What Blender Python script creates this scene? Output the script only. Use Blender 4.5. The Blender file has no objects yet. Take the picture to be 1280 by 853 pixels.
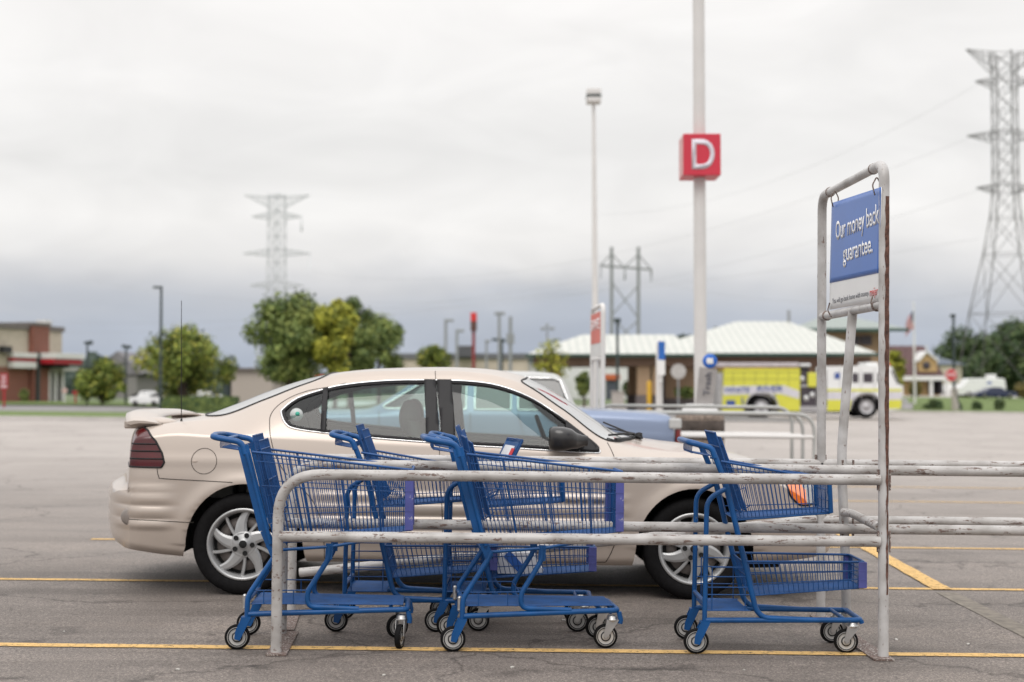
import bpy, bmesh, math, random
from mathutils import Vector, Matrix
from mathutils.bvhtree import BVHTree
R = math.radians
scene = bpy.context.scene
COL = scene.collection
random.seed(7)

# ---------------------------------------------------------------- view geometry
F = 1778.0            # focal length in pixels of the 1280 wide photograph (50 mm lens)
CAM_H = 1.255
TH = math.atan(0.0329)
SL = 0.0106           # the car park drains gently to the right
cT, sT = math.cos(TH), math.sin(TH)

def ray(px, py):
    u = (px - 640.0) / F
    v = (426.5 - py) / F
    dy = cT - v * sT
    return u / dy, (sT + v * cT) / dy

def W(px, py, Y):
    q, r = ray(px, py)
    return Vector((q * Y, Y, CAM_H + r * Y))

def gz(x, y):
    s = 1.0 if y < 90 else max(0.0, 1.0 - (y - 90) / 110.0)
    return -SL * x * s

def G(px, py, Y):
    w = W(px, py, Y)
    return Vector((w.x, Y, w.z + SL * w.x))

def YG(px, py):       # distance of the ground point seen there
    q, r = ray(px, py)
    return -CAM_H / (r + SL * q)

def on_plane(px, py, O, D):
    """where the sight line meets the vertical plane through O along D: (s, z)"""
    q, r = ray(px, py)
    s = (q * O[1] - O[0]) / (D[0] - q * D[1])
    Y = O[1] + s * D[1]
    return s, CAM_H + r * Y

# ---------------------------------------------------------------- materials
MATS = {}
def nt(m):
    m.use_nodes = True
    return m.node_tree

def pm(name, col, rough=.5, metal=0.0, var=.12, scale=6.0, bump=0.0, bscale=60.0, coat=0.0, spec=None, emit=None):
    if name in MATS: return MATS[name]
    m = bpy.data.materials.new(name); t = nt(m); N, L = t.nodes, t.links
    b = N['Principled BSDF']
    b.inputs['Roughness'].default_value = rough
    b.inputs['Metallic'].default_value = metal
    if coat:
        b.inputs['Coat Weight'].default_value = coat
        b.inputs['Coat Roughness'].default_value = .05
    if spec is not None: b.inputs['Specular IOR Level'].default_value = spec
    tc = N.new('ShaderNodeTexCoord')
    nz = N.new('ShaderNodeTexNoise'); nz.inputs['Scale'].default_value = scale; nz.inputs['Detail'].default_value = 5
    L.new(tc.outputs['Object'], nz.inputs['Vector'])
    r = N.new('ShaderNodeValToRGB')
    c = Vector(col)
    r.color_ramp.elements[0].position = .3; r.color_ramp.elements[0].color = (*(c * (1 - var)), 1)
    r.color_ramp.elements[1].position = .7; r.color_ramp.elements[1].color = (*[min(1, v * (1 + var)) for v in c], 1)
    L.new(nz.outputs['Fac'], r.inputs[0]); L.new(r.outputs[0], b.inputs['Base Color'])
    if bump:
        n2 = N.new('ShaderNodeTexNoise'); n2.inputs['Scale'].default_value = bscale
        L.new(tc.outputs['Object'], n2.inputs['Vector'])
        bp = N.new('ShaderNodeBump'); bp.inputs['Strength'].default_value = bump; bp.inputs['Distance'].default_value = .01
        L.new(n2.outputs['Fac'], bp.inputs['Height']); L.new(bp.outputs[0], b.inputs['Normal'])
    MATS[name] = m
    return m

def painted_pipe(name, col=(.47, .45, .435), amount=.53, streak=(1.6, 9, 9)):
    """white paint, scratched through to rust along the worn places"""
    if name in MATS: return MATS[name]
    m = bpy.data.materials.new(name); t = nt(m); N, L = t.nodes, t.links
    b = N['Principled BSDF']
    tc = N.new('ShaderNodeTexCoord')
    mp = N.new('ShaderNodeMapping'); mp.inputs['Scale'].default_value = streak
    L.new(tc.outputs['Object'], mp.inputs['Vector'])
    n1 = N.new('ShaderNodeTexNoise'); n1.inputs['Scale'].default_value = 6; n1.inputs['Detail'].default_value = 9; n1.inputs['Roughness'].default_value = .68
    L.new(mp.outputs[0], n1.inputs['Vector'])
    n2 = N.new('ShaderNodeTexNoise'); n2.inputs['Scale'].default_value = 55; n2.inputs['Detail'].default_value = 6; n2.inputs['Roughness'].default_value = .7
    L.new(tc.outputs['Object'], n2.inputs['Vector'])
    ad = N.new('ShaderNodeMath'); ad.operation = 'MULTIPLY_ADD'; ad.inputs[1].default_value = .45
    L.new(n2.outputs['Fac'], ad.inputs[0]); L.new(n1.outputs['Fac'], ad.inputs[2])
    rp = N.new('ShaderNodeValToRGB'); rp.color_ramp.elements[0].position = amount + .268; rp.color_ramp.elements[1].position = amount + .315
    L.new(ad.outputs[0], rp.inputs[0])
    n3 = N.new('ShaderNodeTexNoise'); n3.inputs['Scale'].default_value = 7; n3.inputs['Detail'].default_value = 6
    L.new(tc.outputs['Object'], n3.inputs['Vector'])
    r3 = N.new('ShaderNodeValToRGB')
    r3.color_ramp.elements[0].position = .32; r3.color_ramp.elements[0].color = (col[0] * .62, col[1] * .60, col[2] * .58, 1)
    r3.color_ramp.elements[1].position = .6; r3.color_ramp.elements[1].color = (*col, 1)
    L.new(n3.outputs['Fac'], r3.inputs[0])
    r4 = N.new('ShaderNodeValToRGB')
    r4.color_ramp.elements[0].position = .35; r4.color_ramp.elements[0].color = (.065, .042, .036, 1)
    r4.color_ramp.elements[1].position = .7; r4.color_ramp.elements[1].color = (.24, .17, .145, 1)
    L.new(n2.outputs['Fac'], r4.inputs[0])
    mx = N.new('ShaderNodeMixRGB')
    L.new(rp.outputs[0], mx.inputs[0]); L.new(r3.outputs[0], mx.inputs[1]); L.new(r4.outputs[0], mx.inputs[2])
    L.new(mx.outputs[0], b.inputs['Base Color'])
    mr = N.new('ShaderNodeMapRange'); mr.inputs[3].default_value = .38; mr.inputs[4].default_value = .85
    L.new(rp.outputs[0], mr.inputs[0]); L.new(mr.outputs[0], b.inputs['Roughness'])
    bp = N.new('ShaderNodeBump'); bp.inputs['Strength'].default_value = .5; bp.inputs['Distance'].default_value = .003; bp.invert = True
    L.new(ad.outputs[0], bp.inputs['Height']); L.new(bp.outputs[0], b.inputs['Normal'])
    MATS[name] = m
    return m

def glass(name, tint=(.8, .86, .84), refl=.12, rough=.02):
    if name in MATS: return MATS[name]
    m = bpy.data.materials.new(name); t = nt(m); N, L = t.nodes, t.links
    for n in list(N):
        if n.type == 'BSDF_PRINCIPLED': N.remove(n)
    out = [n for n in N if n.type == 'OUTPUT_MATERIAL'][0]
    tr = N.new('ShaderNodeBsdfTransparent'); tr.inputs[0].default_value = (*tint, 1)
    gl = N.new('ShaderNodeBsdfGlossy'); gl.inputs['Roughness'].default_value = rough
    fr = N.new('ShaderNodeFresnel'); fr.inputs[0].default_value = 1.5
    ad = N.new('ShaderNodeMath'); ad.operation = 'ADD'; ad.inputs[1].default_value = refl - .04; ad.use_clamp = True
    L.new(fr.outputs[0], ad.inputs[0])
    mx = N.new('ShaderNodeMixShader')
    L.new(ad.outputs[0], mx.inputs[0]); L.new(tr.outputs[0], mx.inputs[1]); L.new(gl.outputs[0], mx.inputs[2])
    L.new(mx.outputs[0], out.inputs[0])
    MATS[name] = m
    return m

def stripes(name, c1, c2, axis=0, freq=2.0, width=.5, rough=.5, var_c=None):
    """two colours in bands along one object axis (seams of a metal roof, courses of brick)"""
    if name in MATS: return MATS[name]
    m = bpy.data.materials.new(name); t = nt(m); N, L = t.nodes, t.links
    b = N['Principled BSDF']; b.inputs['Roughness'].default_value = rough
    tc = N.new('ShaderNodeTexCoord'); sp = N.new('ShaderNodeSeparateXYZ'); L.new(tc.outputs['Object'], sp.inputs[0])
    mu = N.new('ShaderNodeMath'); mu.operation = 'MULTIPLY'; mu.inputs[1].default_value = freq; L.new(sp.outputs[axis], mu.inputs[0])
    fr = N.new('ShaderNodeMath'); fr.operation = 'FRACT'; L.new(mu.outputs[0], fr.inputs[0])
    gt = N.new('ShaderNodeMath'); gt.operation = 'GREATER_THAN'; gt.inputs[1].default_value = width; L.new(fr.outputs[0], gt.inputs[0])
    nz = N.new('ShaderNodeTexNoise'); nz.inputs['Scale'].default_value = 3; nz.inputs['Detail'].default_value = 5; L.new(tc.outputs['Object'], nz.inputs['Vector'])
    mx = N.new('ShaderNodeMixRGB'); mx.inputs[1].default_value = (*c1, 1); mx.inputs[2].default_value = (*c2, 1); L.new(gt.outputs[0], mx.inputs[0])
    m2 = N.new('ShaderNodeMixRGB'); m2.blend_type = 'MULTIPLY'; m2.inputs[0].default_value = .35
    L.new(mx.outputs[0], m2.inputs[1]); L.new(nz.outputs['Fac'], m2.inputs[2])
    L.new(m2.outputs[0], b.inputs['Base Color'])
    MATS[name] = m
    return m

def brick(name, c1, c2, mortar, scale=4.0):
    if name in MATS: return MATS[name]
    m = bpy.data.materials.new(name); t = nt(m); N, L = t.nodes, t.links
    b = N['Principled BSDF']; b.inputs['Roughness'].default_value = .85
    tc = N.new('ShaderNodeTexCoord'); mp = N.new('ShaderNodeMapping'); mp.inputs['Rotation'].default_value = (R(90), 0, 0)
    L.new(tc.outputs['Object'], mp.inputs[0])
    br = N.new('ShaderNodeTexBrick'); br.inputs['Scale'].default_value = scale
    br.inputs['Color1'].default_value = (*c1, 1); br.inputs['Color2'].default_value = (*c2, 1); br.inputs['Mortar'].default_value = (*mortar, 1)
    L.new(mp.outputs[0], br.inputs[0]); L.new(br.outputs[0], b.inputs['Base Color'])
    MATS[name] = m
    return m

# ---------------------------------------------------------------- mesh builder
def fillet(pts, r, n=6):
    """round the inner corners of a polyline"""
    pts = [Vector(p) for p in pts]
    if len(pts) < 3 or (not isinstance(r, (list, tuple)) and r <= 0): return pts
    out = [pts[0]]
    for i in range(1, len(pts) - 1):
        a, b, c = pts[i - 1], pts[i], pts[i + 1]
        rr = r[i] if isinstance(r, (list, tuple)) else r
        d1 = (a - b); d2 = (c - b)
        if rr <= 0 or d1.length < 1e-5 or d2.length < 1e-5: out.append(b); continue
        k = min(rr, d1.length * .49, d2.length * .49)
        if k < 1e-4 or d1.angle(d2) > 3.05:
            out.append(b); continue
        p1 = b + d1.normalized() * k; p2 = b + d2.normalized() * k
        for j in range(n + 1):
            t = j / n
            out.append(p1 * (1 - t) ** 2 + b * 2 * t * (1 - t) + p2 * t ** 2)
    out.append(pts[-1])
    return out

class MB:
    def __init__(s): s.v = []; s.f = []; s.m = []; s.sm = []
    def add(s, vs, fs, mi=0, smooth=False):
        o = len(s.v); s.v += [Vector(p) for p in vs]
        for f in fs: s.f.append([o + i for i in f]); s.m.append(mi); s.sm.append(smooth)
    def tube(s, pts, r, n=8, mi=0, cap=True, flat=None):
        pts = [Vector(p) for p in pts]
        q = [pts[0]]
        for p in pts[1:]:
            if (p - q[-1]).length > 1e-5: q.append(p)
        pts = q
        if len(pts) < 2: return
        t0 = (pts[1] - pts[0]).normalized()
        up = Vector((0, 0, 1)) if abs(t0.z) < .9 else Vector((0, 1, 0))
        a = t0.cross(up).normalized(); vs = []; k = len(pts)
        for i, p in enumerate(pts):
            t = (pts[min(i + 1, k - 1)] - pts[max(i - 1, 0)]).normalized()
            a = (a - t * a.dot(t)); a = a.normalized() if a.length > 1e-6 else t.orthogonal().normalized()
            b = t.cross(a)
            rr = r[i] if isinstance(r, (list, tuple)) else r
            # keep the thickness through a mitre
            for j in range(n):
                w = 2 * math.pi * j / n
                vs.append(p + a * (math.cos(w) * rr) + b * (math.sin(w) * rr * (flat or 1)))
        fs = [[i * n + j, i * n + (j + 1) % n, (i + 1) * n + (j + 1) % n, (i + 1) * n + j] for i in range(k - 1) for j in range(n)]
        s.add(vs, fs, mi, True)
        if cap:
            s.add(vs[:n], [list(range(n))[::-1]], mi); s.add(vs[-n:], [list(range(n))], mi)
    def box(s, a, b, mi=0, bev=0.0):
        x0, y0, z0 = a; x1, y1, z1 = b
        if x0 > x1: x0, x1 = x1, x0
        if y0 > y1: y0, y1 = y1, y0
        if z0 > z1: z0, z1 = z1, z0
        if not bev:
            s.add([(x0, y0, z0), (x1, y0, z0), (x1, y1, z0), (x0, y1, z0), (x0, y0, z1), (x1, y0, z1), (x1, y1, z1), (x0, y1, z1)],
                  [[3, 2, 1, 0], [4, 5, 6, 7], [0, 1, 5, 4], [1, 2, 6, 5], [2, 3, 7, 6], [3, 0, 4, 7]], mi)
        else:
            bm = bmesh.new(); bmesh.ops.create_cube(bm, size=1)
            for v in bm.verts:
                v.co = Vector(((x0 + x1) / 2 + v.co.x * (x1 - x0), (y0 + y1) / 2 + v.co.y * (y1 - y0), (z0 + z1) / 2 + v.co.z * (z1 - z0)))
            bmesh.ops.bevel(bm, geom=bm.edges[:], offset=bev, segments=3, affect='EDGES', profile=.5)
            bm.verts.index_update()
            s.add([v.co.copy() for v in bm.verts], [[v.index for v in f.verts] for f in bm.faces], mi, False); bm.free()
    def bar(s, p0, p1, w, d, mi=0, side=None):
        """rectangular bar from p0 to p1; w along side axis x-z plane normal, d along y"""
        p0, p1 = Vector(p0), Vector(p1); t = (p1 - p0).normalized()
        y = Vector(side) if side else Vector((0, 1, 0))
        y = (y - t * y.dot(t)).normalized(); n = t.cross(y)
        vs = [p + n * (w / 2 * a) + y * (d / 2 * b) for p in (p0, p1) for a, b in ((-1, -1), (1, -1), (1, 1), (-1, 1))]
        s.add(vs, [[3, 2, 1, 0], [4, 5, 6, 7], [0, 1, 5, 4], [1, 2, 6, 5], [2, 3, 7, 6], [3, 0, 4, 7]], mi)
    def prism(s, poly, a0, a1, axis='y', mi=0, smooth=False):
        """outline in the other two axes, extruded between a0 and a1"""
        def P(p, h):
            if axis == 'y': return (p[0], h, p[1])
            if axis == 'x': return (h, p[0], p[1])
            return (p[0], p[1], h)
        n = len(poly)
        vs = [P(p, a0) for p in poly] + [P(p, a1) for p in poly]
        s.add(vs, [list(range(n)), list(range(2 * n - 1, n - 1, -1))], mi)
        s.add(vs, [[i, i + n, (i + 1) % n + n, (i + 1) % n] for i in range(n)], mi, smooth)
    def lathe(s, prof, n=24, axis='y', c=(0, 0, 0), mi=0, smooth=True, arc=(0, 2 * math.pi)):
        c = Vector(c); k = len(prof); vs = []
        full = abs(arc[1] - arc[0] - 2 * math.pi) < 1e-6
        m = n if full else n + 1
        for i in range(m):
            w = arc[0] + (arc[1] - arc[0]) * i / n
            for r, h in prof:
                if axis == 'y': p = Vector((r * math.cos(w), h, r * math.sin(w)))
                elif axis == 'z': p = Vector((r * math.cos(w), r * math.sin(w), h))
                else: p = Vector((h, r * math.cos(w), r * math.sin(w)))
                vs.append(c + p)
        fs = [[i * k + j, i * k + j + 1, ((i + 1) % m) * k + j + 1, ((i + 1) % m) * k + j] for i in range(n) for j in range(k - 1)]
        s.add(vs, fs, mi, smooth)
    def ball(s, c, r, mi=0, n=12, m=8):
        c = Vector(c); r = Vector(r) if isinstance(r, (tuple, list, Vector)) else Vector((r, r, r)); vs = []
        for i in range(m + 1):
            a = math.pi * i / m
            for j in range(n):
                b = 2 * math.pi * j / n
                vs.append(c + Vector((r.x * math.sin(a) * math.cos(b), r.y * math.sin(a) * math.sin(b), r.z * math.cos(a))))
        s.add(vs, [[i * n + j, (i + 1) * n + j, (i + 1) * n + (j + 1) % n, i * n + (j + 1) % n] for i in range(m) for j in range(n)], mi, True)
    def build(s, name, mats, parent=None, weld=False):
        me = bpy.data.meshes.new(name); me.from_pydata([tuple(v) for v in s.v], [], s.f)
        if not isinstance(mats, (list, tuple)): mats = [mats]
        for m in mats: me.materials.append(m)
        for p, mi, sm in zip(me.polygons, s.m, s.sm): p.material_index = mi; p.use_smooth = sm
        bm = bmesh.new(); bm.from_mesh(me)
        if weld: bmesh.ops.remove_doubles(bm, verts=bm.verts, dist=1e-4)
        bmesh.ops.recalc_face_normals(bm, faces=bm.faces); bm.to_mesh(me); bm.free()
        o = bpy.data.objects.new(name, me); COL.objects.link(o)
        if parent: o.parent = parent
        return o

def tag(o, label=None, cat=None, group=None, kind=None):
    if label: o['label'] = label
    if cat: o['category'] = cat
    if group: o['group'] = group
    if kind: o['kind'] = kind
    return o

def root(name, x, y, label, cat, group=None, rz=0, tilt=True, z=None):
    o = bpy.data.objects.new(name, None); COL.objects.link(o)
    o.empty_display_size = .2
    o.location = (x, y, gz(x, y) if z is None else z)
    if tilt: o.matrix_basis = Matrix.Translation(o.location) @ Matrix.Rotation(SL, 4, 'Y') @ Matrix.Rotation(rz, 4, 'Z')
    else: o.rotation_euler = (0, 0, rz)
    return tag(o, label, cat, group)

def copy_tree(o, parent=None):
    c = o.copy(); COL.objects.link(c)
    if parent: c.parent = parent
    for ch in [k for k in bpy.data.objects if k.parent == o]:
        copy_tree(ch, c)
    return c

def text_mesh(name, s, mat, parent, A, B, up, height, out, thick=.002, bold=.012, depth_off=.003, shear=0):
    """lettering whose baseline runs from A to B (parent space), capitals 'height' tall, standing 'thick' proud towards out"""
    cu = bpy.data.curves.new('lettering', 'FONT'); cu.body = s; cu.size = 1; cu.offset = bold; cu.shear = shear
    cu.extrude = 0.0; cu.fill_mode = 'FRONT' if False else 'BOTH'
    tmp = bpy.data.objects.new('tmp', cu); COL.objects.link(tmp)
    dg = bpy.context.evaluated_depsgraph_get(); dg.update()
    me = bpy.data.meshes.new_from_object(tmp.evaluated_get(dg)); bpy.data.objects.remove(tmp)
    xs = [v.co.x for v in me.vertices]; x0, x1 = min(xs), max(xs)
    A, B, up, out = Vector(A), Vector(B), Vector(up).normalized(), Vector(out).normalized()
    sx = (B - A).length / (x1 - x0); sy = height / .69
    d = (B - A).normalized()
    bm = bmesh.new(); bm.from_mesh(me)
    for v in bm.verts:
        v.co = A + d * ((v.co.x - x0) * sx) + up * (v.co.y * sy) + out * depth_off
    ext = bmesh.ops.extrude_face_region(bm, geom=bm.faces[:])
    for v in [g for g in ext['geom'] if isinstance(g, bmesh.types.BMVert)]: v.co += out * thick
    bmesh.ops.recalc_face_normals(bm, faces=bm.faces)
    bm.to_mesh(me); bm.free(); me.materials.clear(); me.materials.append(mat)
    o = bpy.data.objects.new(name, me); COL.objects.link(o); o.parent = parent
    return o

def mono(tab):
    """monotone cubic interpolation through a table of (x, value)"""
    xs = [t[0] for t in tab]; ys = [t[1] for t in tab]; n = len(xs)
    d = [(ys[i + 1] - ys[i]) / (xs[i + 1] - xs[i]) for i in range(n - 1)]
    m = [d[0]] + [0 if d[i - 1] * d[i] <= 0 else 2 * d[i - 1] * d[i] / (d[i - 1] + d[i]) for i in range(1, n - 1)] + [d[-1]]
    def f(x):
        if x <= xs[0]: return ys[0]
        if x >= xs[-1]: return ys[-1]
        lo = 0
        while xs[lo + 1] < x: lo += 1
        h = xs[lo + 1] - xs[lo]; t = (x - xs[lo]) / h
        return ((2 * t**3 - 3 * t**2 + 1) * ys[lo] + (t**3 - 2 * t**2 + t) * h * m[lo] + (-2 * t**3 + 3 * t**2) * ys[lo + 1] + (t**3 - t**2) * h * m[lo + 1])
    return f
def sstep(a, b, x):
    t = max(0, min(1, (x - a) / (b - a))); return t * t * (3 - 2 * t)
# ================================================================ common materials
M_BLUE = pm('cart_blue_paint', (.002, .066, .22), .42, 0.0, .22, 9, .08, 90, coat=.12, spec=.35)
M_BLUEW = pm('cart_wire_coating', (.003, .058, .205), .45, 0.0, .2, 12)
M_PURP = pm('corner_guard_plastic', (.085, .095, .32), .42, 0, .12, 20)
M_TYRE = pm('black_rubber', (.009, .0085, .009), .75, 0, .2, 30, .2, 120, spec=.1)
M_HUB = pm('grey_wheel_plastic', (.40, .385, .365), .55, 0, .1, 40)
M_DARK = pm('dark_plastic', (.02, .02, .022), .5, 0, .15, 20)
M_STEEL = pm('zinc_steel', (.52, .51, .50), .32, .85, .12, 30, .1, 150)
M_PIPE = painted_pipe('scratched_white_pipe')
M_PIPEV = painted_pipe('scratched_white_post', (.50, .485, .475), .58, (12, 12, 2.5))
M_RUSTY = painted_pipe('rusty_joint', (.40, .36, .33), .38, (14, 14, 14))
M_WHITE = pm('white_sign_face', (.74, .73, .72), .35, 0, .04, 3)
M_SIGNBLUE = pm('sign_blue', (.028, .125, .45), .3, 0, .06, 4)

def wear(m, col=(.17, .18, .19), thr=.66, scale=34):
    t = m.node_tree; N, L = t.nodes, t.links; b = N['Principled BSDF']; src = b.inputs['Base Color'].links[0].from_socket
    tc = N.new('ShaderNodeTexCoord'); n = N.new('ShaderNodeTexNoise'); n.inputs['Scale'].default_value = scale; n.inputs['Detail'].default_value = 8; n.inputs['Roughness'].default_value = .75
    L.new(tc.outputs['Object'], n.inputs['Vector']); r = N.new('ShaderNodeValToRGB'); r.color_ramp.elements[0].position = thr; r.color_ramp.elements[1].position = thr + .03
    L.new(n.outputs['Fac'], r.inputs[0]); x = N.new('ShaderNodeMixRGB'); L.new(r.outputs[0], x.inputs[0]); L.new(src, x.inputs[1]); x.inputs[2].default_value = (*col, 1); L.new(x.outputs[0], b.inputs['Base Color'])
wear(M_BLUE); wear(M_BLUEW, (.10, .11, .13), .68, 26); wear(M_PURP, (.35, .34, .45), .60, 20); wear(M_HUB, (.12, .10, .09), .60, 30)
# ================================================================ shopping carts
CW = .42                      # distance between the two sides
def side_y(s, x, inset=.012, tap=.045):
    k = inset + tap * max(0, x) / .8
    return k if s == 0 else CW - k

def cart_wheel(name, parent, c, r=.060, w=.026):
    c = Vector(c)
    t = MB(); t.lathe([(r * .80, -w / 2), (r * .93, -w / 2), (r, -w * .28), (r, w * .28), (r * .93, w / 2), (r * .80, w / 2)], 28, 'y', c)
    h = MB()
    h.lathe([(0, -w * .45), (r * .30, -w * .45), (r * .34, -w * .40), (r * .42, -w * .32), (r * .66, -w * .34), (r * .72, -w * .46), (r * .80, -w * .46),
             (r * .80, w * .46), (r * .72, w * .46), (r * .66, w * .34), (r * .42, w * .32), (r * .34, w * .4), (0, w * .45)], 28, 'y', c)
    p = t.build(name, M_TYRE, parent)
    h.build('hub', M_HUB, p)
    k = MB()
    k.lathe([(r * .17, -w * .62), (r * .17, -w * .44), (r * .40, -w * .42), (r * .40, -w * .345), (r * .43, -w * .34)], 20, 'y', c)
    k.lathe([(r * .655, -w * .37), (r * .70, -w * .47), (r * .735, -w * .475), (r * .745, -w * .46)], 24, 'y', c)
    k.lathe([(r * .40, w * .34), (r * .40, w * .42), (0, w * .46)], 20, 'y', c)
    k.build('hub_ring', M_DARK, p)
    b = MB(); b.lathe([(0, -w * .72), (r * .12, -w * .70), (r * .15, -w * .60), (r * .15, -w * .3)], 8, 'y', c, smooth=False)
    b.build('axle_bolt', M_STEEL, p)
    return p

def rear_bracket(parent, s):
    y = side_y(s, 0); m = MB()
    for dy in (-.021, .021):
        a = Vector((-.012, y + dy, .052)); b = Vector((.014, y + dy, .046)); c = Vector((.062, y + dy, .146)); d = Vector((.060, y + dy, .156)); e = Vector((.022, y + dy, .156)); f = Vector((-.008, y + dy, .088))
        poly = [a, b, c, d, e, f]
        n = len(poly); off = Vector((0, .004 if dy > 0 else -.004, 0))
        vs = poly + [p + off for p in poly]
        m.add(vs, [list(range(n)), list(range(2 * n - 1, n - 1, -1))] + [[i, i + n, (i + 1) % n + n, (i + 1) % n] for i in range(n)])
    m.box((.018, y - .024, .148), (.064, y + .024, .156))
    m.box((-.004, y - .026, .095), (.008, y - .021, .103))
    m.build('wheel_bracket', M_BLUE, parent)

def caster(parent, x, y, ang, z_top=.158, r=.058):
    """swivel caster: trail points along ang (0 = wheel behind the stem)"""
    p = MB(); st = Vector((x, y, 0))
    p.lathe([(0, z_top), (.020, z_top), (.024, z_top - .006), (.024, z_top - .014), (.028, z_top - .018), (.028, z_top - .026), (0, z_top - .026)], 14, 'z', st)
    tr = .032; d = Vector((-math.cos(ang), -math.sin(ang), 0)); n = Vector((-d.y, d.x, 0)); ax = st + d * tr + Vector((0, 0, r))
    top = st + Vector((0, 0, z_top - .024))
    p.add([top + d * .03 * a + n * .02 * b for a, b in ((-1, -1), (1, -1), (1, 1), (-1, 1))] + [top + d * .03 * a + n * .02 * b + Vector((0, 0, .005)) for a, b in ((-1, -1), (1, -1), (1, 1), (-1, 1))],
          [[3, 2, 1, 0], [4, 5, 6, 7], [0, 1, 5, 4], [1, 2, 6, 5], [2, 3, 7, 6], [3, 0, 4, 7]])
    for sgn in (-1, 1):
        q = [top - d * .028, top + d * .03, ax + d * .012 + Vector((0, 0, .004)), ax + Vector((0, 0, -.012)), ax - d * .012 + Vector((0, 0, .004))]
        q = [v + n * (.019 * sgn) for v in q]; k = len(q); off = n * (.003 * sgn); vs = q + [v + off for v in q]
        p.add(vs, [list(range(k)), list(range(2 * k - 1, k - 1, -1))] + [[i, i + k, (i + 1) % k + k, (i + 1) % k] for i in range(k)])
    o = p.build('caster_fork', M_STEEL, parent)
    w = cart_wheel('caster_wheel', parent, (0, 0, 0), r, .026)
    w.matrix_basis = Matrix.Translation(ax) @ Matrix.Rotation(ang, 4, 'Z')
    return o

def side_wires(m, rim0, rim1, bot0, bot1, n, rows, r=.0021, inset=.012, tap=.045, bow=0.0):
    """wire wall on both sides; rim and bottom given as (x, z) at the rear and front"""
    for s in (0, 1):
        def P(t, k):
            a = Vector((rim0[0] + (rim1[0] - rim0[0]) * t, 0, rim0[1] + (rim1[1] - rim0[1]) * t))
            b = Vector((bot0[0] + (bot1[0] - bot0[0]) * t, 0, bot0[1] + (bot1[1] - bot0[1]) * t))
            p = a.lerp(b, k); p.y = side_y(s, p.x, inset + .022 * k, tap); return p
        for i in range(n + 1):
            m.tube([P(i / n, 0), P(i / n, 1)], r, 5, cap=False)
        for k in rows:
            m.tube([P(0, k), P(1, k)], r * 1.15, 5, cap=False)

def floor_wires(m, b0, b1, inset=.034, tap=.045, sp=.0125, r=.0021, cross=7, ny=None):
    x0, z0 = b0; x1, z1 = b1
    n = int((CW - 2 * inset) / sp)
    for i in range(n + 1):
        f = i / n
        ya = side_y(0, x0, inset, tap); yb = side_y(1, x0, inset, tap); yc = side_y(0, x1, inset, tap); yd = side_y(1, x1, inset, tap)
        m.tube([(x0, ya + (yb - ya) * f, z0), (x1, yc + (yd - yc) * f, z1)], r, 5, cap=False)
    for i in range(cross + 1):
        t = i / cross; x = x0 + (x1 - x0) * t; z = z0 + (z1 - z0) * t - r
        m.tube([(x, side_y(0, x, inset, tap), z), (x, side_y(1, x, inset, tap), z)], r * 1.2, 5, cap=False)

def front_wires(m, x, z0, z1, inset=.012, tap=.045, n=14, rows=(0, .33, .66, 1), r=.0021):
    a, b = side_y(0, x, inset, tap), side_y(1, x, inset, tap)
    for i in range(n + 1):
        y = a + (b - a) * i / n
        m.tube([(x, y, z0), (x, y, z1)], r, 5, cap=False)
    for k in rows:
        z = z0 + (z1 - z0) * k
        m.tube([(x, a, z), (x, b, z)], r * 1.2, 5, cap=False)

def rim(m, pts, r, inset=.012, tap=.045):
    """closed-front rim: near rear -> near front -> far front -> far rear"""
    near = [(x, side_y(0, x, inset, tap), z) for x, z in pts]; far = [(x, side_y(1, x, inset, tap), z) for x, z in pts[::-1]]
    m.tube(fillet(near + far, .03), r, 8)

def guards(parent, x, z0, z1, w=.038):
    for s in (0, 1):
        y = side_y(s, x); sg = -1 if s == 0 else 1; m = MB()
        m.box((x - w + .008, y + sg * .003, z0), (x + .007, y + sg * .009, z1), bev=.002)
        m.box((x + .004, y - sg * .028, z0), (x + .010, y + sg * .009, z1), bev=.002)
        for k in (.33, .66):
            z = z0 + (z1 - z0) * k; m.box((x - w + .007, y + sg * .004, z - .003), (x + .008, y + sg * .011, z + .003))
        m.build('corner_guard', M_PURP, parent)

def tray(parent, x0, x1, z, label=None):
    """wire cup tray hanging behind the handle"""
    m = MB(); r = .0022
    for k in range(9):
        y = .05 + (CW - .10) * k / 8
        m.tube(fillet([(x0, y, z + .012), (x0 - .004, y, z - .022), (x1, y, z - .038), (x1 + .01, y, z - .006)], .012, 3), r, 5)
    for k in range(4):
        x = x0 + (x1 - x0) * k / 3; m.tube([(x, .045, z - .024 - .013 * k / 3), (x, CW - .045, z - .024 - .013 * k / 3)], r, 5)
    m.tube([(x0, .045, z + .012), (x0, CW - .045, z + .012)], r * 1.2, 5)
    m.build('cup_tray', M_BLUEW, parent)

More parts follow.
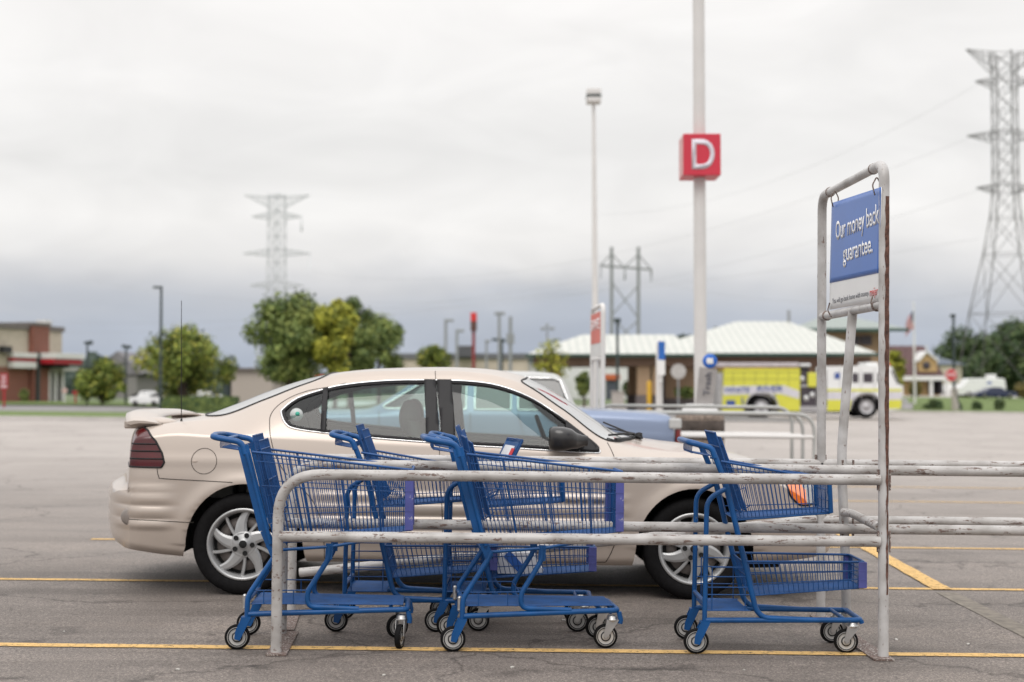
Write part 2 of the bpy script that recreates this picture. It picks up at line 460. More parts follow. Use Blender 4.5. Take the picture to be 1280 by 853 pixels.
def gate(parent, top, bot, n=10, r=.0036, inset=.03, name='rear_gate', fold=.022):
    """hinged rear gate with the folded child seat lying against it"""
    m = MB(); t = Vector((top[0], 0, top[1])); b = Vector((bot[0], 0, bot[1])); d = (b - t).normalized(); nr = Vector((d.z, 0, -d.x))
    if nr.x < 0: nr = -nr
    for layer, rr in ((0, r), (fold, r * .8)):
        for i in range(n + 1):
            y = inset + (CW - 2 * inset) * i / n
            p = t + nr * layer + d * (.0 if layer == 0 else .03); q = b + nr * layer * 1.5
            p.y = q.y = y; m.tube([p, q], rr, 6)
        for k in (0, .18, .55, 1):
            p = t.lerp(b, k) + nr * layer * (1 + .5 * k) + (d * .03 if layer and k == 0 else Vector()); m.tube([(p.x, inset, p.z), (p.x, CW - inset, p.z)], rr * 1.2, 6)
    # the seat pan folded between the layers
    a = t + nr * (fold * .5) + d * .05; c = t.lerp(b, .62) + nr * (fold * .6)
    for i in range(7):
        y = inset + .03 + (CW - 2 * inset - .06) * i / 6
        m.tube([(a.x, y, a.z), (c.x, y, c.z)], r * .8, 5)
    # hinge links at the bottom
    for y in (inset + .03, CW - inset - .03):
        q = t.lerp(b, .74); m.tube([(q.x, y, q.z), (q.x + .055, y, q.z + .018), (q.x + .07, y, q.z - .035)], .0028, 5)
        m.tube([(b.x, y, b.z), (b.x + .05, y, b.z + .035)], .0028, 5)
    return m.build(name, M_BLUEW, parent)

def big_cart(label, group, swivel=(0.0, .15)):
    rt = root('shopping_cart', 0, 0, label, 'shopping cart', group)
    f = MB()
    for s in (0, 1):
        Y = lambda x, i=.012: side_y(s, x, i)
        # wide pressed strut from handle to basket floor
        pts = [(.012, .965), (.118, .564), (.170, .445)]
        for i in range(2):
            a, b = pts[i], pts[i + 1]
            f.bar((a[0], Y(a[0]), a[1]), (b[0], Y(b[0]), b[1]), .050 if i == 0 else .040, .018)
        f.tube([(.030, Y(0) - (.012 if s == 0 else -.012), .93), (.150, Y(.1) - (.012 if s == 0 else -.012), .50)], .009, 8)
        # rear leg
        f.tube(fillet([(.182, Y(.18), .475), (.165, Y(.16), .435), (.045, Y(.04), .25), (.043, Y(.04), .152)], .03), .0125, 10)
        # front leg
        f.tube(fillet([(.425, Y(.42), .49), (.425, Y(.42), .43), (.322, Y(.32), .265), (.330, Y(.33), .20), (.57, Y(.57), .188)], .035), .0125, 10)
        f.bar((.427, Y(.42), .50), (.424, Y(.42), .425), .034, .012)
        # carrier under the basket
        f.tube([(.165, Y(.2), .468), (.43, Y(.43), .485), (.80, Y(.8), .545)], .0075, 8)
        f.tube([(.806, Y(.8), .176), (.815, Y(.8), .135), (.812, Y(.8), .120)], .0125, 8)
    # chassis loop
    ch = [(.05, .166), (.60, .180), (.800, .184)]
    near = [(x, side_y(0, x), z) for x, z in ch]; far = [(x, side_y(1, x), z) for x, z in ch[::-1]]
    f.tube(fillet(near + far, .03), .0135, 10)
    f.tube([(.72, side_y(0, .72), .183), (.72, side_y(1, .72), .183)], .010, 8)
    f.tube([(.047, side_y(0, .04), .235), (.047, side_y(1, .04), .235)], .011, 8)
    f.tube([(.135, side_y(0, .1), .49), (.135, side_y(1, .1), .49)], .010, 8)
    f.build('frame', M_BLUE, rt)
    for s in (0, 1):
        j = MB()
        y = side_y(s, 0); sg = 1 if s == 0 else -1
        j.tube([(.030, y + sg * .016, .195), (.030, y + sg * .016, .25)], .010, 8); j.ball((.030, y + sg * .016, .25), .0102); j.ball((.030, y + sg * .016, .195), .0102)
        j.build('nesting_catch', M_STEEL, rt)
    h = MB()
    hp = [(.022, side_y(0, 0), .925), (.005, side_y(0, 0), .982), (-.135, side_y(0, 0) + .004, 1.006), (-.150, CW / 2, 1.012), (-.135, side_y(1, 0) - .004, 1.006), (.005, side_y(1, 0), .982), (.022, side_y(1, 0), .925)]
    h.tube(fillet(hp, [0, .035, .045, .12, .045, .035, 0]), .0145, 12)
    h.tube([(-.066, side_y(0, 0), .997), (-.07, side_y(1, 0), .997)], .010, 8)
    h.build('handle', M_BLUE, rt)
    tray(rt, -.10, .005, .978)
    b = MB()
    rim(b, [(.055, .936), (.82, .853)], .0062)
    side_wires(b, (.06, .936), (.82, .853), (.165, .50), (.815, .560), 35, (.0001, .10, .37, .68, 1))
    for t_ in (.22, .5, .78):
        for s in (0, 1):
            xa = .06 + .76 * t_; za = .936 - .083 * t_; xb = .165 + .65 * t_; zb = .5 + .06 * t_
            b.tube([(xa, side_y(s, xa) - (.003 if s == 0 else -.003), za), (xb, side_y(s, xb, .034) - (.003 if s == 0 else -.003), zb)], .0038, 6)
    front_wires(b, .815, .562, .850)
    b.build('basket', M_BLUEW, rt)
    fl = MB(); floor_wires(fl, (.155, .498), (.815, .560)); fl.build('basket_floor', M_BLUEW, rt)
    sh = MB(); floor_wires(sh, (.06, .214), (.78, .206), .02, .045, .0115, .0024, 6)
    for s in (0, 1):
        sh.tube([(.055, side_y(s, .05), .278), (.318, side_y(s, .3), .278)], .0032, 6)
        sh.tube([(.12, side_y(s, .12), .278), (.12, side_y(s, .12), .214)], .0028, 5); sh.tube([(.26, side_y(s, .2), .278), (.26, side_y(s, .2), .214)], .0028, 5)
    sh.tube([(.318, side_y(0, .3), .278), (.318, side_y(1, .3), .278)], .0032, 6)
    sh.build('lower_shelf', M_BLUEW, rt)
    gate(rt, (.055, 1.012), (.145, .62))
    guards(rt, .815, .563, .850)
    for s in (0, 1):
        rear_bracket(rt, s); cart_wheel('rear_wheel', rt, (0, side_y(s, 0), .060))
    caster(rt, .775, side_y(0, .78) + .015, swivel[0]); caster(rt, .775, side_y(1, .78) - .015, swivel[1])
    return rt

def small_cart(label, group):
    rt = root('shopping_cart', 0, 0, label, 'shopping cart', group)
    f = MB()
    for s in (0, 1):
        Y = lambda x, i=.012: side_y(s, x, i)
        f.tube(fillet([(.040, Y(.05), .150), (.0475, Y(.05), .732), (.150, Y(.15), .790)], .05), .0120, 10)
        f.tube(fillet([(.070, Y(.07), .975), (.14, Y(.14), .807), (.287, Y(.28), .205), (.325, Y(.3), .170), (.56, Y(.55), .160)], .04), .0135, 10)
        # short arm that carries the front of the upper basket
        f.tube([(.640, Y(.64), .828), (.648, Y(.64), .672)], .0115, 8)
        f.tube([(.19, Y(.19, .034), .632), (.648, Y(.64, .034), .668)], .0045, 6)
        f.tube([(.795, Y(.8), .160), (.80, Y(.8), .145)], .012, 8)
    ch = [(.045, .158), (.55, .160), (.795, .160)]
    near = [(x, side_y(0, x), z) for x, z in ch]; far = [(x, side_y(1, x), z) for x, z in ch[::-1]]
    f.tube(fillet(near + far, .03), .0135, 10)
    f.tube([(.72, side_y(0, .72), .160), (.72, side_y(1, .72), .160)], .010, 8)
    f.tube([(.042, side_y(0, .04), .24), (.042, side_y(1, .04), .24)], .011, 8)
    f.tube([(.648, side_y(0, .64), .675), (.648, side_y(1, .64), .675)], .007, 8)
    f.build('frame', M_BLUE, rt)
    h = MB()
    hp = [(.085, side_y(0, 0), .93), (.070, side_y(0, 0), .978), (-.040, side_y(0, 0) + .004, 1.004), (-.052, CW / 2, 1.010), (-.040, side_y(1, 0) - .004, 1.004), (.070, side_y(1, 0), .978), (.085, side_y(1, 0), .93)]
    h.tube(fillet(hp, [0, .035, .035, .12, .035, .035, 0]), .0140, 12)
    h.tube([(.0, side_y(0, 0), .996), (.0, side_y(1, 0), .996)], .009, 8)
    h.build('handle', M_BLUE, rt)
    tray(rt, -.02, .07, .975)
    b = MB()
    rim(b, [(.115, .914), (.643, .828)], .0060)
    side_wires(b, (.125, .914), (.64, .828), (.195, .640), (.645, .674), 24, (.0001, .10, .88, 1))
    front_wires(b, .645, .676, .826)
    b.build('upper_basket', M_BLUEW, rt)
    fl = MB(); floor_wires(fl, (.19, .637), (.645, .671), cross=5); fl.build('upper_basket_floor', M_BLUEW, rt)
    lb = MB()
    rim(lb, [(.235, .437), (.812, .437)], .0058)
    side_wires(lb, (.245, .437), (.81, .437), (.285, .275), (.81, .312), 22, (.0001, .33, .66, 1))
    front_wires(lb, .81, .313, .436)
    lb.build('lower_basket', M_BLUEW, rt)
    fl = MB(); floor_wires(fl, (.28, .272), (.81, .310), cross=6); fl.build('lower_basket_floor', M_BLUEW, rt)
    sh = MB(); floor_wires(sh, (.05, .205), (.25, .205), .018, .045, .0115, .0024, 3)
    for s in (0, 1):
        for z in (.205, .28, .315, .365):
            sh.tube([(.05, side_y(s, .05), z), (.26, side_y(s, .2), z)], .0030, 5)
        for x in (.075, .235):
            sh.tube([(x, side_y(s, x), .205), (x, side_y(s, x), .41)], .0030, 5)
        sh.tube([(.075, side_y(s, .05), .41), (.235, side_y(s, .2), .41)], .0030, 5)
    sh.build('rear_shelf', M_BLUEW, rt)
    gate(rt, (.088, 1.05), (.215, .67), 10, .0034, .03, 'rear_gate', .018)
    g2 = MB()   # small gate of the lower basket
    for i in range(12):
        y = .03 + (CW - .06) * i / 11; g2.tube([(.235, y, .43), (.28, y, .285)], .0028, 5)
    for k in (0, .5, 1): g2.tube([(.235 + .045 * k, .03, .43 - .145 * k), (.235 + .045 * k, CW - .03, .43 - .145 * k)], .0032, 5)
    g2.build('lower_gate', M_BLUEW, rt)
    guards(rt, .812, .313, .437, .038)
    for s in (0, 1):
        rear_bracket(rt, s); cart_wheel('rear_wheel', rt, (0, side_y(s, 0), .060))
    caster(rt, .758, side_y(0, .75) + .015, 0.0, .150); caster(rt, .752, side_y(1, .75) - .015, .12, .150)
    return rt

def place_cart(o, px, py, rz, label=None):
    Y = YG(px, py); q, r = ray(px, py); x = q * Y
    o.matrix_basis = Matrix.Translation((x, Y, gz(x, Y))) @ Matrix.Rotation(SL, 4, 'Y') @ Matrix.Rotation(rz, 4, 'Z') @ Matrix.Translation((0, -.012, 0))
    if label: o['label'] = label
    return o
GC = 'blue shopping carts left in the cart corral'
A = big_cart('leftmost large blue shopping cart with one deep basket, beside the beige car\'s rear wheel', GC, (1.35, .5))
Cc = big_cart('x', GC)
place_cart(A, 296.5, 812.0, .05)
place_cart(Cc, 566, 814.6, .10, 'large blue shopping cart with one deep basket in front of the beige car\'s doors')
E = small_cart('blue two-tier shopping cart alone at the sign end, before the beige car\'s front wheel', GC)
Bc = copy_tree(E); Dc = copy_tree(E)
place_cart(E, 870, 817.4, .0)
place_cart(Bc, 420, 789.6, .01, 'blue two-tier shopping cart in the far lane, seen through the leftmost cart\'s basket')
place_cart(Dc, 545, 790.0, -.01, 'blue two-tier shopping cart in the far lane with open seat flap and white container inside')
# D's child seat flap stands open and carries the white placard
fp = MB(); TWS = lambda y: .27 * (y - .065)
p0 = Vector((.345, 0, .80)); p1 = Vector((.435, 0, .985))
d = (p1 - p0).normalized(); n_ = Vector((-d.z, 0, d.x))
for i in range(12):
    y = .07 + .28 * i / 11; fp.tube([(p0.x - TWS(y), y, p0.z), (p1.x - TWS(y), y, p1.z)], .0032, 6)
for k in (0, .25, .5, .75, 1):
    q = p0.lerp(p1, k); fp.tube([(q.x - TWS(.065), .065, q.z), (q.x - TWS(.355), .355, q.z)], .0036, 6)
for y in (.065, .355): fp.tube([p0 + Vector((-TWS(y), y, 0)), p1 + Vector((-TWS(y), y, 0))], .0075, 6)
for y in (.075, .345): fp.tube([(.345 - TWS(y), y, .80), (.30, y, .70), (.25, y, .68)], .005, 6)
fo = fp.build('seat_flap', M_BLUEW, Dc)
pl = MB()
mid = p0.lerp(p1, .60); up_ = d
def quad_plate(m, c, up, hw, hh, y0, y1, nrm, th):
    vs = [c + up * a * hh + nrm * b * th + Vector((-TWS(y), y, 0)) for b in (0, 1) for (a, y) in ((-1, y0), (1, y0), (1, y1), (-1, y1))]
    m.add(vs, [[0, 1, 2, 3], [7, 6, 5, 4], [0, 4, 5, 1], [1, 5, 6, 2], [2, 6, 7, 3], [3, 7, 4, 0]])
quad_plate(pl, mid + n_ * .005, d, 0, .062, .075, .345, n_, .003)
po = pl.build('placard', M_BLUE, fo)
w_ = MB(); quad_plate(w_, mid + n_ * .0085, d, 0, .040, .12, .31, n_, .0015); w_.build('placard_print', pm('placard_white', (.70, .70, .72), .4), fo)
w_ = MB(); quad_plate(w_, mid + n_ * .0105, d, 0, .026, .09, .15, n_, .0015); w_.build('placard_mark', pm('placard_red', (.55, .02, .03), .4), fo)

# white container in the lower basket of that cart
def world_of(o, v): return o.matrix_basis @ Vector(v)
cp = world_of(Dc, (.42, .21, .285))
wc = root('plastic_container', cp.x, cp.y, 'white plastic container with blue label lying in the lower basket of a far-lane cart', 'container', z=cp.z, rz=.02)
m = MB()
prof = [(-.11, .0), (.12, .0), (.128, .02), (.105, .045), (.085, .10), (.07, .108), (-.075, .108), (-.10, .09), (-.115, .02)]
m.prism(prof, -.07, .07, 'y'); m.build('body', pm('white_plastic', (.72, .72, .74), .4), wc)
m = MB(); m.bar((-.065, -.073, .105), (.015, -.073, .02), .045, .004); m.build('label_band', M_SIGNBLUE, wc)

# ================================================================ cart corral
Yn, Ym, Yf = 6.69, 7.20, 7.92
xl = G(345, 815, Yn).x; xr = G(1104, 818, Yn + .06).x
corr = root('cart_corral', 0, 0, 'white scratched pipe cart corral with three rails around the blue carts', 'cart corral')
ZT, ZL = .838, .548
RP = .0255
def hoop(x0, x1, y, zt, r=RP, both=False, rad=.20, y1=None):
    m = MB(); y1 = y if y1 is None else y1
    pts = [(x0, y, .004), (x0, y, zt), (x1, y1, zt)]
    rr = [0, rad, 0]
    if both: pts.append((x1, y1, .004)); rr = [0, rad, rad, 0]
    m.tube(fillet(pts, rr, 9), r, 14)
    return m
def straight(a, b, r=RP): m = MB(); m.tube([a, b], r, 14); return m
hoop(xl, xr - .02, Yn, ZT, y1=Yn + .05).build('top_rail', M_PIPE, corr)
straight((xl + .0, Yn, ZL), (xr - .02, Yn + .05, ZL)).build('lower_rail', M_PIPE, corr)
xm = G(352, 787, Ym).x; xf = G(364, 765, Yf).x
xm2 = G(1052, 775, Ym + .1).x; xf2 = G(1025, 770, Yf).x
hoop(xm, 4.9, Ym, .858, both=True).build('top_rail', M_PIPE, corr)
straight((xm, Ym, .562), (4.9, Ym, .562)).build('lower_rail', M_PIPE, corr)
hoop(xf, 5.1, Yf, .852, both=True).build('top_rail', M_PIPE, corr)
straight((xf2, Yf, .54), (5.1, Yf, .54)).build('lower_rail', M_PIPE, corr)
sag0 = G(374, 716, Yf); sag1 = G(1019, 649, Yf)
m = MB(); m.tube([(sag0.x, Yf, sag0.z), (G(600, 694, Yf).x, Yf - .01, G(600, 694, Yf).z), (sag1.x, Yf, sag1.z)], RP, 14)
tag(m.build('lower_rail', M_PIPE, corr), 'broken lower rail sagging at its left end')
# sign frame: near post, far post, bent at the top, two cross bars
tn = G(1106, 214, Yn + .07); tf = G(1032, 240, Yf)
zt_ = (tn.z + tf.z) / 2 + .005
PN = (xr, Yn + .06); PF = (xf2 + .004, Yf)
def lerp2(k): return (PN[0] + (PF[0] - PN[0]) * k, PN[1] + (PF[1] - PN[1]) * k)
m = MB()
a = lerp2(0); b = lerp2(1); RS = .0245
cN = Vector((a[0], a[1], zt_)); cF = Vector((b[0], b[1], zt_))
near_c = fillet([(a[0], a[1], .004), cN, cN.lerp(cF, .16)], [0, .13, 0], 10)
far_c = fillet([(b[0], b[1], .004), cF, cF.lerp(cN, .16)], [0, .13, 0], 10)
m.tube(near_c, RS + .001, 14); m.build('sign_post', M_PIPEV, corr)
m = MB(); m.tube(far_c, RS + .001, 14); m.build('sign_post', M_PIPEV, corr)
m = MB(); m.tube([cN.lerp(cF, .15), cF.lerp(cN, .15)], RS - .002, 14)
m.build('sign_bar', M_PIPEV, corr)
lbN = G(1098, 383.5, Yn + .10).z; lbF = G(1037, 394.5, Yf).z; zl_ = (lbN + lbF) / 2
m = MB(); m.tube([(a[0], a[1], zl_), (b[0], b[1], zl_)], RS - .002, 14); m.build('sign_bar', M_PIPEV, corr)
m = MB()
for cc, dd in ((cN.lerp(cF, .15), cF - cN), (cF.lerp(cN, .15), cF - cN), (Vector((a[0], a[1], zl_)).lerp(Vector((b[0], b[1], zl_)), .10), cF - cN), (Vector((a[0], a[1], zl_)).lerp(Vector((b[0], b[1], zl_)), .90), cF - cN)):
    dd = dd.normalized(); m.tube([cc - dd * .012, cc - dd * .004, cc + dd * .004, cc + dd * .012], [RS - .001, RS + .0035, RS + .0035, RS - .001], 14)
m.build('weld_ring', M_RUSTY, corr)
# rust streak where the paint has gone from the near post, on the side away from the lane
m = MB()
vs = []; n = 60
for i in range(n + 1):
    z = .30 + (zt_ - .16 - .30) * i / n; nw = .35 * (1 - sstep(.7, 1.2, z))
    wa, wb = -1.70 + .07 * math.sin(i * 1.7) + .05 * math.sin(i * 4.3) + .16 * random.random(), -.62 + .07 * math.sin(i * 2.3) + .04 * math.sin(i * 5.1) - .16 * random.random()
    wb -= nw * .6; wa += nw
    for w in [wa + (wb - wa) * k_ / 6 for k_ in range(7)]:
        vs.append((a[0] + (RS + .0024) * math.cos(w), a[1] + (RS + .0024) * math.sin(w), z))
m.add(vs, [[7 * i + k, 7 * i + k + 1, 7 * i + k + 8, 7 * i + k + 7] for i in range(n) for k in range(6)], 0, True)
m.build('bare_rust_streak', pm('bare_rust', (.115, .055, .04), .9, 0, .6, 60, .5, 200), corr)
# middle leg leaning up to the lower sign bar
k_ = (G(1064, 393, Ym).y - a[1]) / (b[1] - a[1]); lm = lerp2(.46)
kb = G(1049, 570, Ym + .05)
m = MB(); m.tube(fillet([(xm2 + .008, Ym + .02, .004), (xm2 + .0, Ym + .03, .45), (kb.x, Ym + .05, kb.z), (lm[0] - .01, lm[1], zl_ - .12), (lm[0], lm[1], zl_)], .12), RS, 14)
m.build('middle_post', M_PIPEV, corr)
# sleeves rusted where rails meet posts
m = MB()
for (x, y, z) in ((xr, Yn + .055, ZT), (xr, Yn + .055, ZL), (xm2 + .01, Ym + .02, .858), (xm2 + .01, Ym + .02, .562), (xf2, Yf, .852), (xf2, Yf, .54)):
    for sx in (-1, 1):
        m.box((x + sx * .027 - .004, y - .012, z - .05), (x + sx * .027 + .004, y + .012, z + .05), bev=.002)
m.build('weld_plate', M_RUSTY, corr)
m = MB(); b0 = G(1052, 643, Ym); b1 = G(1097, 659, Yn + .08)
m.tube(fillet([(b0.x, Ym, b0.z + .01), (b0.x + .03, Ym - .05, b0.z + .01), (b1.x, b1.y, b1.z)], .03), .021, 12); m.build('cross_brace', M_PIPE, corr)
# foot plates
def foot(p, q, name='foot_plate'):
    m = MB(); m.bar((p[0], p[1] - .06, .006), (q[0], q[1] + .05, .006), .095, .008, side=(0, 0, 1)); return m.build(name, M_RUSTY, corr)
foot((xl + .01, Yn), (xm + .03, Ym)); foot((xm + .0, Ym + .16), (xf, Yf)); foot((xr - .015, Yn + .04), (xf2 + .0, Yf))
corr.matrix_basis = Matrix.Rotation(SL, 4, 'Y')

# ---- the hanging sign
SO = (PF[0], PF[1]); SD = Vector((PN[0] - PF[0], PN[1] - PF[1])).normalized()
def sp(px, py):
    s, z = on_plane(px, py, SO, (SD.x, SD.y))
    return Vector((SO[0] + SD.x * s, SO[1] + SD.y * s, z))
TL, TR, BR, BL = sp(1040, 254), sp(1101.5, 234), sp(1098.5, 377), sp(1036.5, 387.5)
org = Vector((TL.x, TL.y, BL.z))
sg = root('hanging_sign', org.x, org.y, 'blue and white money back guarantee sign hanging in the white pipe frame of the corral', 'sign', z=org.z, tilt=False)
SDv = Vector((SD.x, SD.y, 0)); outv = Vector((-SD.y, SD.x, 0))
if outv.x > 0: outv = -outv
m = MB(); nU, nV = 24, 16
def sheet(m, t0, t1, off, th):
    vs = []
    for lay in (0, 1):
        for j in range(nV + 1):
            for i in range(nU + 1):
                u = i / nU; v = t0 + (t1 - t0) * j / nV
                p = BL.lerp(BR, u).lerp(TL.lerp(TR, u), v) - org
                curl = 0
                vs.append(p + outv * (off + curl * 0.6 - lay * th))
    k = nU + 1; q = k * (nV + 1)
    fs = [[j * k + i, j * k + i + 1, (j + 1) * k + i + 1, (j + 1) * k + i] for j in range(nV) for i in range(nU)]
    fs += [[q + a for a in f[::-1]] for f in fs]
    for i in range(nU): fs += [[i, q + i, q + i + 1, i + 1], [nV * k + i + 1, q + nV * k + i + 1, q + nV * k + i, nV * k + i]]
    for j in range(nV): fs += [[j * k, (j + 1) * k, q + (j + 1) * k, q + j * k], [j * k + nU + q, (j + 1) * k + nU + q, (j + 1) * k + nU, j * k + nU]]
    m.add(vs, fs, 0, True)
def bend(p):  # follow the sheet
    u = (p - BL).dot(SDv) / (BR - BL).length; zt = TL.z; v = max(0, min(1, (p.z - BL.z) / (TL.z - BL.z)))
    return p
sheet(m, 0, 1, 0, .004)
m.build('sign_panel', M_WHITE, sg)
fr = (354 - 387.5) / (254 - 387.5)
m = MB(); sheet(m, fr, 1, .0015, .001); m.build('blue_field', M_SIGNBLUE, sg)
def sign_text(s, pa, pb, cap, mat, bold, nm='lettering'):
    a_, b_ = sp(*pa), sp(*pb)
    hh = abs(sp(pa[0], pa[1] - cap).z - a_.z)
    b2 = Vector((b_.x, b_.y, a_.z * .5 + b_.z * .5)); a2 = Vector((a_.x, a_.y, b2.z))
    o = text_mesh(nm, s, mat, sg, a2 - org, b2 - org, (0, 0, 1), hh, outv, .0004, bold, .0030)
    for v in o.data.vertices:
        v.co = bend(v.co + org) - org
M_LW = pm('letter_white', (.78, .77, .77), .4, 0, .02); M_LG = pm('letter_grey', (.10, .10, .12), .5); M_LR = pm('letter_red', (.55, .05, .05), .5)
sign_text('Our money back', (1045.5, 297.5), (1099.5, 281.5), 22, M_LW, .016)
sign_text('guarantee.', (1054.5, 325.5), (1091.5, 317.5), 21, M_LW, .016)
sign_text('You will go back home with money.', (1041, 378.5), (1087, 370.5), 6.2, M_LG, .004)
sign_text('meijer', (1088, 371), (1098, 368.5), 10.5, M_LR, .004, 'store_wordmark')
m = MB()
for p in (TL + SDv * .06, TR - SDv * .07):
    q = p - org; m.tube(fillet([q + Vector((0, 0, -.03)) + outv * .01, q + Vector((0, 0, .02)) + outv * .022, q + Vector((0, 0, .06)), q + Vector((0, 0, .02)) - outv * .02, q + Vector((0, 0, -.03)) - outv * .012], .012, 4), .0035, 6)
for p in (BL + SDv * .05, BR - SDv * .06):
    q = p - org; m.tube(fillet([q + Vector((0, 0, .035)) + outv * .01, q + Vector((0, 0, -.005)) + outv * .022, q + Vector((0, 0, -.045)), q + Vector((0, 0, -.005)) - outv * .02], .012, 4), .0035, 6)
m.build('sign_hook', M_RUSTY, sg)
# ================================================================ cars
M_CAR = pm('beige_car_paint', (.475, .405, .352), .32, .3, .04, 1.2, coat=.45)
M_CHROME = pm('chrome_trim', (.7, .7, .7), .15, .95, .05, 20)
M_RUBBER = pm('black_trim', (.010, .009, .010), .5, 0, .1, 20, spec=.3)
M_GLASS = glass('car_window_glass', (.64, .78, .74), .045)
M_WSH = glass('windscreen_glass', (.66, .74, .72), .62)
M_GREYIN = pm('grey_interior', (.17, .17, .155), .8, 0, .1, 12)
M_SEAT = pm('seat_fabric', (.075, .072, .066), .9, 0, .15, 40, .2, 200)
M_RIM = pm('silver_wheel_paint', (.42, .42, .42), .34, .5, .08, 12)
M_BLACKHOLE = pm('wheel_well_black', (.008, .008, .008), .9)
M_LENS = glass('clear_lens', (.85, .85, .84), .25)
M_ORANGE = pm('orange_lens', (.80, .17, .01), .2, 0, .08, 60, coat=.5)
M_RED = pm('red_lens', (.07, .003, .005), .2, 0, .25, 8, coat=.2)
M_SEAM = pm('panel_gap', (.03, .025, .02), .8)

def WF(y): return (math.sqrt(y * y + .01) - .1) / .786

def body_shell(sp):
    """loft of half sections mirrored; returns bmesh"""
    zb, zs, zr, zc, ws, yr = [mono(sp[k]) for k in ('zb', 'zs', 'zr', 'zc', 'ws', 'yr')]
    warp = sp['warp']; prof = mono(sp['prof']); rib = sp['rib']
    N1, N2, N3 = sp.get('n', (60, 14, 16))
    xs = sp['xs']; bm = bmesh.new(); rows = []
    for u in xs:
        b, s_, r_, c_ = zb(u), zs(u), zr(u), zc(u); w = ws(u); y_r = yr(u); pts = []
        yb = None
        for i in range(N1 + 1):
            k1 = int(N1 * .66); zm_ = min(.56, s_ - .03)
            z = b + (zm_ - b) * i / k1 if i <= k1 else zm_ + (s_ - zm_) * (i - k1) / (N1 - k1)
            y = w * prof(z) + rib(u, z)
            # roll the lower edge under
            t = (z - b) / .05
            if t < 1: y -= .035 * (1 - t) ** 2
            pts.append((y, z))
        ys = pts[-1][0]
        y_r = min(y_r, ys - .01)
        for i in range(1, N2 + 1):
            t = i / N2; hgt = r_ - s_
            y = ys + (y_r - ys) * (t if hgt > .1 else math.sin(t * math.pi / 2) * .0 + t)
            z = s_ + hgt * t
            bulge = sp['bulge'] * math.sin(math.pi * t) * min(1, max(hgt, (ys - y_r) * .6) / .35)
            y += bulge; z += bulge * .35
            pts.append((y, z))
        for i in range(1, N3 + 1):
            t = i / N3; y = y_r * (1 - t)
            pts.append((y, r_ + (c_ - r_) * (1 - (1 - t) ** 2.4)))
        cu_ = sp.get('shift', lambda q: 0)(u)
        rows.append([bm.verts.new((u + cu_ + warp(u) * WF(y), -y, z)) for y, z in pts])
        rows[-1] += [bm.verts.new((u + cu_ + warp(u) * WF(y), y, z)) for y, z in pts[:-1][::-1]]
    for a, b in zip(rows, rows[1:]):
        for i in range(len(a) - 1): bm.faces.new((a[i], b[i], b[i + 1], a[i + 1]))
    for rr, u, dr in ((rows[0], xs[0], -1), (rows[-1], xs[-1], 1)):
        n = len(rr); M = N1 + N2; cols = 2 * N3; grid = []
        for i in range(M + 1):
            if i == M: grid.append(rr[M:M + cols + 1]); continue
            yi = -rr[i].co.y; z = rr[i].co.z; row = [rr[i]]
            for k in range(1, cols):
                y = -yi * (1 - k / N3); e = 1 - (abs(y) / yi) ** 8
                row.append(bm.verts.new((u + sp.get('shift', lambda q: 0)(u) + warp(u) * WF(y) + dr * rib(u, z) * e * .6, y, z)))
            row.append(rr[n - 1 - i]); grid.append(row)
        for a, b in zip(grid, grid[1:]):
            for k in range(cols):
                try: bm.faces.new((a[k], a[k + 1], b[k + 1], b[k]))
                except ValueError: pass
    bmesh.ops.recalc_face_normals(bm, faces=bm.faces)
    for f in bm.faces: f.smooth = True
    return bm

def inside(p, poly):
    x, y = p; c = False; n = len(poly); j = n - 1
    for i in range(n):
        xi, yi = poly[i]; xj, yj = poly[j]
        if (yi > y) != (yj > y) and x < (xj - xi) * (y - yi) / (yj - yi) + xi: c = not c
        j = i
    return c

def cut(bm, poly, ok, top=False):
    """score the outline into the surface (seen from the side, or from above) and return the faces inside"""
    I, J = (0, 1) if top else (0, 2)
    n = len(poly)
    for k in range(n):
        a, b = poly[k], poly[(k + 1) % n]
        lo = (min(a[0], b[0]) - 1e-3, min(a[1], b[1]) - 1e-3); hi = (max(a[0], b[0]) + 1e-3, max(a[1], b[1]) + 1e-3)
        fs = []
        for f in bm.faces:
            if not ok(f): continue
            x = [v.co[I] for v in f.verts]; y = [v.co[J] for v in f.verts]
            if min(x) < hi[0] and max(x) > lo[0] and min(y) < hi[1] and max(y) > lo[1]: fs.append(f)
        if not fs: continue
        es = list({e for f in fs for e in f.edges}); vs = list({v for f in fs for v in f.verts})
        dx, dy = b[0] - a[0], b[1] - a[1]
        co = [0, 0, 0]; no = [0, 0, 0]; co[I] = a[0]; co[J] = a[1]; no[I] = dy; no[J] = -dx
        bmesh.ops.bisect_plane(bm, geom=vs + es + fs, dist=1e-6, plane_co=co, plane_no=no)
    out = []
    for f in bm.faces:
        c = f.calc_center_median()
        if ok(f) and inside((c[I], c[J]), poly): out.append(f)
    return out

def faces_obj(name, faces, mat, parent, off=(0, 0, 0), flip=None, thick=0.0):
    vm = {}; me = bpy.data.meshes.new(name); vs = []; fs = []
    for f in faces:
        idx = []
        for v in f.verts:
            if v not in vm:
                vm[v] = len(vs); sgn = -1 if v.co.y < 0 else 1
                vs.append((v.co.x + off[0], v.co.y - sgn * off[1], v.co.z + off[2]))
            idx.append(vm[v])
        fs.append(idx)
    me.from_pydata(vs, [], fs); me.materials.append(mat)
    for p in me.polygons: p.use_smooth = True
    if thick:
        bm = bmesh.new(); bm.from_mesh(me); bmesh.ops.solidify(bm, geom=bm.faces[:], thickness=thick); bm.to_mesh(me); bm.free()
    o = bpy.data.objects.new(name, me); COL.objects.link(o); o.parent = parent
    return o

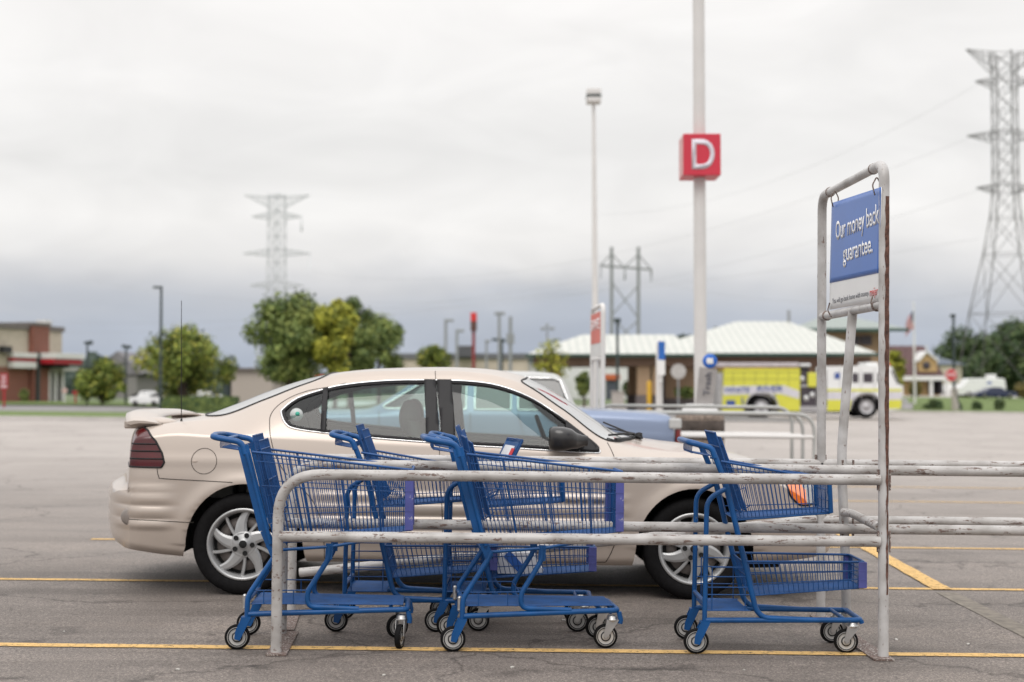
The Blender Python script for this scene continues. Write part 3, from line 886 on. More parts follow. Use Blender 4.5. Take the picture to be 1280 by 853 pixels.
def clean_poly(poly, mind=.006):
    out = []
    for p in poly:
        if not out or math.hypot(p[0] - out[-1][0], p[1] - out[-1][1]) > mind: out.append(p)
    return out

def smooth_poly(pts, closed=True, n=5):
    """catmull-rom through the traced points"""
    k = len(pts); out = []
    for i in range(k if closed else k - 1):
        g = (lambda j: pts[j % k]) if closed else (lambda j: pts[max(0, min(k - 1, j))])
        p0, p1, p2, p3 = g(i - 1), g(i), g(i + 1), g(i + 2)
        for j in range(n):
            t = j / n
            out.append(tuple(.5 * (2 * p1[a] + (p2[a] - p0[a]) * t + (2 * p0[a] - 5 * p1[a] + 4 * p2[a] - p3[a]) * t * t + (3 * p1[a] - p0[a] - 3 * p2[a] + p3[a]) * t ** 3) for a in (0, 1)))
    if not closed: out.append(pts[-1])
    return out

def surf(bvh, x, z, side=-1):
    hit = bvh.ray_cast(Vector((x, side * 3, z)), Vector((0, -side, 0)))
    return hit[0].y if hit[0] else None

def seam(m, bvh, pts, r=.0022, side=-1, lift=.0006, dense=.012):
    out = []
    for a, b in zip(pts, pts[1:]):
        n = max(1, int(math.hypot(b[0] - a[0], b[1] - a[1]) / dense))
        for i in range(n): out.append((a[0] + (b[0] - a[0]) * i / n, a[1] + (b[1] - a[1]) * i / n))
    out.append(pts[-1]); run = []
    for x, z in out:
        y = surf(bvh, x, z, side)
        if y is None or abs(y) < .35:
            if len(run) > 1: m.tube(run, r, 5)
            run = []; continue
        run.append((x, y + side * lift, z))
    if len(run) > 1: m.tube(run, r, 5)

def alloy_wheel(parent, c, side=-1, r=.305, rr=.212, phase=0.0, plain=False):
    """tyre with a silver rim of five curved blades"""
    c = Vector(c); w = .10
    t = MB()
    t.lathe([(rr - .006, -w * .78), (rr + .012, -w * 1.02), (r * .86, -w * 1.10), (r * .955, -w * 1.02), (r * .99, -w * .80), (r, -w * .5), (r, w * .5), (r * .99, w * .8), (r * .95, w), (rr, w * .9)], 64, 'y', (0, 0, 0))
    o = t.build('wheel', M_TYRE, parent)
    o.matrix_basis = Matrix.Translation(c) @ Matrix.Rotation(0 if side < 0 else math.pi, 4, 'Z')
    m = MB()
    m.lathe([(rr + .004, -w * .98), (rr - .002, -w * 1.03), (rr - .010, -w * 1.02), (rr - .016, -w * .90), (rr - .022, -w * .82), (rr - .028, -w * .3), (rr - .028, w * .6)], 64, 'y', (0, 0, 0))
    def sector(a0, r0, w0, a1, r1, w1, y0, y1, curve=0.0, n=8, th=.018):
        vs = []
        for i in range(n + 1):
            t_ = i / n; a = a0 + (a1 - a0) * t_ + curve * math.sin(math.pi * t_); rd = r0 + (r1 - r0) * t_; hw = w0 + (w1 - w0) * t_; y = y0 + (y1 - y0) * t_
            cx, cz = rd * math.cos(a), rd * math.sin(a); tx, tz = -math.sin(a), math.cos(a)
            vs += [(cx - tx * hw, y + .006, cz - tz * hw), (cx - tx * hw * .55, y, cz - tz * hw * .55), (cx + tx * hw * .55, y, cz + tz * hw * .55), (cx + tx * hw, y + .006, cz + tz * hw), (cx + tx * hw, y + th, cz + tz * hw), (cx - tx * hw, y + th, cz - tz * hw)]
        fs = [[i * 6 + j, i * 6 + (j + 1) % 6, i * 6 + 6 + (j + 1) % 6, i * 6 + 6 + j] for i in range(n) for j in range(6)]
        m.add(vs, fs + [[0, 1, 2, 3, 4, 5]], 0, False)
    for k in range(5):
        a = phase + 2 * math.pi * k / 5
        sector(a, .062, .040, a - .36, rr - .012, .021, -.088, -.080, .03)       # broad blade
        sector(a + .52, .075, .010, a + .34, rr - .012, .010, -.080, -.076, .0)    # thin rib beside it
    m.lathe([(.0, -.092), (.026, -.092), (.030, -.088), (.034, -.084), (.074, -.088), (.080, -.082), (.080, -.060)], 32, 'y', (0, 0, 0))
    m.build('rim', M_RIM, o)
    m = MB()
    m.lathe([(0, .0), (rr - .026, .0)], 32, 'y', (0, -.03, 0))
    for k in range(5):
        a = phase + math.pi / 5 + 2 * math.pi * k / 5
        m.lathe([(.0155, -.0895), (.0135, -.0885), (0, -.0885)], 14, 'y', (.056 * math.cos(a), 0, .056 * math.sin(a)))
    m.lathe([(.024, -.0925), (.022, -.095), (0, -.096)], 20, 'y', (0, 0, 0))
    m.build('wheel_recess', M_BLACKHOLE, o)
    m = MB()
    m.lathe([(.10, -.045), (.11, -.05), (rr - .05, -.05), (rr - .05, -.03)], 32, 'y', (0, 0, 0)); m.build('brake_disc', pm('brake_steel', (.16, .14, .13), .6, .6), o)
    return o

# ---------------------------------------------------------------- the beige saloon
CX, CY = G(303, 742, 8.56).x, 9.395
def cl(px, py, Y=None):
    """photo point -> car coordinates (x, z) on the near flank"""
    if Y is None:
        Y = 8.535
        for _ in range(3):
            g = G(px, py, Y); z = g.z
            Y = 8.515 + max(0, z - .62) ** 1.5 * .42 if z < .92 else 8.585 + (z - .92) * .52
        g = G(px, py, Y)
    else: g = G(px, py, Y)
    return (g.x - CX, g.z)
def CT(l, Y=9.395): return [(G(px, py, Y).x - CX, G(px, py, Y).z) for px, py in l]
top_front = CT([(265, 517), (300, 504), (360, 481), (395, 471), (430, 465), (480, 460.8), (560, 459.3), (600, 461), (640, 467), (700, 496), (733, 519), (770, 541), (818, 550.5), (850, 554.5), (906, 564), (956, 577), (1000, 593)])
zc_tab = [(-1.05, .585), (-1.049, .600), (-1.043, .615), (-1.02, .632), (-.98, .655), (-.93, .69), (-.915, .74), (-.902, .88), (-.885, .94), (-.86, .975), (-.80, 1.005), (-.6, 1.03), (-.46, 1.045)] + top_front + [(3.60, .66), (3.64, .60), (3.665, .52), (3.675, .44), (3.68, .40)]
rail = CT([(270, 524), (330, 502), (380, 481), (425, 467.5), (480, 464), (560, 464), (600, 467.5), (640, 477), (700, 514), (758, 553)], 8.77)
def shoulder(f, d): return [(x, f(x) - d) for x in (-1.05, -1.043, -1.0, -.93, -.915, -.902, -.88, -.8, -.6, -.4)]
zc_f = mono(zc_tab)
zr_tab = [(x, z - (.012 if x < -1.0 else .03)) for x, z in shoulder(zc_f, 0)] + rail + [(2.45, .885), (2.75, .865), (3.05, .815), (3.3, .745), (3.5, .675), (3.60, .60), (3.64, .55), (3.68, .38)]
zs_tab = [(x, z - (.035 if x < -.95 else .075 if x < -.7 else .088 if x < -.5 else .096)) for x, z in shoulder(zc_f, 0)] + [(-.2, .951), (.1, .949), (.3, .942), (.6, .925), (1.2, .900), (1.8, .868), (2.2, .845), (2.6, .825), (2.9, .79), (3.2, .71), (3.4, .64), (3.55, .55), (3.62, .48), (3.68, .34)]
arch_r = (0.012, .3)
def rib_main(u, z):
    d = 0.0
    if .30 < z < .63:
        f = sstep(.34, .50, u) * (1 - sstep(2.18, 2.34, u))
        g = sstep(.30, .34, z) * (1 - sstep(.60, .635, z))
        s = abs(math.sin(math.pi * (z - .32) / .083))
        d += (.015 * s ** .8 + .002) * f * g
    if .36 < z < .66:
        f = (1 - sstep(-.52, -.36, u)); g = sstep(.37, .41, z) * (1 - sstep(.62, .66, z))
        d += (.013 * abs(math.sin(math.pi * (z - .37) / .080)) ** .8 + .002) * f * g
    # flares round the wheels
    for cx in (0.0, 2.73):
        rr = math.hypot(u - cx, z - .31)
        if rr > .33: d += .016 * math.exp(-((rr - .36) / .05) ** 2) * (1 if z > .3 else .4)
    # shoulder crease
    d += .004 * math.exp(-((z - .80) / .03) ** 2)
    return d
xs = [-1.05, -1.0495, -1.0485, -1.047, -1.045, -1.0425, -1.039, -1.035, -1.03, -1.024, -1.017, -1.01, -1.0, -.99, -.98, -.968, -.955, -.942, -.93, -.922, -.915, -.910, -.906, -.902, -.896, -.885, -.872, -.86, -.84, -.82]
x_ = -.79
while x_ < 3.45: xs.append(round(x_, 4)); x_ += .0275
xs += [3.46, 3.49, 3.52, 3.55, 3.575, 3.60, 3.62, 3.635, 3.65, 3.662, 3.67, 3.675, 3.68]
SPEC = dict(xs=xs, zb=[(-1.05, .345), (-1.04, .315), (-1.0, .285), (-.93, .262), (-.7, .25), (-.3, .22), (.5, .20), (2.2, .195), (2.6, .2), (3.2, .225), (3.5, .245), (3.64, .27), (3.68, .32)],
            zs=zs_tab, zr=zr_tab, zc=zc_tab,
            ws=[(-1.05, .44), (-1.048, .50), (-1.044, .56), (-1.036, .62), (-1.02, .685), (-.99, .745), (-.94, .80), (-.87, .842), (-.7, .868), (-.3, .878), (.5, .885), (2.2, .885), (2.9, .880), (3.2, .868), (3.45, .835), (3.58, .79), (3.65, .72), (3.68, .62)],
            yr=[(-1.05, .40), (-1.04, .54), (-1.02, .64), (-.99, .69), (-.95, .72), (-.9, .71), (-.6, .74), (-.36, .72), (0, .66), (.4, .60), (.8, .575), (1.4, .585), (1.7, .61), (2.0, .68), (2.25, .745), (2.6, .76), (3.1, .75), (3.4, .70), (3.6, .62), (3.68, .54)],
            shift=lambda u: .028 * (1 - sstep(-1.05, -.75, u)), warp=lambda u: .25 * (1 - sstep(-1.05, -.45, u)) - .15 * sstep(3.0, 3.68, u),
            prof=[(.18, .955), (.28, .975), (.4, .992), (.55, 1.0), (.68, 1.0), (.78, .99), (.86, .975), (.94, .955), (1.02, .93)],
            rib=rib_main, bulge=.018)

car = root('parked_car', CX, CY, 'beige four-door car with a rear spoiler parked side-on behind the blue shopping carts', 'car')
bm = body_shell(SPEC)
near = lambda f: f.calc_center_median().y < -.40
far = lambda f: f.calc_center_median().y > .40
def green(sd):
    return (lambda f: f.calc_center_median().y * sd > .40)
# side windows (one opening per side, taking in the pillars)
win_px = [(350, 517), (352, 511), (370, 497.5), (402, 487), (426, 481.5), (466, 477), (506, 475.3), (560, 475.8), (586, 477), (613, 480.5), (639, 488), (666, 500), (692.5, 517), (719, 538), (738, 553.5), (747, 562), (747, 566), (740, 566.3), (692, 563.5), (640, 560), (586, 557), (530, 552.5), (466, 547.5), (400, 540.5), (367, 535.5), (356, 529.5)]
win = clean_poly([cl(*p) for p in win_px], .004)
tail_px = [(172, 533), (183, 538.5), (194, 551), (202, 567), (204.5, 578), (200.5, 584.5)]
tail = [cl(*p) for p in tail_px]; tail = [(-1.2, tail[0][1] - .005)] + tail + [(-1.2, cl(163, 583.5)[1])]
head_px = [(983, 603), (985, 613), (988.5, 621), (995, 628), (1003, 632.5)]
head = [cl(*p) for p in head_px]; head = head + [(3.80, cl(1035, 631)[1]), (3.80, .73), (cl(985, 600)[0], cl(985, 596)[1])]
pil_px = [[(527, 470), (541.3, 470), (547.0, 530), (547.8, 560), (531, 560), (530, 515)], [(543.0, 470), (561, 470), (565, 510), (568.5, 560), (549.8, 560), (549, 530)],
          [(402, 480), (408.5, 480), (406, 546), (399.5, 546)], [(705, 527), (711, 525), (760, 560), (752, 572), (704, 570)]]
pil_xz = [[cl(*p) for p in q] for q in pil_px]
groups = {}
arch = lambda cx, r: [(cx + r * math.cos(a), .305 + r * math.sin(a)) for a in [2 * math.pi * i / 40 for i in range(40)]]
dele = []
for sd in (-1, 1):
    ok = green(sd)
    groups['win', sd] = cut(bm, win, lambda f: ok(f) and f.calc_center_median().z > .80)
    for q in pil_xz: cut(bm, q, lambda f: ok(f) and f.calc_center_median().z > .80 and inside((f.calc_center_median().x, f.calc_center_median().z), win))
    lowf = lambda f: ok(f) and f.calc_center_median().z < .75
    a1 = [(0.012 + .345 * math.cos(t) * (1.0 if math.cos(t) > 0 else 1.0), .315 + .345 * math.sin(t)) for t in [math.pi * i / 26 for i in range(27)]]
    rearA = [(.012 + .352 * math.cos(t), .29 + .375 * math.sin(t)) for t in [math.pi * i / 26 for i in range(27)]] + [(-.40, .10), (.40, .10)]
    fx = cl(868, 690)[0]
    frontA = [(fx + .352 * math.cos(t), .29 + .375 * math.sin(t)) for t in [math.pi * i / 26 for i in range(27)]] + [(fx - .385, .10), (fx + .37, .10)]
    for nm, A_ in (('a', rearA), ('b', frontA)):
        groups[nm, sd] = cut(bm, A_, lowf)
    # the cuts invalidate nothing: faces lists are taken once more below
for sd in (-1, 1):
    ok2 = (lambda s_: (lambda f: f.calc_center_median().y * s_ > .52))(sd)
    cut(bm, tail, ok2); cut(bm, head, ok2)
    plate = [(-1.2, .80), (-.80, .80), (-.80, .66), (-1.2, .66)]
# windscreen and rear window, scored from above
wsn = [(1.665, -.535), (1.69, -.30), (1.70, 0), (1.69, .30), (1.665, .535), (1.80, .585), (2.0, .645), (2.20, .70), (2.29, .60), (2.36, .35), (2.385, 0), (2.36, -.35), (2.29, -.60), (2.20, -.70), (2.0, -.645), (1.80, -.585)]
rwn = [(.40, -.55), (.44, -.3), (.45, 0), (.44, .3), (.40, .55), (.2, .585), (0, .61), (-.18, .63), (-.29, .55), (-.34, .3), (-.35, 0), (-.34, -.3), (-.29, -.55), (-.18, -.63), (0, -.61), (.2, -.585)]
topf = lambda f: f.calc_center_median().z > .88 and abs(f.calc_center_median().y) < .78 and f.normal.z > .2
bm.normal_update()
cut(bm, wsn, topf, True); cut(bm, rwn, topf, True)
bvh = BVHTree.FromBMesh(bm)
sel = {'side_window': [], 'arch': [], 'tail_light': [], 'headlight': [], 'windscreen': [], 'rear_window': []}
for f in bm.faces:
    c = f.calc_center_median(); p = (c.x, c.z)
    if abs(c.y) > .40 and c.z > .80 and inside(p, win): sel['side_window'].append(f)
    elif abs(c.y) > .40 and c.z < .75 and (inside(p, rearA) or inside(p, frontA)): sel['arch'].append(f)
    elif abs(c.y) > .52 and inside(p, tail): sel['tail_light'].append(f)
    elif abs(c.y) > .52 and inside(p, head): sel['headlight'].append(f)
    elif topf(f) and inside((c.x, c.y), wsn): sel['windscreen'].append(f)
    elif topf(f) and inside((c.x, c.y), rwn): sel['rear_window'].append(f)
for sd in (-1, 1):
    fs = [f for f in sel['side_window'] if f.calc_center_median().y * sd > 0]
    isp = lambda f, q: inside((f.calc_center_median().x, f.calc_center_median().z), q)
    for q in pil_xz:
        ff = [f for f in fs if isp(f, q)]
        if ff: faces_obj('door_pillar', ff, M_RUBBER, car, (0, .001, 0), thick=-.012)
    fs = [f for f in fs if not any(isp(f, q) for q in pil_xz)]
    g = faces_obj('side_window', fs, M_GLASS, car, (0, .012, 0))
    if sd == -1: gnear = g
    fs = [f for f in sel['tail_light'] if f.calc_center_median().y * sd > 0]
    faces_obj('tail_light', fs, M_RED, car, (0, -.002, 0), thick=0)
    fs = [f for f in sel['headlight'] if f.calc_center_median().y * sd > 0]
    hl = faces_obj('headlight', fs, M_LENS, car, (0, .0, 0))
    fo_ = [f for f in fs if f.calc_center_median().x < cl(1010, 620)[0]]
    if fo_: faces_obj('turn_signal', fo_, M_ORANGE, hl, (0, -.003, 0))
    fo_ = [f for f in fs if f.calc_center_median().x >= cl(1010, 620)[0]]
    if fo_: faces_obj('reflector', fo_, pm('lamp_reflector', (.75, .75, .73), .25, .6), hl, (-.01, .02, 0))
faces_obj('windscreen', sel['windscreen'], M_WSH, car)
faces_obj('rear_window', sel['rear_window'], M_WSH, car)
bmesh.ops.delete(bm, geom=[f for k in sel for f in sel[k]], context='FACES')
me = bpy.data.meshes.new('body'); bm.to_mesh(me); bm.free(); me.materials.append(M_CAR)
body = bpy.data.objects.new('body', me); COL.objects.link(body); body.parent = car

# window surrounds, pillars
wl = clean_poly(smooth_poly(win, True, 3), .003)
for sd in (-1, 1):
    tr = MB(); ch = MB(); pts = []
    for x, z in wl:
        y = surf(bvh, x, z, sd)
        if y is None: continue
        pts.append(Vector((x, y, z)))
    cx_ = sum(p.x for p in pts) / len(pts); cz_ = sum(p.z for p in pts) / len(pts)
    pts.append(pts[0])
    ch.tube([p + Vector((0, sd * .001, 0)) for p in pts], .0065, 6)
    ins = [p + Vector(((cx_ - p.x) * .014, -sd * .004, (cz_ - p.z) * .075)) for p in pts]
    tr.tube(ins, .0125, 6)
    ch.build('chrome_trim', M_CHROME, car); tr.build('window_frame', M_RUBBER, car)
# panel gaps
sm = MB()
rear_door = [(430, 479), (412, 483.5), (385, 488), (362, 496), (345, 507), (336.5, 519), (336, 532), (338, 548), (343, 568), (354, 589), (372, 607), (389, 625), (400, 649), (404, 680), (404, 699)]
mid_gap = [(547.6, 556), (548.5, 590), (550.5, 620), (552, 650), (553, 700)]
top_gap = [(541, 464), (542, 475)]
front_gap = [(758, 554), (762.5, 563), (767, 576), (774, 600), (778, 630), (776, 655), (765, 688), (757, 704)]
bump_gap = [(195, 585), (197, 596), (203, 598.5), (250, 601), (290, 603)]
low_gap = [(149, 650), (180, 650.5), (241, 653.5)]
fender = [(786, 631.5), (821, 633)]
sill = [(404, 699), (553, 703), (757, 704)]
for sd in (-1, 1):
    for l in (rear_door, mid_gap, front_gap, bump_gap, low_gap, sill):
        seam(sm, bvh, smooth_poly([cl(*p) for p in l], False, 4), .0024, sd)
    seam(sm, bvh, [cl(*p) for p in top_gap], .002, sd)
c0 = cl(254.3, 576.4); seam(sm, bvh, [(c0[0] + .076 * math.cos(a), c0[1] + .076 * math.sin(a)) for a in [2 * math.pi * i / 48 for i in range(49)]], .0020, -1)
sm.build('panel_gaps', M_SEAM, car)
# black line where the glass meets the roof pillars
m = MB()
for sd in (-1, 1):
    for poly in (wsn, rwn): pass
def top_z(x, y):
    h = bvh.ray_cast(Vector((x, y, 3)), Vector((0, 0, -1))); return h[0].z if h[0] else None
for poly in (wsn, rwn):
    q = clean_poly(smooth_poly(poly, True, 6), .01); q.append(q[0]); pts = []
    for x, y in q:
        z = top_z(x, y)
        if z: pts.append((x, y, z + .001))
    m.tube(pts, .0065, 6)
m.build('window_seal', M_RUBBER, car)
# fuel door dimple
yy = surf(bvh, c0[0] - .045, c0[1]); m = MB(); m.ball((c0[0] - .055, yy + .002, c0[1] - .003), (.022, .005, .010)); m.build('fuel_door_notch', pm('beige_shade', (.40, .33, .28), .5), car)
# lamp slats on the tail light
m = MB()
for k, zz in enumerate((cl(190, 555)[1], cl(190, 564)[1], cl(190, 573.5)[1])):
    x0, x1 = cl(165, 560)[0], cl(203, 575)[0] - .02 * (2 - k)
    seam(m, bvh, [(x0 - .02, zz), (x1, zz)], .0045, -1, .004); seam(m, bvh, [(x0 - .02, zz), (x1, zz)], .0045, 1, .004)
m.build('tail_light_bars', M_RUBBER, car)
m = MB()
for sd in (-1, 1): seam(m, bvh, [t for t in tail[1:-1]], .006, sd, .002); seam(m, bvh, [tail[-2], (-.85, tail[-1][1])], .006, sd, .002)
m.build('tail_light_rim', M_RUBBER, car)
m = MB()
for sd in (-1, 1): seam(m, bvh, smooth_poly([cl(984, 598)] + [cl(*p) for p in head_px] + [cl(1020, 632)], False, 4), .007, sd, .001)
m.build('headlight_rim', M_RUBBER, car)
# bumper corner lamp
p = cl(148, 647); m = MB()
yb_ = surf(bvh, p[0] + .03, p[1]) or -.74
m.lathe([(.0, -.004), (.040, -.004), (.046, 0), (.052, .006)], 20, 'y', (p[0] + .045, (surf(bvh, p[0] + .045, p[1]) or -.8) + .004, p[1]), smooth=True)
m.build('bumper_lamp', pm('smoked_lens', (.22, .19, .17), .3, 0, .1, 30, coat=.4), car)
# spoiler on two feet
m = MB()
vs = []; N = 28
prof_s = [(-.03, .004), (-.028, .024), (.02, .040), (.09, .038), (.16, .024), (.22, .004), (.21, -.006), (.16, .008), (.06, .012), (.0, -.008)]
for i in range(N + 1):
    t = -1 + 2 * i / N; y = .74 * t
    lift = .050 * (1 - sstep(.60, 1.0, abs(t))) + .0; sc = 1 - .12 * abs(t) ** 3; base = 1.026 - .016 * t * t
    for (px_, pz_) in prof_s: vs.append((-.835 + px_ * sc + .12 * t * t, y, base + pz_ * (1.0 if abs(t) < .93 else .55) + lift * .55))
k = len(prof_s)
m.add(vs, [[i * k + j, i * k + (j + 1) % k, (i + 1) * k + (j + 1) % k, (i + 1) * k + j] for i in range(N) for j in range(k)], 0, True)
m.add(vs[:k], [list(range(k))]); m.add(vs[-k:], [list(range(k))[::-1]])
for sd in (-1, 1): m.ball((-.62, sd * .60, 1.015), (.17, .10, .040), 0, 18, 10); m.box((-.78, sd * .60 - .05, .98), (-.66, sd * .60 + .05, 1.03), bev=.01)
m.build('spoiler', M_CAR, car)
# aerial
p = G(224.5, 533, 8.75); m = MB(); ax = p.x - CX; ay = 8.75 - CY
m.lathe([(0, .05), (.006, .045), (.010, .02), (.020, .004), (.022, -.01)], 12, 'z', (ax, ay, p.z)); top_ = G(223, 376, 8.75)
m.tube([(ax, ay, p.z + .03), (top_.x - CX, ay, top_.z)], [.0028, .0018], 6); m.build('aerial', M_RUBBER, car)
# mirror
m = MB(); c = G(702, 549, 8.42); mx_, mz_ = c.x - CX, c.z
vs = []; secs = [(-.085, .028, .050), (-.078, .052, .066), (-.05, .070, .074), (.0, .074, .072), (.05, .066, .060), (.085, .045, .046), (.115, .022, .036), (.15, .018, .030)]
n = 18
for (dx, ry, rz_) in secs:
    for j in range(n):
        a = 2 * math.pi * j / n; cc, ss = math.cos(a), math.sin(a)
        vs.append((mx_ + dx, -.955 + ry * math.copysign(abs(cc) ** .75, cc) + (max(0, dx - .04)) * .6, mz_ + rz_ * math.copysign(abs(ss) ** .75, ss) - .012 * (dx > .06)))
m.add(vs, [[i * n + j, i * n + (j + 1) % n, (i + 1) * n + (j + 1) % n, (i + 1) * n + j] for i in range(len(secs) - 1) for j in range(n)], 0, True)
m.add(vs[:n], [list(range(n))]); m.add(vs[-n:], [list(range(n))])
m.bar((mx_ + .08, -.90, mz_ - .045), (mx_ + .11, -.80, mz_ - .055), .04, .05)
m.build('wing_mirror', pm('mirror_black', (.02, .018, .018), .28, 0, .1, 10, coat=.3), car)
# wipers and cowl
m = MB()
cw = [(2.24, -.66), (2.33, -.5), (2.40, -.2), (2.42, 0), (2.40, .2), (2.33, .5), (2.24, .66)]
zz = lambda x, y: (top_z(x, y) or .93)
m.tube([(x, y, zz(x, y) + .006) for x, y in cw], .014, 8)
m.tube([(2.40, -.30, zz(2.40, -.3) + .03), (2.30, -.52, zz(2.30, -.52) + .035), (2.20, -.62, .97)], .007, 6)
m.tube([(2.42, -.42, zz(2.42, -.42) + .02), (2.20, -.10, zz(2.2, -.1) + .02)], .006, 6)
m.tube([(2.42, .10, zz(2.42, .1) + .02), (2.22, .5, zz(2.22, .5) + .02)], .006, 6)
m.lathe([(0, .03), (.02, .025), (.022, 0)], 10, 'z', (2.41, -.36, zz(2.41, -.36) + .02))
m.box((2.37, -.30, zz(2.38, -.3) - .004), (2.44, -.05, zz(2.42, -.1) + .012), bev=.004)
m.build('wiper', M_RUBBER, car)
# underside, wheel wells
m = MB(); m.box((-.70, -.60, .28), (3.50, .60, .56)); m.box((.42, -.80, .22), (2.30, .80, .40)); m.box((-.72, -.70, .34), (-.42, .70, .55)); m.box((3.15, -.72, .28), (3.45, .72, .50))
for cx in (.012, fx):
    for sd in (-1, 1):
        m.lathe([(.385, sd * .835), (.385, sd * .58), (.0, sd * .58)], 24, 'y', (cx, 0, .30), arc=(-.15, math.pi + .15))
m.build('underbody', M_BLACKHOLE, car)
m = MB(); m.lathe([(0, -.17), (.060, -.16), (.065, 0), (.06, .16), (0, .17)], 14, 'x', (cl(945, 703)[0] + .05, -.45, .21)); m.build('fog_lamp_housing', M_BLACKHOLE, car)
# interior
m = MB()
m.box((-.1, -.70, .50), (2.2, .70, .56))
for sd in (-1, 1): m.box((.0, sd * .745 - .02, .52), (2.15, sd * .745 + .02, .875), bev=.01)
m.box((-.25, -.66, .56), (-.10, .66, .93), bev=.02)
m.build('cabin_trim', M_GREYIN, car)
m = MB()
vs = []
for x, z in ((1.98, .82), (2.05, .90), (2.28, .90), (2.3, .6), (2.0, .6)): vs += [(x, -.70, z), (x, .70, z)]
m.prism([(1.98, .80), (2.02, .885), (2.12, .905), (2.30, .89), (2.30, .6), (2.02, .6)], -.70, .70, 'y'); m.build('dashboard', M_GREYIN, car)
m = MB()
q = [(1.85 + 0 * i, 0, 0) for i in range(1)]
ring = [(1.83 - .06 * math.sin(a), .36 + .17 * math.cos(a), .90 + .16 * math.sin(a)) for a in [2 * math.pi * i / 24 for i in range(25)]]
m.tube(ring, .014, 8); m.tube([(1.83, .20, .90), (1.83, .52, .90)], .012, 6); m.tube([(1.83, .36, .9), (2.05, .36, .82)], .025, 8); m.build('steering_wheel', M_RUBBER, car)
def seat(x, y, hd=True, w=.24, sx=0):
    m = MB()
    m.box((x - .05, y - w, .52), (x + .45, y + w, .66), bev=.04)
    vs = []; secs = []
    for i in range(9):
        t = i / 8; z = .62 + .42 * t; xx = x - .02 - .13 * t; ww = w * (1 - .18 * t * t); secs.append((xx, ww, z))
    for xx, ww, z in secs:
        for j in range(12):
            a = 2 * math.pi * j / 12; vs.append((xx + .055 * math.cos(a), y + ww * math.copysign(abs(math.sin(a)) ** .5, math.sin(a)), z))
    m.add(vs, [[i * 12 + j, i * 12 + (j + 1) % 12, (i + 1) * 12 + (j + 1) % 12, (i + 1) * 12 + j] for i in range(8) for j in range(12)], 0, True); m.add(vs[-12:], [list(range(12))])
    o = m.build('seat', M_SEAT, car)
    if hd:
        h = MB(); h.ball((x - .18, y, 1.06), (.068, .13, .115), 0, 16, 12); h.tube([(x - .165, y - .05, 1.0), (x - .15, y - .05, .92)], .008, 6); h.tube([(x - .165, y + .05, 1.0), (x - .15, y + .05, .92)], .008, 6)
        h.build('headrest', M_SEAT, o)
hx = G(510, 530, 9.05).x - CX
seat(hx + .18, -.36); seat(hx + .16, .36)
m = MB(); m.box((-.08, -.62, .55), (.35, .62, .68), bev=.03); m.bar((-.0, 0, .66), (-.16, 0, .95), .12, 1.24); m.build('rear_seat', M_SEAT, car)
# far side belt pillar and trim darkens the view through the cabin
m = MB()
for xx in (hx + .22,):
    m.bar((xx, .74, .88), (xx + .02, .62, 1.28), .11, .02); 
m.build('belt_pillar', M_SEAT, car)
# round sticker in the quarter window
sx, sz = cl(369, 518.5); ysf = surf(bvh, sx, sz) + .010
m = MB(); m.lathe([(0, 0), (.040, 0), (.040, .001), (0, .001)], 24, 'y', (sx, ysf, sz)); st_ = m.build('window_sticker', pm('sticker_white', (.55, .58, .56), .5), gnear)
m = MB(); m.lathe([(0, 0), (.014, 0), (.014, .001), (0, .001)], 16, 'y', (sx + .006, ysf - .0012, sz + .005)); m.build('sticker_mark', pm('sticker_green', (.05, .42, .30), .5), st_)
# badge lettering on the door
bA = cl(712, 627.5); bB = cl(736, 628); yb_ = surf(bvh, bA[0], bA[1] + .01)
M_BADGE = pm('badge_grey', (.16, .14, .13), .4, .5)
text_mesh('badge_lettering', 'GRAND AM', M_BADGE, car, (cl(705, 624)[0], yb_ - .001, bA[1]), (bB[0] - .02, yb_ - .001, bA[1]), (0, 0, 1), .018, (0, -1, 0), .003, .02, .002)
text_mesh('badge_lettering', 'SE1', M_BADGE, car, (cl(739, 624)[0], yb_ - .001, bA[1]), (cl(753, 624)[0], yb_ - .001, bA[1]), (0, 0, 1), .018, (0, -1, 0), .003, .04, .002)
# door handles
m = MB()
for px_ in (437, 640):
    hxx, hz = cl(px_, 577); yh = surf(bvh, hxx, hz)
    m.box((hxx - .075, yh - .012, hz - .014), (hxx + .075, yh + .01, hz + .014), bev=.008)
m.build('door_handle', M_CAR, car)
for sd in (-1, 1):
    alloy_wheel(car, (0, sd * .755, .302), sd, phase=.55); alloy_wheel(car, (fx, sd * .755, .302), sd, phase=1.2)
# ================================================================ light blue sedan behind
M_BLCAR = pm('pale_blue_car_paint', (.19, .235, .34), .3, .3, .02, 1.2, coat=.4)
M_CREAM = pm('cream_roof', (.45, .45, .44), .5, 0, .04, 4)
M_DKGL = glass('smoked_window_glass', (.07, .09, .11), .09)
M_CONC = pm('concrete', (.42, .38, .35), .85, 0, .15, 8, .2, 60)
M_GREY = pm('pole_grey', (.30, .31, .32), .5, .3, .1, 8)
M_DKPOLE = pm('dark_green_pole', (.035, .05, .05), .5, 0, .1, 8)
M_POLEW = pm('white_painted_pole', (.62, .60, .58), .45, 0, .05, 2)

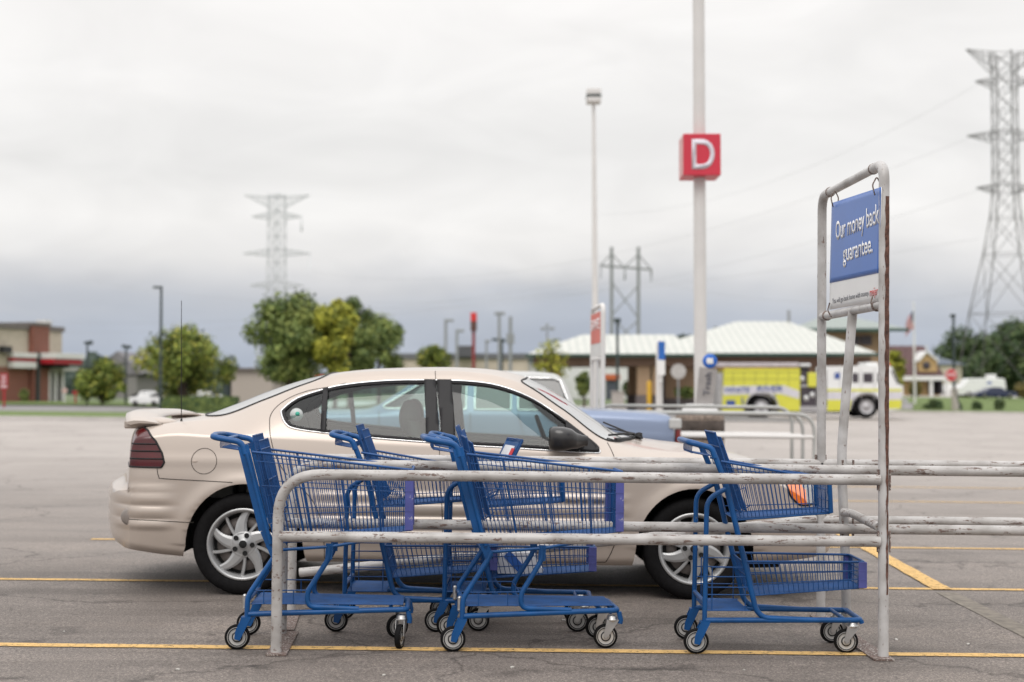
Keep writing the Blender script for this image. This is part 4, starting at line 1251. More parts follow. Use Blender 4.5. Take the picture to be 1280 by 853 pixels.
BY = 17.3
bx0 = G(490, 500, BY).x - 0.0
BX = G(842, 530, BY).x - 5.05 + .85            # rear axle sits 0.85.. from the tail: built with the nose to the left
def bl(px, py, Y=16.55):
    g = G(px, py, Y); return (BX2 - g.x, g.z)   # car x runs towards the nose (photo left)
BX2 = G(842, 530, 17.0).x - 1.15
blue = root('parked_car', BX2, BY, 'pale blue old saloon with cream roof seen through the beige car\'s windows', 'car', rz=math.pi)
Z = lambda px, py, Y=16.6: G(px, py, Y).z
zc_b = [(-1.15, .50), (-1.149, .62), (-1.145, .72), (-1.14, .84), (-1.12, .92), (-1.08, .96), (-.9, .985), (-.5, 1.01), (0, 1.03), (.02, 1.04), (.08, 1.14), (.18, 1.36), (.28, 1.43), (.6, 1.455), (1.2, 1.46), (1.7, 1.44), (1.85, 1.40), (2.2, 1.17), (2.50, 1.0), (2.6, .985), (3.2, .97), (3.8, .93), (4.2, .88), (4.35, .84), (4.38, .78), (4.395, .60), (4.40, .50)]
zf = mono(zc_b)
zr_b = [(x, z - .02) for x, z in zc_b if x <= .02] + [(.08, 1.10), (.18, 1.33), (.28, 1.40), (.6, 1.42), (1.2, 1.42), (1.7, 1.40), (1.85, 1.35), (2.2, 1.12), (2.5, .97)] + [(x, z - .02) for x, z in zc_b if x >= 2.6]
zs_b = [(-1.15, .42), (-1.145, .62), (-1.14, .78), (-1.12, .86), (-1.0, .90), (-.5, .93), (.1, .95), (1.2, .95), (2.4, .93), (3.2, .91), (4.2, .82), (4.35, .77), (4.38, .70), (4.40, .42)]
xsb = [-1.15, -1.149, -1.147, -1.145, -1.14, -1.13, -1.12, -1.10, -1.08, -1.05]
x_ = -1.0
while x_ < 4.3: xsb.append(round(x_, 3)); x_ += .05
xsb += [4.33, 4.35, 4.365, 4.38, 4.39, 4.395, 4.40]
SB = dict(xs=xsb, zb=[(-1.15, .40), (-1.1, .30), (0, .22), (3.2, .22), (4.3, .28), (4.4, .38)], zs=zs_b, zr=zr_b, zc=zc_b,
          ws=[(-1.15, .90), (-1.0, .93), (0, .95), (3.5, .95), (4.2, .93), (4.4, .90)],
          yr=[(-1.15, .84), (0, .84), (.1, .78), (.5, .64), (1.7, .64), (2.4, .78), (4.4, .84)],
          warp=lambda u: .06 * (1 - sstep(-1.15, -.8, u)) - .06 * sstep(4.0, 4.4, u), prof=[(.2, .96), (.4, .99), (.6, 1), (.8, .985), (.95, .955)],
          rib=lambda u, z: .008 * math.exp(-((z - .72) / .015) ** 2), bulge=.01, n=(24, 8, 8))
bm = body_shell(SB)
bw = [[(.10, 1.0), (.23, 1.34), (.30, 1.37), (.72, 1.375), (.72, 1.0)], [(.80, 1.0), (.80, 1.35), (1.22, 1.36), (1.22, 1.0)], [(1.32, 1.0), (1.32, 1.36), (1.68, 1.35), (1.88, 1.28), (2.28, 1.03), (2.25, 1.0)]]
bws = [(1.80, -.58), (1.84, 0), (1.80, .58), (2.35, .72), (2.48, 0), (2.35, -.72)]
brw = [(.22, -.58), (.24, 0), (.22, .58), (.08, .70), (.05, 0), (.08, -.70)]
for sd in (-1, 1):
    ok = (lambda s_: (lambda f: f.calc_center_median().y * s_ > .4))(sd)
    for poly in bw: cut(bm, poly, ok)
    for cx in (0, 3.0):
        cut(bm, [(cx + .37 * math.cos(t), .30 + .36 * math.sin(t)) for t in [math.pi * i / 16 for i in range(17)]] + [(cx - .38, .1), (cx + .38, .1)], lambda f: ok(f) and f.calc_center_median().z < .8)
tf_ = lambda f: f.calc_center_median().z > .9 and abs(f.calc_center_median().y) < .80
cut(bm, bws, tf_, True); cut(bm, brw, tf_, True)
S = {k: [] for k in ('w', 'a', 'f', 'r', 'roof', 'body')}
for f in bm.faces:
    c = f.calc_center_median(); p = (c.x, c.z)
    if abs(c.y) > .4 and any(inside(p, q) for q in bw): S['w'].append(f)
    elif abs(c.y) > .4 and c.z < .75 and any(math.hypot((c.x - cx) / .37, (c.z - .30) / .36) < 1 or (abs(c.x - cx) < .37 and c.z < .30) for cx in (0, 3.0)): S['a'].append(f)
    elif tf_(f) and inside((c.x, c.y), bws): S['f'].append(f)
    elif tf_(f) and inside((c.x, c.y), brw): S['r'].append(f)
    elif c.z > 1.385 or (c.z > .97 and .0 < c.x < .34): S['roof'].append(f)
    else: S['body'].append(f)
faces_obj('body', S['body'], M_BLCAR, blue); faces_obj('roof', S['roof'], M_CREAM, blue)
for sd in (-1, 1): faces_obj('side_window', [f for f in S['w'] if f.calc_center_median().y * sd > 0], M_DKGL, blue, (0, .01, 0))
faces_obj('windscreen', S['f'], M_WSH, blue); faces_obj('rear_window', S['r'], M_DKGL, blue)
bv = BVHTree.FromBMesh(bm); bm.free()
m = MB()
for sd in (-1, 1):
    for poly in bw: seam(m, bv, poly + [poly[0]], .014, sd, .002)
    seam(m, bv, [(-1.0, .56), (4.2, .54)], .012, sd, .004)
m.build('chrome_trim', M_CHROME, blue)
m = MB()
for sd in (-1, 1):
    seam(m, bv, [(1.27, .3), (1.27, .96)], .005, sd); seam(m, bv, [(.72, .96), (.65, .7), (.45, .5)], .005, sd); seam(m, bv, [(2.3, .3), (2.32, .96)], .005, sd)
m.build('panel_gaps', M_SEAM, blue)
m = MB(); m.box((-1.19, -.93, .38), (-1.10, .93, .54), bev=.03); m.box((4.34, -.93, .36), (4.46, .93, .52), bev=.03); m.build('bumper', M_CHROME, blue)
for sd in (-1, 1):
    m = MB(); m.box((-1.160, sd * .90, .60), (-1.10, sd * .72, .80), bev=.02); tl = m.build('tail_light', pm('tail_red', (.16, .02, .02), .3, coat=.4), blue)
    m = MB(); m.box((-1.165, sd * .92, .803), (-1.02, sd * .74, .92), bev=.02); m.build('lamp_surround', M_CREAM, tl)
m = MB(); m.box((-1.0, -.7, .25), (4.1, .7, .6)); m.box((.4, -.85, .3), (2.6, .85, .45)); m.build('underbody', M_BLACKHOLE, blue)
m = MB()
for sd in (-1, 1):
    for xx in (1.35, .4): m.box((xx - .1, sd * .4 - .26, .6), (xx + .08, sd * .4 + .26, 1.08), bev=.05)
m.build('seat', M_SEAT, blue)
for sd in (-1, 1):
    for cx in (0, 3.0):
        t = MB(); t.lathe([(.20, -.10), (.29, -.11), (.325, -.08), (.33, 0), (.325, .08), (.2, .1)], 32, 'y'); o = t.build('wheel', M_TYRE, blue); o.location = (cx, sd * .82, .33)
        t = MB(); t.lathe([(0, -.10), (.08, -.105), (.12, -.085), (.20, -.10), (.205, -.09)], 24, 'y'); t.lathe([(0, .10), (.08, .105), (.12, .085), (.20, .10), (.205, .09)], 24, 'y'); t.build('hubcap', M_CHROME, o)

# ================================================================ far corral with its own sign
FYc = 17.7
fc = root('cart_corral', 0, 0, 'empty white pipe cart corral beyond the blue car, in front of the trash bin', 'cart corral')
fz = G(900, 517, FYc).z; fzl = G(900, 545.5, FYc).z
fx0 = G(752, 505, FYc).x
rr_ = .024
M_FCR = pm('far_rail_paint', (.36, .36, .345), .5, 0, .15, 3)
for k in range(3):
    y = FYc + .55 * k; x1 = G(1017, 540, FYc).x - .03 * k; zz_ = fz + (0, .0, .07)[k]
    m = MB(); m.tube(fillet([(fx0, y, 0), (fx0, y, zz_), (x1, y, zz_), (x1, y, 0)], [0, .2, .24, 0], 8), rr_, 12); m.build('top_rail', M_FCR, fc)
    m = MB(); m.tube([(fx0, y, fzl), (x1, y, fzl)], rr_, 12); m.build('lower_rail', M_POLEW, fc)
m = MB()
a0, b0 = Vector((fx0, FYc, 0)), Vector((fx0 - .07, FYc + 1.1, 0)); zt = G(750, 381, FYc).z
m.tube(fillet([a0, a0 + Vector((0, 0, zt)), b0 + Vector((0, 0, zt)), b0], .12, 8), rr_ + .006, 12)
m.tube([a0 + Vector((0, 0, G(750, 448, FYc).z)), b0 + Vector((0, 0, G(750, 448, FYc).z))], rr_, 12)
m.tube([a0.lerp(b0, .5) + Vector((0, 0, G(750, 448, FYc).z)), a0.lerp(b0, .5)], rr_, 12)
m.build('sign_frame', M_POLEW, fc)
fc.matrix_basis = Matrix.Rotation(SL, 4, 'Y')

def hang_sign(x, y, dx, dy, z0, z1, z_mid, label, colf, txt, lets):
    r_ = root('hanging_sign', x, y, label, 'sign', z=gz(x, y), tilt=False)
    d = Vector((dx, dy, 0)); L = d.length; d.normalize(); n = Vector((-d.y, d.x, 0)); n = n if n.x < 0 else -n
    def pl(z_a, z_b, off, name, mt):
        m = MB(); vs = [Vector(d * (L * u)) + n * (off + e) + Vector((0, 0, z)) for e in (0, .004) for u, z in ((.06, z_a), (.94, z_a), (.94, z_b), (.06, z_b))]
        m.add(vs, [[0, 1, 2, 3], [7, 6, 5, 4], [0, 4, 5, 1], [1, 5, 6, 2], [2, 6, 7, 3], [3, 7, 4, 0]]); return m.build(name, mt, r_)
    pl(z0, z1, 0, 'sign_panel', M_WHITE); pl(z_mid, z1 - .01, .004, 'colour_field', colf)
    for s, za, hh in lets:
        text_mesh('lettering', s, M_LW, r_, Vector(d * (L * .9)) + Vector((0, 0, za)), Vector(d * (L * .12)) + Vector((0, 0, za)), (0, 0, 1), hh, n, .002, .02, .010)
    return r_
g1 = gz(fx0, FYc)
hang_sign(fx0 + .0, FYc, -.07, 1.1, G(750, 445, FYc).z, G(750, 388, FYc).z, G(750, 428, FYc).z, 'red and white sign hanging in the frame at the left end of the empty corral', 'sign', pm('faded_red', (.62, .15, .12), .45), '') if False else None
hang_sign(fx0 + .0, FYc, -.07, 1.1, G(750, 445, FYc).z, G(750, 388, FYc).z, G(750, 428, FYc).z, 'faded red and white sign hanging at the left end of the empty corral', pm('faded_red', (.62, .15, .12), .45), '', [('SAVE', G(750, 410, FYc).z, .13)])

# second distant sign frame, blue head
SY = 31.0
x_ = G(827, 505, SY).x
bs = root('sign_frame', x_, SY, 'slim white frame with a small blue sign at its head, left of the trash bin', 'sign frame', tilt=False)
h_ = G(827, 426, SY).z
m = MB(); m.tube(fillet([(-.085, 0, 0), (-.085, 0, h_), (.085, .9, h_), (.085, .9, 0)], .10, 6), .035, 10)
m.tube([(-.085, 0, h_ - .9), (.085, .9, h_ - .9)], .03, 8); m.tube([(0, .45, 0), (0, .45, h_ - .9)], .03, 8); m.build('frame', M_POLEW, bs)
m = MB(); m.box((-.075, -.04, h_ - .42), (.075, -.03, h_ - .02), bev=.004); m.build('blue_panel', pm('panel_blue', (.02, .12, .42), .4), bs)
m = MB(); m.box((-.075, -.042, h_ - .75), (.075, -.03, h_ - .43), bev=.004); m.build('white_panel', M_WHITE, bs)

# ================================================================ pole D
DY = 21.5
pd = G(876, 560, DY); 
pole = root('area_pole', pd.x, DY, 'tall white lamp column carrying the red D box sign', 'pole', tilt=False)
tp = W(872, -260, DY); r_p = 7.6 * DY / F
m = MB(); m.tube([(0, 0, 0), (tp.x - pd.x, 0, tp.z - gz(pd.x, DY))], [r_p * 1.06, r_p * .94], 24); m.build('pole', M_POLEW, pole)
m = MB(); m.lathe([(.30, 0), (.30, .62), (.28, .66), (0, .66)], 24, 'z'); m.build('pole_base', M_CONC, pole)
tz = tp.z - gz(pd.x, DY)
for sd in (-1, 1):
    m = MB(); m.box((sd * .15, -.22, tz - .05), (sd * .95, .22, tz + .12), bev=.03); m.build('lamp_head', M_GREY, pole)
dz0, dz1 = W(875, 223, DY).z - gz(pd.x, DY), W(875, 171.5, DY).z - gz(pd.x, DY)
w2 = 23.2 * DY / F
dbx = root('box_sign', pd.x, DY, 'red box sign with a white letter D high on the white lamp column', 'sign', z=pole.location.z + dz0, tilt=False)
M_REDS = pm('sign_red', (.56, .028, .055), .35, 0, .04, 2)
m = MB(); m.box((-w2, -w2 - .02, 0), (w2, w2, dz1 - dz0), bev=.012); bxo = m.build('box', M_REDS, dbx); dbx.location.y -= 0
m = MB(); m.box((-w2 - .004, -w2 + .02, .02), (-w2 + .002, w2 - .04, dz1 - dz0 - .02)); m.build('side_panel', pm('sign_pink', (.62, .30, .29), .4), dbx)
hD = dz1 - dz0
text_mesh('letter', 'D', pm('letter_pale', (.70, .66, .72), .4), dbx, (-w2 * .55, -w2 - .02, hD * .16), (w2 * .66, -w2 - .02, hD * .16), (0, 0, 1), hD * .70, (0, -1, 0), .004, .012, .004)
# plain lamp mast
LY = 48.0
pl_ = G(745, 500, LY); mast = root('lamp_mast', pl_.x, LY, 'very tall thin white mast with a flat floodlight head, left of the red D sign', 'lamp', tilt=False)
hp = W(742, 122, LY).z - gz(pl_.x, LY); xx = W(742, 122, LY).x - pl_.x
m = MB(); m.tube([(0, 0, 0), (xx, 0, hp)], [.13, .055], 14); m.build('mast', M_POLEW, mast)
m = MB(); m.box((xx - .24, -.3, hp - .20), (xx + .24, .3, hp - .02), bev=.03); m.build('lamp_head', M_POLEW, mast)
m = MB(); m.box((xx - .25, -.31, hp - .02), (xx + .25, .31, hp + .05)); m.build('head_rim', M_DKPOLE, mast)
m = MB(); m.box((xx - .24, -.3, hp + .052), (xx + .24, .3, hp + .26), bev=.03); m.build('lamp_head', M_POLEW, mast)

# ================================================================ trash bin
TY = 19.8
tb = G(874, 560, TY)
bin_ = root('trash_bin', tb.x, TY, 'round brown aggregate trash bin with a white bag rim beneath the D pole', 'trash bin')
zt = G(874, 517, TY).z; rb = 30.5 * TY / F
AGG = pm('exposed_aggregate', (.21, .165, .135), .95, 0, .55, 26, .6, 90)
m = MB(); m.lathe([(0, 0), (rb * .92, 0), (rb, .05), (rb, zt - .06), (rb * .96, zt - .02), (rb * .7, zt), (rb * .7, zt - .05), (0, zt - .05)], 40, 'z'); m.build('drum', AGG, bin_)
m = MB(); m.lathe([(rb * 1.01, zt * .62), (rb * 1.015, zt * .62), (rb * 1.015, zt * .90), (rb * 1.01, zt * .90)], 40, 'z'); m.build('dark_band', pm('weathered_band', (.055, .042, .035), .9, 0, .5, 10), bin_)
m = MB(); m.lathe([(rb * .72, zt - .03), (rb * .74, zt + .05), (rb * .55, zt + .13), (rb * .30, zt + .06), (0, zt + .04)], 30, 'z'); m.build('bag_rim', M_WHITE, bin_)
ts = root('trash_sign', tb.x + .08, TY - .05, 'grey Trash board with a round blue badge leaning over the trash bin', 'sign', z=bin_.location.z + zt, tilt=False)
def tp_(px, py): g = W(px, py, TY - .05); return (g.x - ts.location.x, g.z - ts.location.z)
poly = [tp_(869.5, 508), (tp_(890, 509)), tp_(897, 462), tp_(874.5, 459)]
m = MB(); m.prism(poly, 0, .03, 'y'); m.build('board', pm('board_grey', (.30, .28, .27), .6), ts)
a_, b_ = tp_(886.5, 495), tp_(889.5, 466)
dirv = Vector((b_[0] - a_[0], 0, b_[1] - a_[1]))
text_mesh('lettering', 'Trash', M_LG, ts, (a_[0] + .0, -.002, a_[1]), (b_[0] + .0, -.002, b_[1]), Vector((-dirv.z, 0, dirv.x)), .085, (0, -1, 0), .003, .012, .004)
cb = tp_(887.5, 451.5); m = MB(); m.lathe([(0, -.015), (.075, -.015), (.10, -.005), (.10, .03), (0, .03)], 30, 'y', (cb[0], 0, cb[1])); bo = m.build('round_badge', pm('badge_blue', (.01, .12, .50), .35), ts)
m = MB(); m.ball((cb[0] - .02, -.02, cb[1]), (.035, .006, .045), 0, 14, 8); m.ball((cb[0] + .022, -.02, cb[1] + .02), (.022, .006, .020), 0, 12, 6); m.ball((cb[0] + .022, -.02, cb[1] - .02), (.026, .006, .022), 0, 12, 6); m.build('badge_mark', M_WHITE, bo)

# ================================================================ fire truck
TYk = 64.0
tr0 = W(895, 520, TYk); tr = root('fire_truck', tr0.x, TYk, 'yellow and white fire engine with ladder rack and roll-up lockers parked before the green-roofed building', 'fire truck', tilt=False)
ox, oz = tr.location.x, tr.location.z
def K(px, py, Y=TYk): g = W(px, py, Y); return (g.x - ox, g.z - oz)
# bring the ground contact to zero
base = K(1083, 523)[1]
def K(px, py, Y=TYk): g = W(px, py, Y); return (g.x - ox, (g.z - oz - base))
tr.location.z = oz + base; 
M_YEL = pm('lime_yellow_paint', (.62, .60, .06), .35, 0, .04, 2, coat=.4); M_TW = pm('truck_white', (.74, .74, .73), .35, 0, .03, 2, coat=.3)
M_TG = pm('truck_grey', (.42, .41, .42), .45, .4, .15, 3); M_TD = pm('truck_dark', (.05, .04, .05), .5, 0, .4, 3); M_STR = pm('reflective_stripe', (.58, .56, .60), .4)
def rect(m, a, b, y0, y1, bev=0): m.box((a[0], y0, a[1]), (b[0], y1, b[1]), bev=bev)
Wd = 2.4
m = MB()
ax0 = K(952, 511)[0]; rw_ = .56
poly = [K(903, 514), K(903, 462), K(1000, 462), K(1000, 514)]
P = [K(903, 514), (ax0 - .82, poly[0][1])] + [(ax0 - .72 * math.cos(t), .50 + .62 * math.sin(t)) for t in [math.pi * i / 14 for i in range(15)]] + [(ax0 + .82, poly[0][1]), K(1000, 514), K(1000, 461), K(905, 461)]
m.prism(P, 0, Wd, 'y'); m.build('body', M_YEL, tr)
m = MB(); rect(m, K(898, 512), K(904, 466), .1, Wd - .1); m.build('tail_step', M_TG, tr)
m = MB()
for px_ in (916, 930, 944, 958, 972, 986): x = K(px_, 480)[0]; m.box((x - .012, -.008, K(px_, 484)[1]), (x + .012, 0, K(px_, 464)[1]))
for py_ in (465.5, 474): z = K(900, py_)[1]; m.box((K(904, 0)[0], -.009, z - .012), (K(999, 0)[0], 0, z + .012))
m.build('locker_seams', pm('seam_olive', (.28, .27, .05), .6), tr)
m = MB(); P = [K(904, 494), K(904, 483), K(980, 482), K(999, 489), K(999, 499), K(976, 492.5)]; m.prism(P, -.012, 0, 'y'); m.build('stripe', M_STR, tr)
M_TB = pm('truck_lettering_blue', (.04, .08, .28), .5)
a_, b_ = K(906, 490.5), K(937.5, 490.5); text_mesh('lettering', 'WHITE', M_TB, tr, (a_[0], -.012, a_[1]), (b_[0], -.012, b_[1]), (0, 0, 1), .22, (0, -1, 0), .004, .02, .004, .2)
a_, b_ = K(945.5, 489.5), K(978, 489.5); text_mesh('lettering', 'RIVER', M_TB, tr, (a_[0], -.012, a_[1]), (b_[0], -.012, b_[1]), (0, 0, 1), .26, (0, -1, 0), .004, .02, .004, .2)
m = MB(); rect(m, K(908, 507), K(919, 500.5), -.012, 0); rect(m, K(927, 506), K(929, 497), -.012, 0); rect(m, K(966, 498), K(969.5, 494), -.014, 0); m.build('marking', M_TB, tr)
m = MB(); rect(m, K(897, 459), K(999, 453.5), .05, .5, .03); rect(m, K(897, 459), K(999, 456.5), 1.0, 2.2); m.build('ladder_rack', pm('aluminium', (.52, .47, .49), .4, .5), tr)
m = MB(); rect(m, K(903, 462), K(999, 459.5), .1, 2.3); m.build('hose_bed', pm('hose_orange', (.45, .25, .06), .8, 0, .4, 3), tr)
m = MB(); rect(m, K(1000, 513), K(1021, 466), .12, Wd - .1); rect(m, K(1003, 466), K(1014, 456), .5, 1.8); m.build('pump_panel', M_TD, tr)
m = MB(); rect(m, K(1010, 484), K(1021, 466), -.01, .2, .03); m.build('yellow_locker', M_YEL, tr)
m = MB(); rect(m, K(1000, 514), K(1040, 508), .0, .5); rect(m, K(1001, 484), K(1020, 481), .05, .3); m.build('running_board', M_TG, tr)
m = MB()
for c in ((1008.5, 498), (1003.5, 474), (1016, 494)): q = K(*c); m.lathe([(0, -.05), (.10, -.05), (.13, .0), (.13, .12)], 16, 'y', (q[0], .12, q[1]))
for c in ((1004, 457), (1008.5, 457), (1013, 457)): q = K(*c); m.ball((q[0], .4, q[1]), .10)
m.build('gauges', pm('gauge_silver', (.6, .6, .6), .3, .6), tr)
# cab
fxw = K(1083.5, 511)[0]; R_ = .52
m = MB()
P = [K(1034, 514), (fxw - .80, K(0, 514)[1])] + [(fxw - .70 * math.cos(t), .50 + .66 * math.sin(t)) for t in [math.pi * i / 14 for i in range(15)]] + [(fxw + .80, K(0, 514)[1]), K(1126, 512), K(1127.5, 484), K(1124, 480), K(1115.5, 459.5), K(1111, 457), K(1036, 458), K(1034, 461)]
m.prism(P, 0, Wd, 'y'); m.build('cab', M_TW, tr)
m = MB(); rect(m, K(1086, 458), K(1101, 453), .4, 2.0, .04); m.build('roof_unit', M_TW, tr)
m = MB(); rect(m, K(1034, 489.5), K(1127, 486.5), -.012, 0); P = [K(1034, 514), K(1034, 500), K(1064, 500), K(1061, 514)]; m.prism(P, -.014, 0, 'y'); P = [K(1108, 511), K(1110, 500), K(1127, 500), K(1126, 511)]; m.prism(P, -.014, 0, 'y'); m.build('yellow_band', M_YEL, tr)
m = MB(); rect(m, K(1034, 500), K(1070, 490), -.010, 0); rect(m, K(1104, 500), K(1127, 490), -.010, 0); m.build('grey_band', M_STR, tr)
for (a, b) in ((1065, 1073), (1079, 1091), (1097, 1103)):
    m = MB(); rect(m, K(a, 478.5), K(b, 466.5), -.012, .01, .004); m.build('window', M_TD, tr)
m = MB(); P = [K(1113.5, 463), K(1116, 463), K(1123.5, 480), K(1121, 480)]; m.prism(P, -.013, Wd + .01, 'y'); m.build('windscreen', M_TD, tr)
m = MB()
for px_ in (1050, 1076, 1093): x = K(px_, 480)[0]; m = MB(); m.box((x - .014, -.009, K(0, 500)[1]), (x + .014, 0, K(0, 462)[1])); m.build('door_seam', M_TG, tr)
m = MB(); q = K(1046.5, 470); m.box((q[0] - .12, -.014, q[1] - .14), (q[0] + .12, 0, q[1] + .14)); m.build('door_badge', M_TB, tr)
m = MB(); rect(m, K(1125, 512), K(1141, 504), .0, Wd); rect(m, K(1127, 503), K(1137, 499), .3, Wd - .3); m.build('front_bumper', M_TG, tr)
m = MB()
for c in ((1099, 455.5), (1114.5, 456)): q = K(*c); m.ball((q[0], .5, q[1]), .09)
m.build('beacon', pm('beacon_red', (.5, .02, .02), .3), tr)
m = MB(); rect(m, K(1000, 512), K(1110, 508), .4, 2.0); rect(m, K(905, 512), K(1000, 506), .5, 2.0); m.build('chassis', M_TD, tr)
for cx in (ax0, fxw):
    for y_, sg_ in ((.22, 1), (Wd - .22, -1)):
        t = MB(); t.lathe([(R_ * .6, -.16 * sg_), (R_ * .95, -.15 * sg_), (R_, -.1 * sg_), (R_, .15 * sg_), (R_ * .6, .15 * sg_)], 30, 'y'); o = t.build('wheel', M_TYRE, tr); o.location = (cx, y_, R_)
        t = MB(); t.lathe([(0, -.17 * sg_), (R_ * .2, -.17 * sg_), (R_ * .25, -.12 * sg_), (R_ * .5, -.11 * sg_), (R_ * .62, -.17 * sg_)], 24, 'y'); t.build('hub', M_TG, o)
m = MB()
for cx, r2 in ((fxw, .70), (ax0, .74)):
    m.tube([(cx - r2 * math.cos(t), -.02, .50 + (r2 - .06) * math.sin(t)) for t in [math.pi * i / 14 for i in range(15)]], .045, 6)
m.build('wheel_trim', M_TG, tr)

# ================================================================ green-roofed station
M_ROOF = stripes('pale_metal_roof', (.60, .60, .55), (.42, .45, .41), 0, 2.2, .82, .45)
M_ROOFG = stripes('grey_green_roof', (.30, .34, .31), (.20, .25, .22), 0, 2.0, .80, .45)
M_GRN = pm('green_fascia', (.025, .065, .052), .5); M_TAN = brick('tan_brick', (.36, .235, .14), (.31, .20, .12), (.33, .27, .2), 5)
M_BRN = pm('brown_soffit', (.16, .095, .065), .7, 0, .15, 2); M_STN = pm('dark_stone_base', (.13, .11, .11), .85, 0, .3, 5)
SYd = 82.0
s0 = W(870, 505, SYd); st = root('station_building', s0.x, SYd, 'low tan station with pale metal hip roof and green eaves behind the fire engine', 'building', tilt=False)
def KS(px, py, Y=SYd): g = W(px, py, Y); return (g.x - st.location.x, g.z - st.location.z)
def hip(m, e0, e1, zeave, r0, r1, zridge, d, y0=0, mi=0):
    """hip roof: eave rectangle e0..e1 (x), depth d, ridge r0..r1"""
    vs = [(e0, y0, zeave), (e1, y0, zeave), (e1, y0 + d, zeave), (e0, y0 + d, zeave), (r0, y0 + d / 2, zridge), (r1, y0 + d / 2, zridge)]
    m.add(vs, [[0, 1, 5, 4], [1, 2, 5], [2, 3, 4, 5], [3, 0, 4], [3, 2, 1, 0]], mi)
D = 16.0
ze = KS(900, 442)[1]; YR = SYd + D / 2
zr1 = W(920, 402, YR).z - st.location.z
m = MB(); hip(m, KS(795, 442)[0], KS(1098, 442)[0], ze, W(920, 402, YR).x - s0.x, W(985, 411, YR).x - s0.x, zr1, D, 0)
m.build('roof', M_ROOF, st)
m = MB(); rect(m, (KS(795, 0)[0], ze - .16), (KS(1098, 0)[0], ze + .02), -.03, .05); m.build('green_eave', M_GRN, st)
m = MB(); rect(m, (KS(812, 0)[0], 0), (KS(1090, 0)[0], ze - .165), 1.4, D - 1.2); m.build('wall', M_TAN, st)
m = MB(); rect(m, (KS(812, 0)[0], 0), (KS(1090, 0)[0], .75), 1.36, 1.41); m.build('stone_base', M_STN, st)
m = MB(); rect(m, (KS(812, 0)[0], ze - .8), (KS(1090, 0)[0], ze - .18), .9, 1.395); m.build('soffit_band', M_BRN, st)
for px_ in (818, 902, 948, 992, 1040):
    if px_ == 818: continue
    m = MB(); x = KS(px_, 0)[0]; rect(m, (x - .9, .9), (x + .9, ze - 1.0), 1.33, 1.42); m.build('window', M_TD, st)
m = MB(); x = KS(822, 0)[0]; rect(m, (x - .5, 0), (x + .5, 2.2), 1.33, 1.42); m.build('door', M_TD, st)
for px_ in (963, 986):
    m = MB(); top = W(px_, 394 if px_ == 963 else 379, YR).z - s0.z; x = W(px_, 400, YR).x - s0.x; m.tube([(x, D / 2, zr1 - 1.2), (x, D / 2, top)], .10, 8); m.build('vent_pipe', M_GREY, st)
# drive-through canopy: its own structure to the left
CYd = 78.0
c0_ = W(745, 505, CYd); cn = root('canopy', c0_.x, CYd, 'long pale metal canopy roof on tan brick pillars, left of the station', 'canopy', tilt=False)
def KC(px, py, Y=CYd): g = W(px, py, Y); return (g.x - cn.location.x, g.z - cn.location.z)
zc_ = KC(700, 443)[1]; zrc = W(760, 418.5, CYd + 4).z - cn.location.z
m = MB(); hip(m, KC(657, 0)[0], KC(876, 0)[0], zc_, KC(732, 0)[0], KC(850, 0)[0], zrc, 8.0); m.build('roof', M_ROOF, cn)
m = MB(); rect(m, (KC(657, 0)[0], zc_ - .14), (KC(876, 0)[0], zc_ + .02), -.03, .05); m.build('green_eave', M_GRN, cn)
m = MB(); rect(m, (KC(668, 0)[0], zc_ - .62), (KC(868, 0)[0], zc_ - .145), .5, 7.5); m.build('beam', M_BRN, cn)
for px_, w_, dd in ((694, .30, .6), (694, .30, 6.6), (806, .42, .7), (818, .22, .7), (806, .42, 6.6)):
    x = KC(px_, 0)[0]
    m = MB(); m.box((x - w_, dd, .9), (x + w_, dd + .6, zc_ - .625)); p_ = m.build('pillar', M_TAN, cn)
    m = MB(); m.box((x - w_ - .06, dd - .06, 0), (x + w_ + .06, dd + .66, .898)); m.build('pillar_base', M_STN, p_)
# two-storey block
TYd = 92.0
t0 = W(1070, 500, TYd); tw = root('two_storey_block', t0.x, TYd, 'two-storey tan block with grey-green hip roof seen behind the corral sign', 'building', tilt=False)
def KT(px, py, Y=TYd): g = W(px, py, Y); return (g.x - t0.x, g.z - tw.location.z)
zt_e = KT(1070, 411)[1]; zt_r = W(1060, 396, TYd + 5).z - tw.location.z
m = MB(); hip(m, KT(1003, 0)[0], KT(1133, 0)[0], zt_e, KT(1045, 0)[0], KT(1080, 0)[0], zt_r, 10.0); m.build('roof', M_ROOFG, tw)
m = MB(); rect(m, (KT(1003, 0)[0], zt_e - .18), (KT(1133, 0)[0], zt_e + .02), -.03, .05); m.build('green_eave', M_GRN, tw)
m = MB(); rect(m, (KT(1014, 0)[0], 0), (KT(1113, 0)[0], zt_e - .185), 1.2, 9); m.build('wall', M_TAN, tw)
for (a, b) in ((1022, 1032), (1068, 1080), (1081.5, 1095)):
    m = MB(); rect(m, (KT(a, 431)[0], KT(a, 431)[1]), (KT(b, 419)[0], KT(b, 419)[1]), 1.1, 1.22); m.build('window', M_TD, tw)
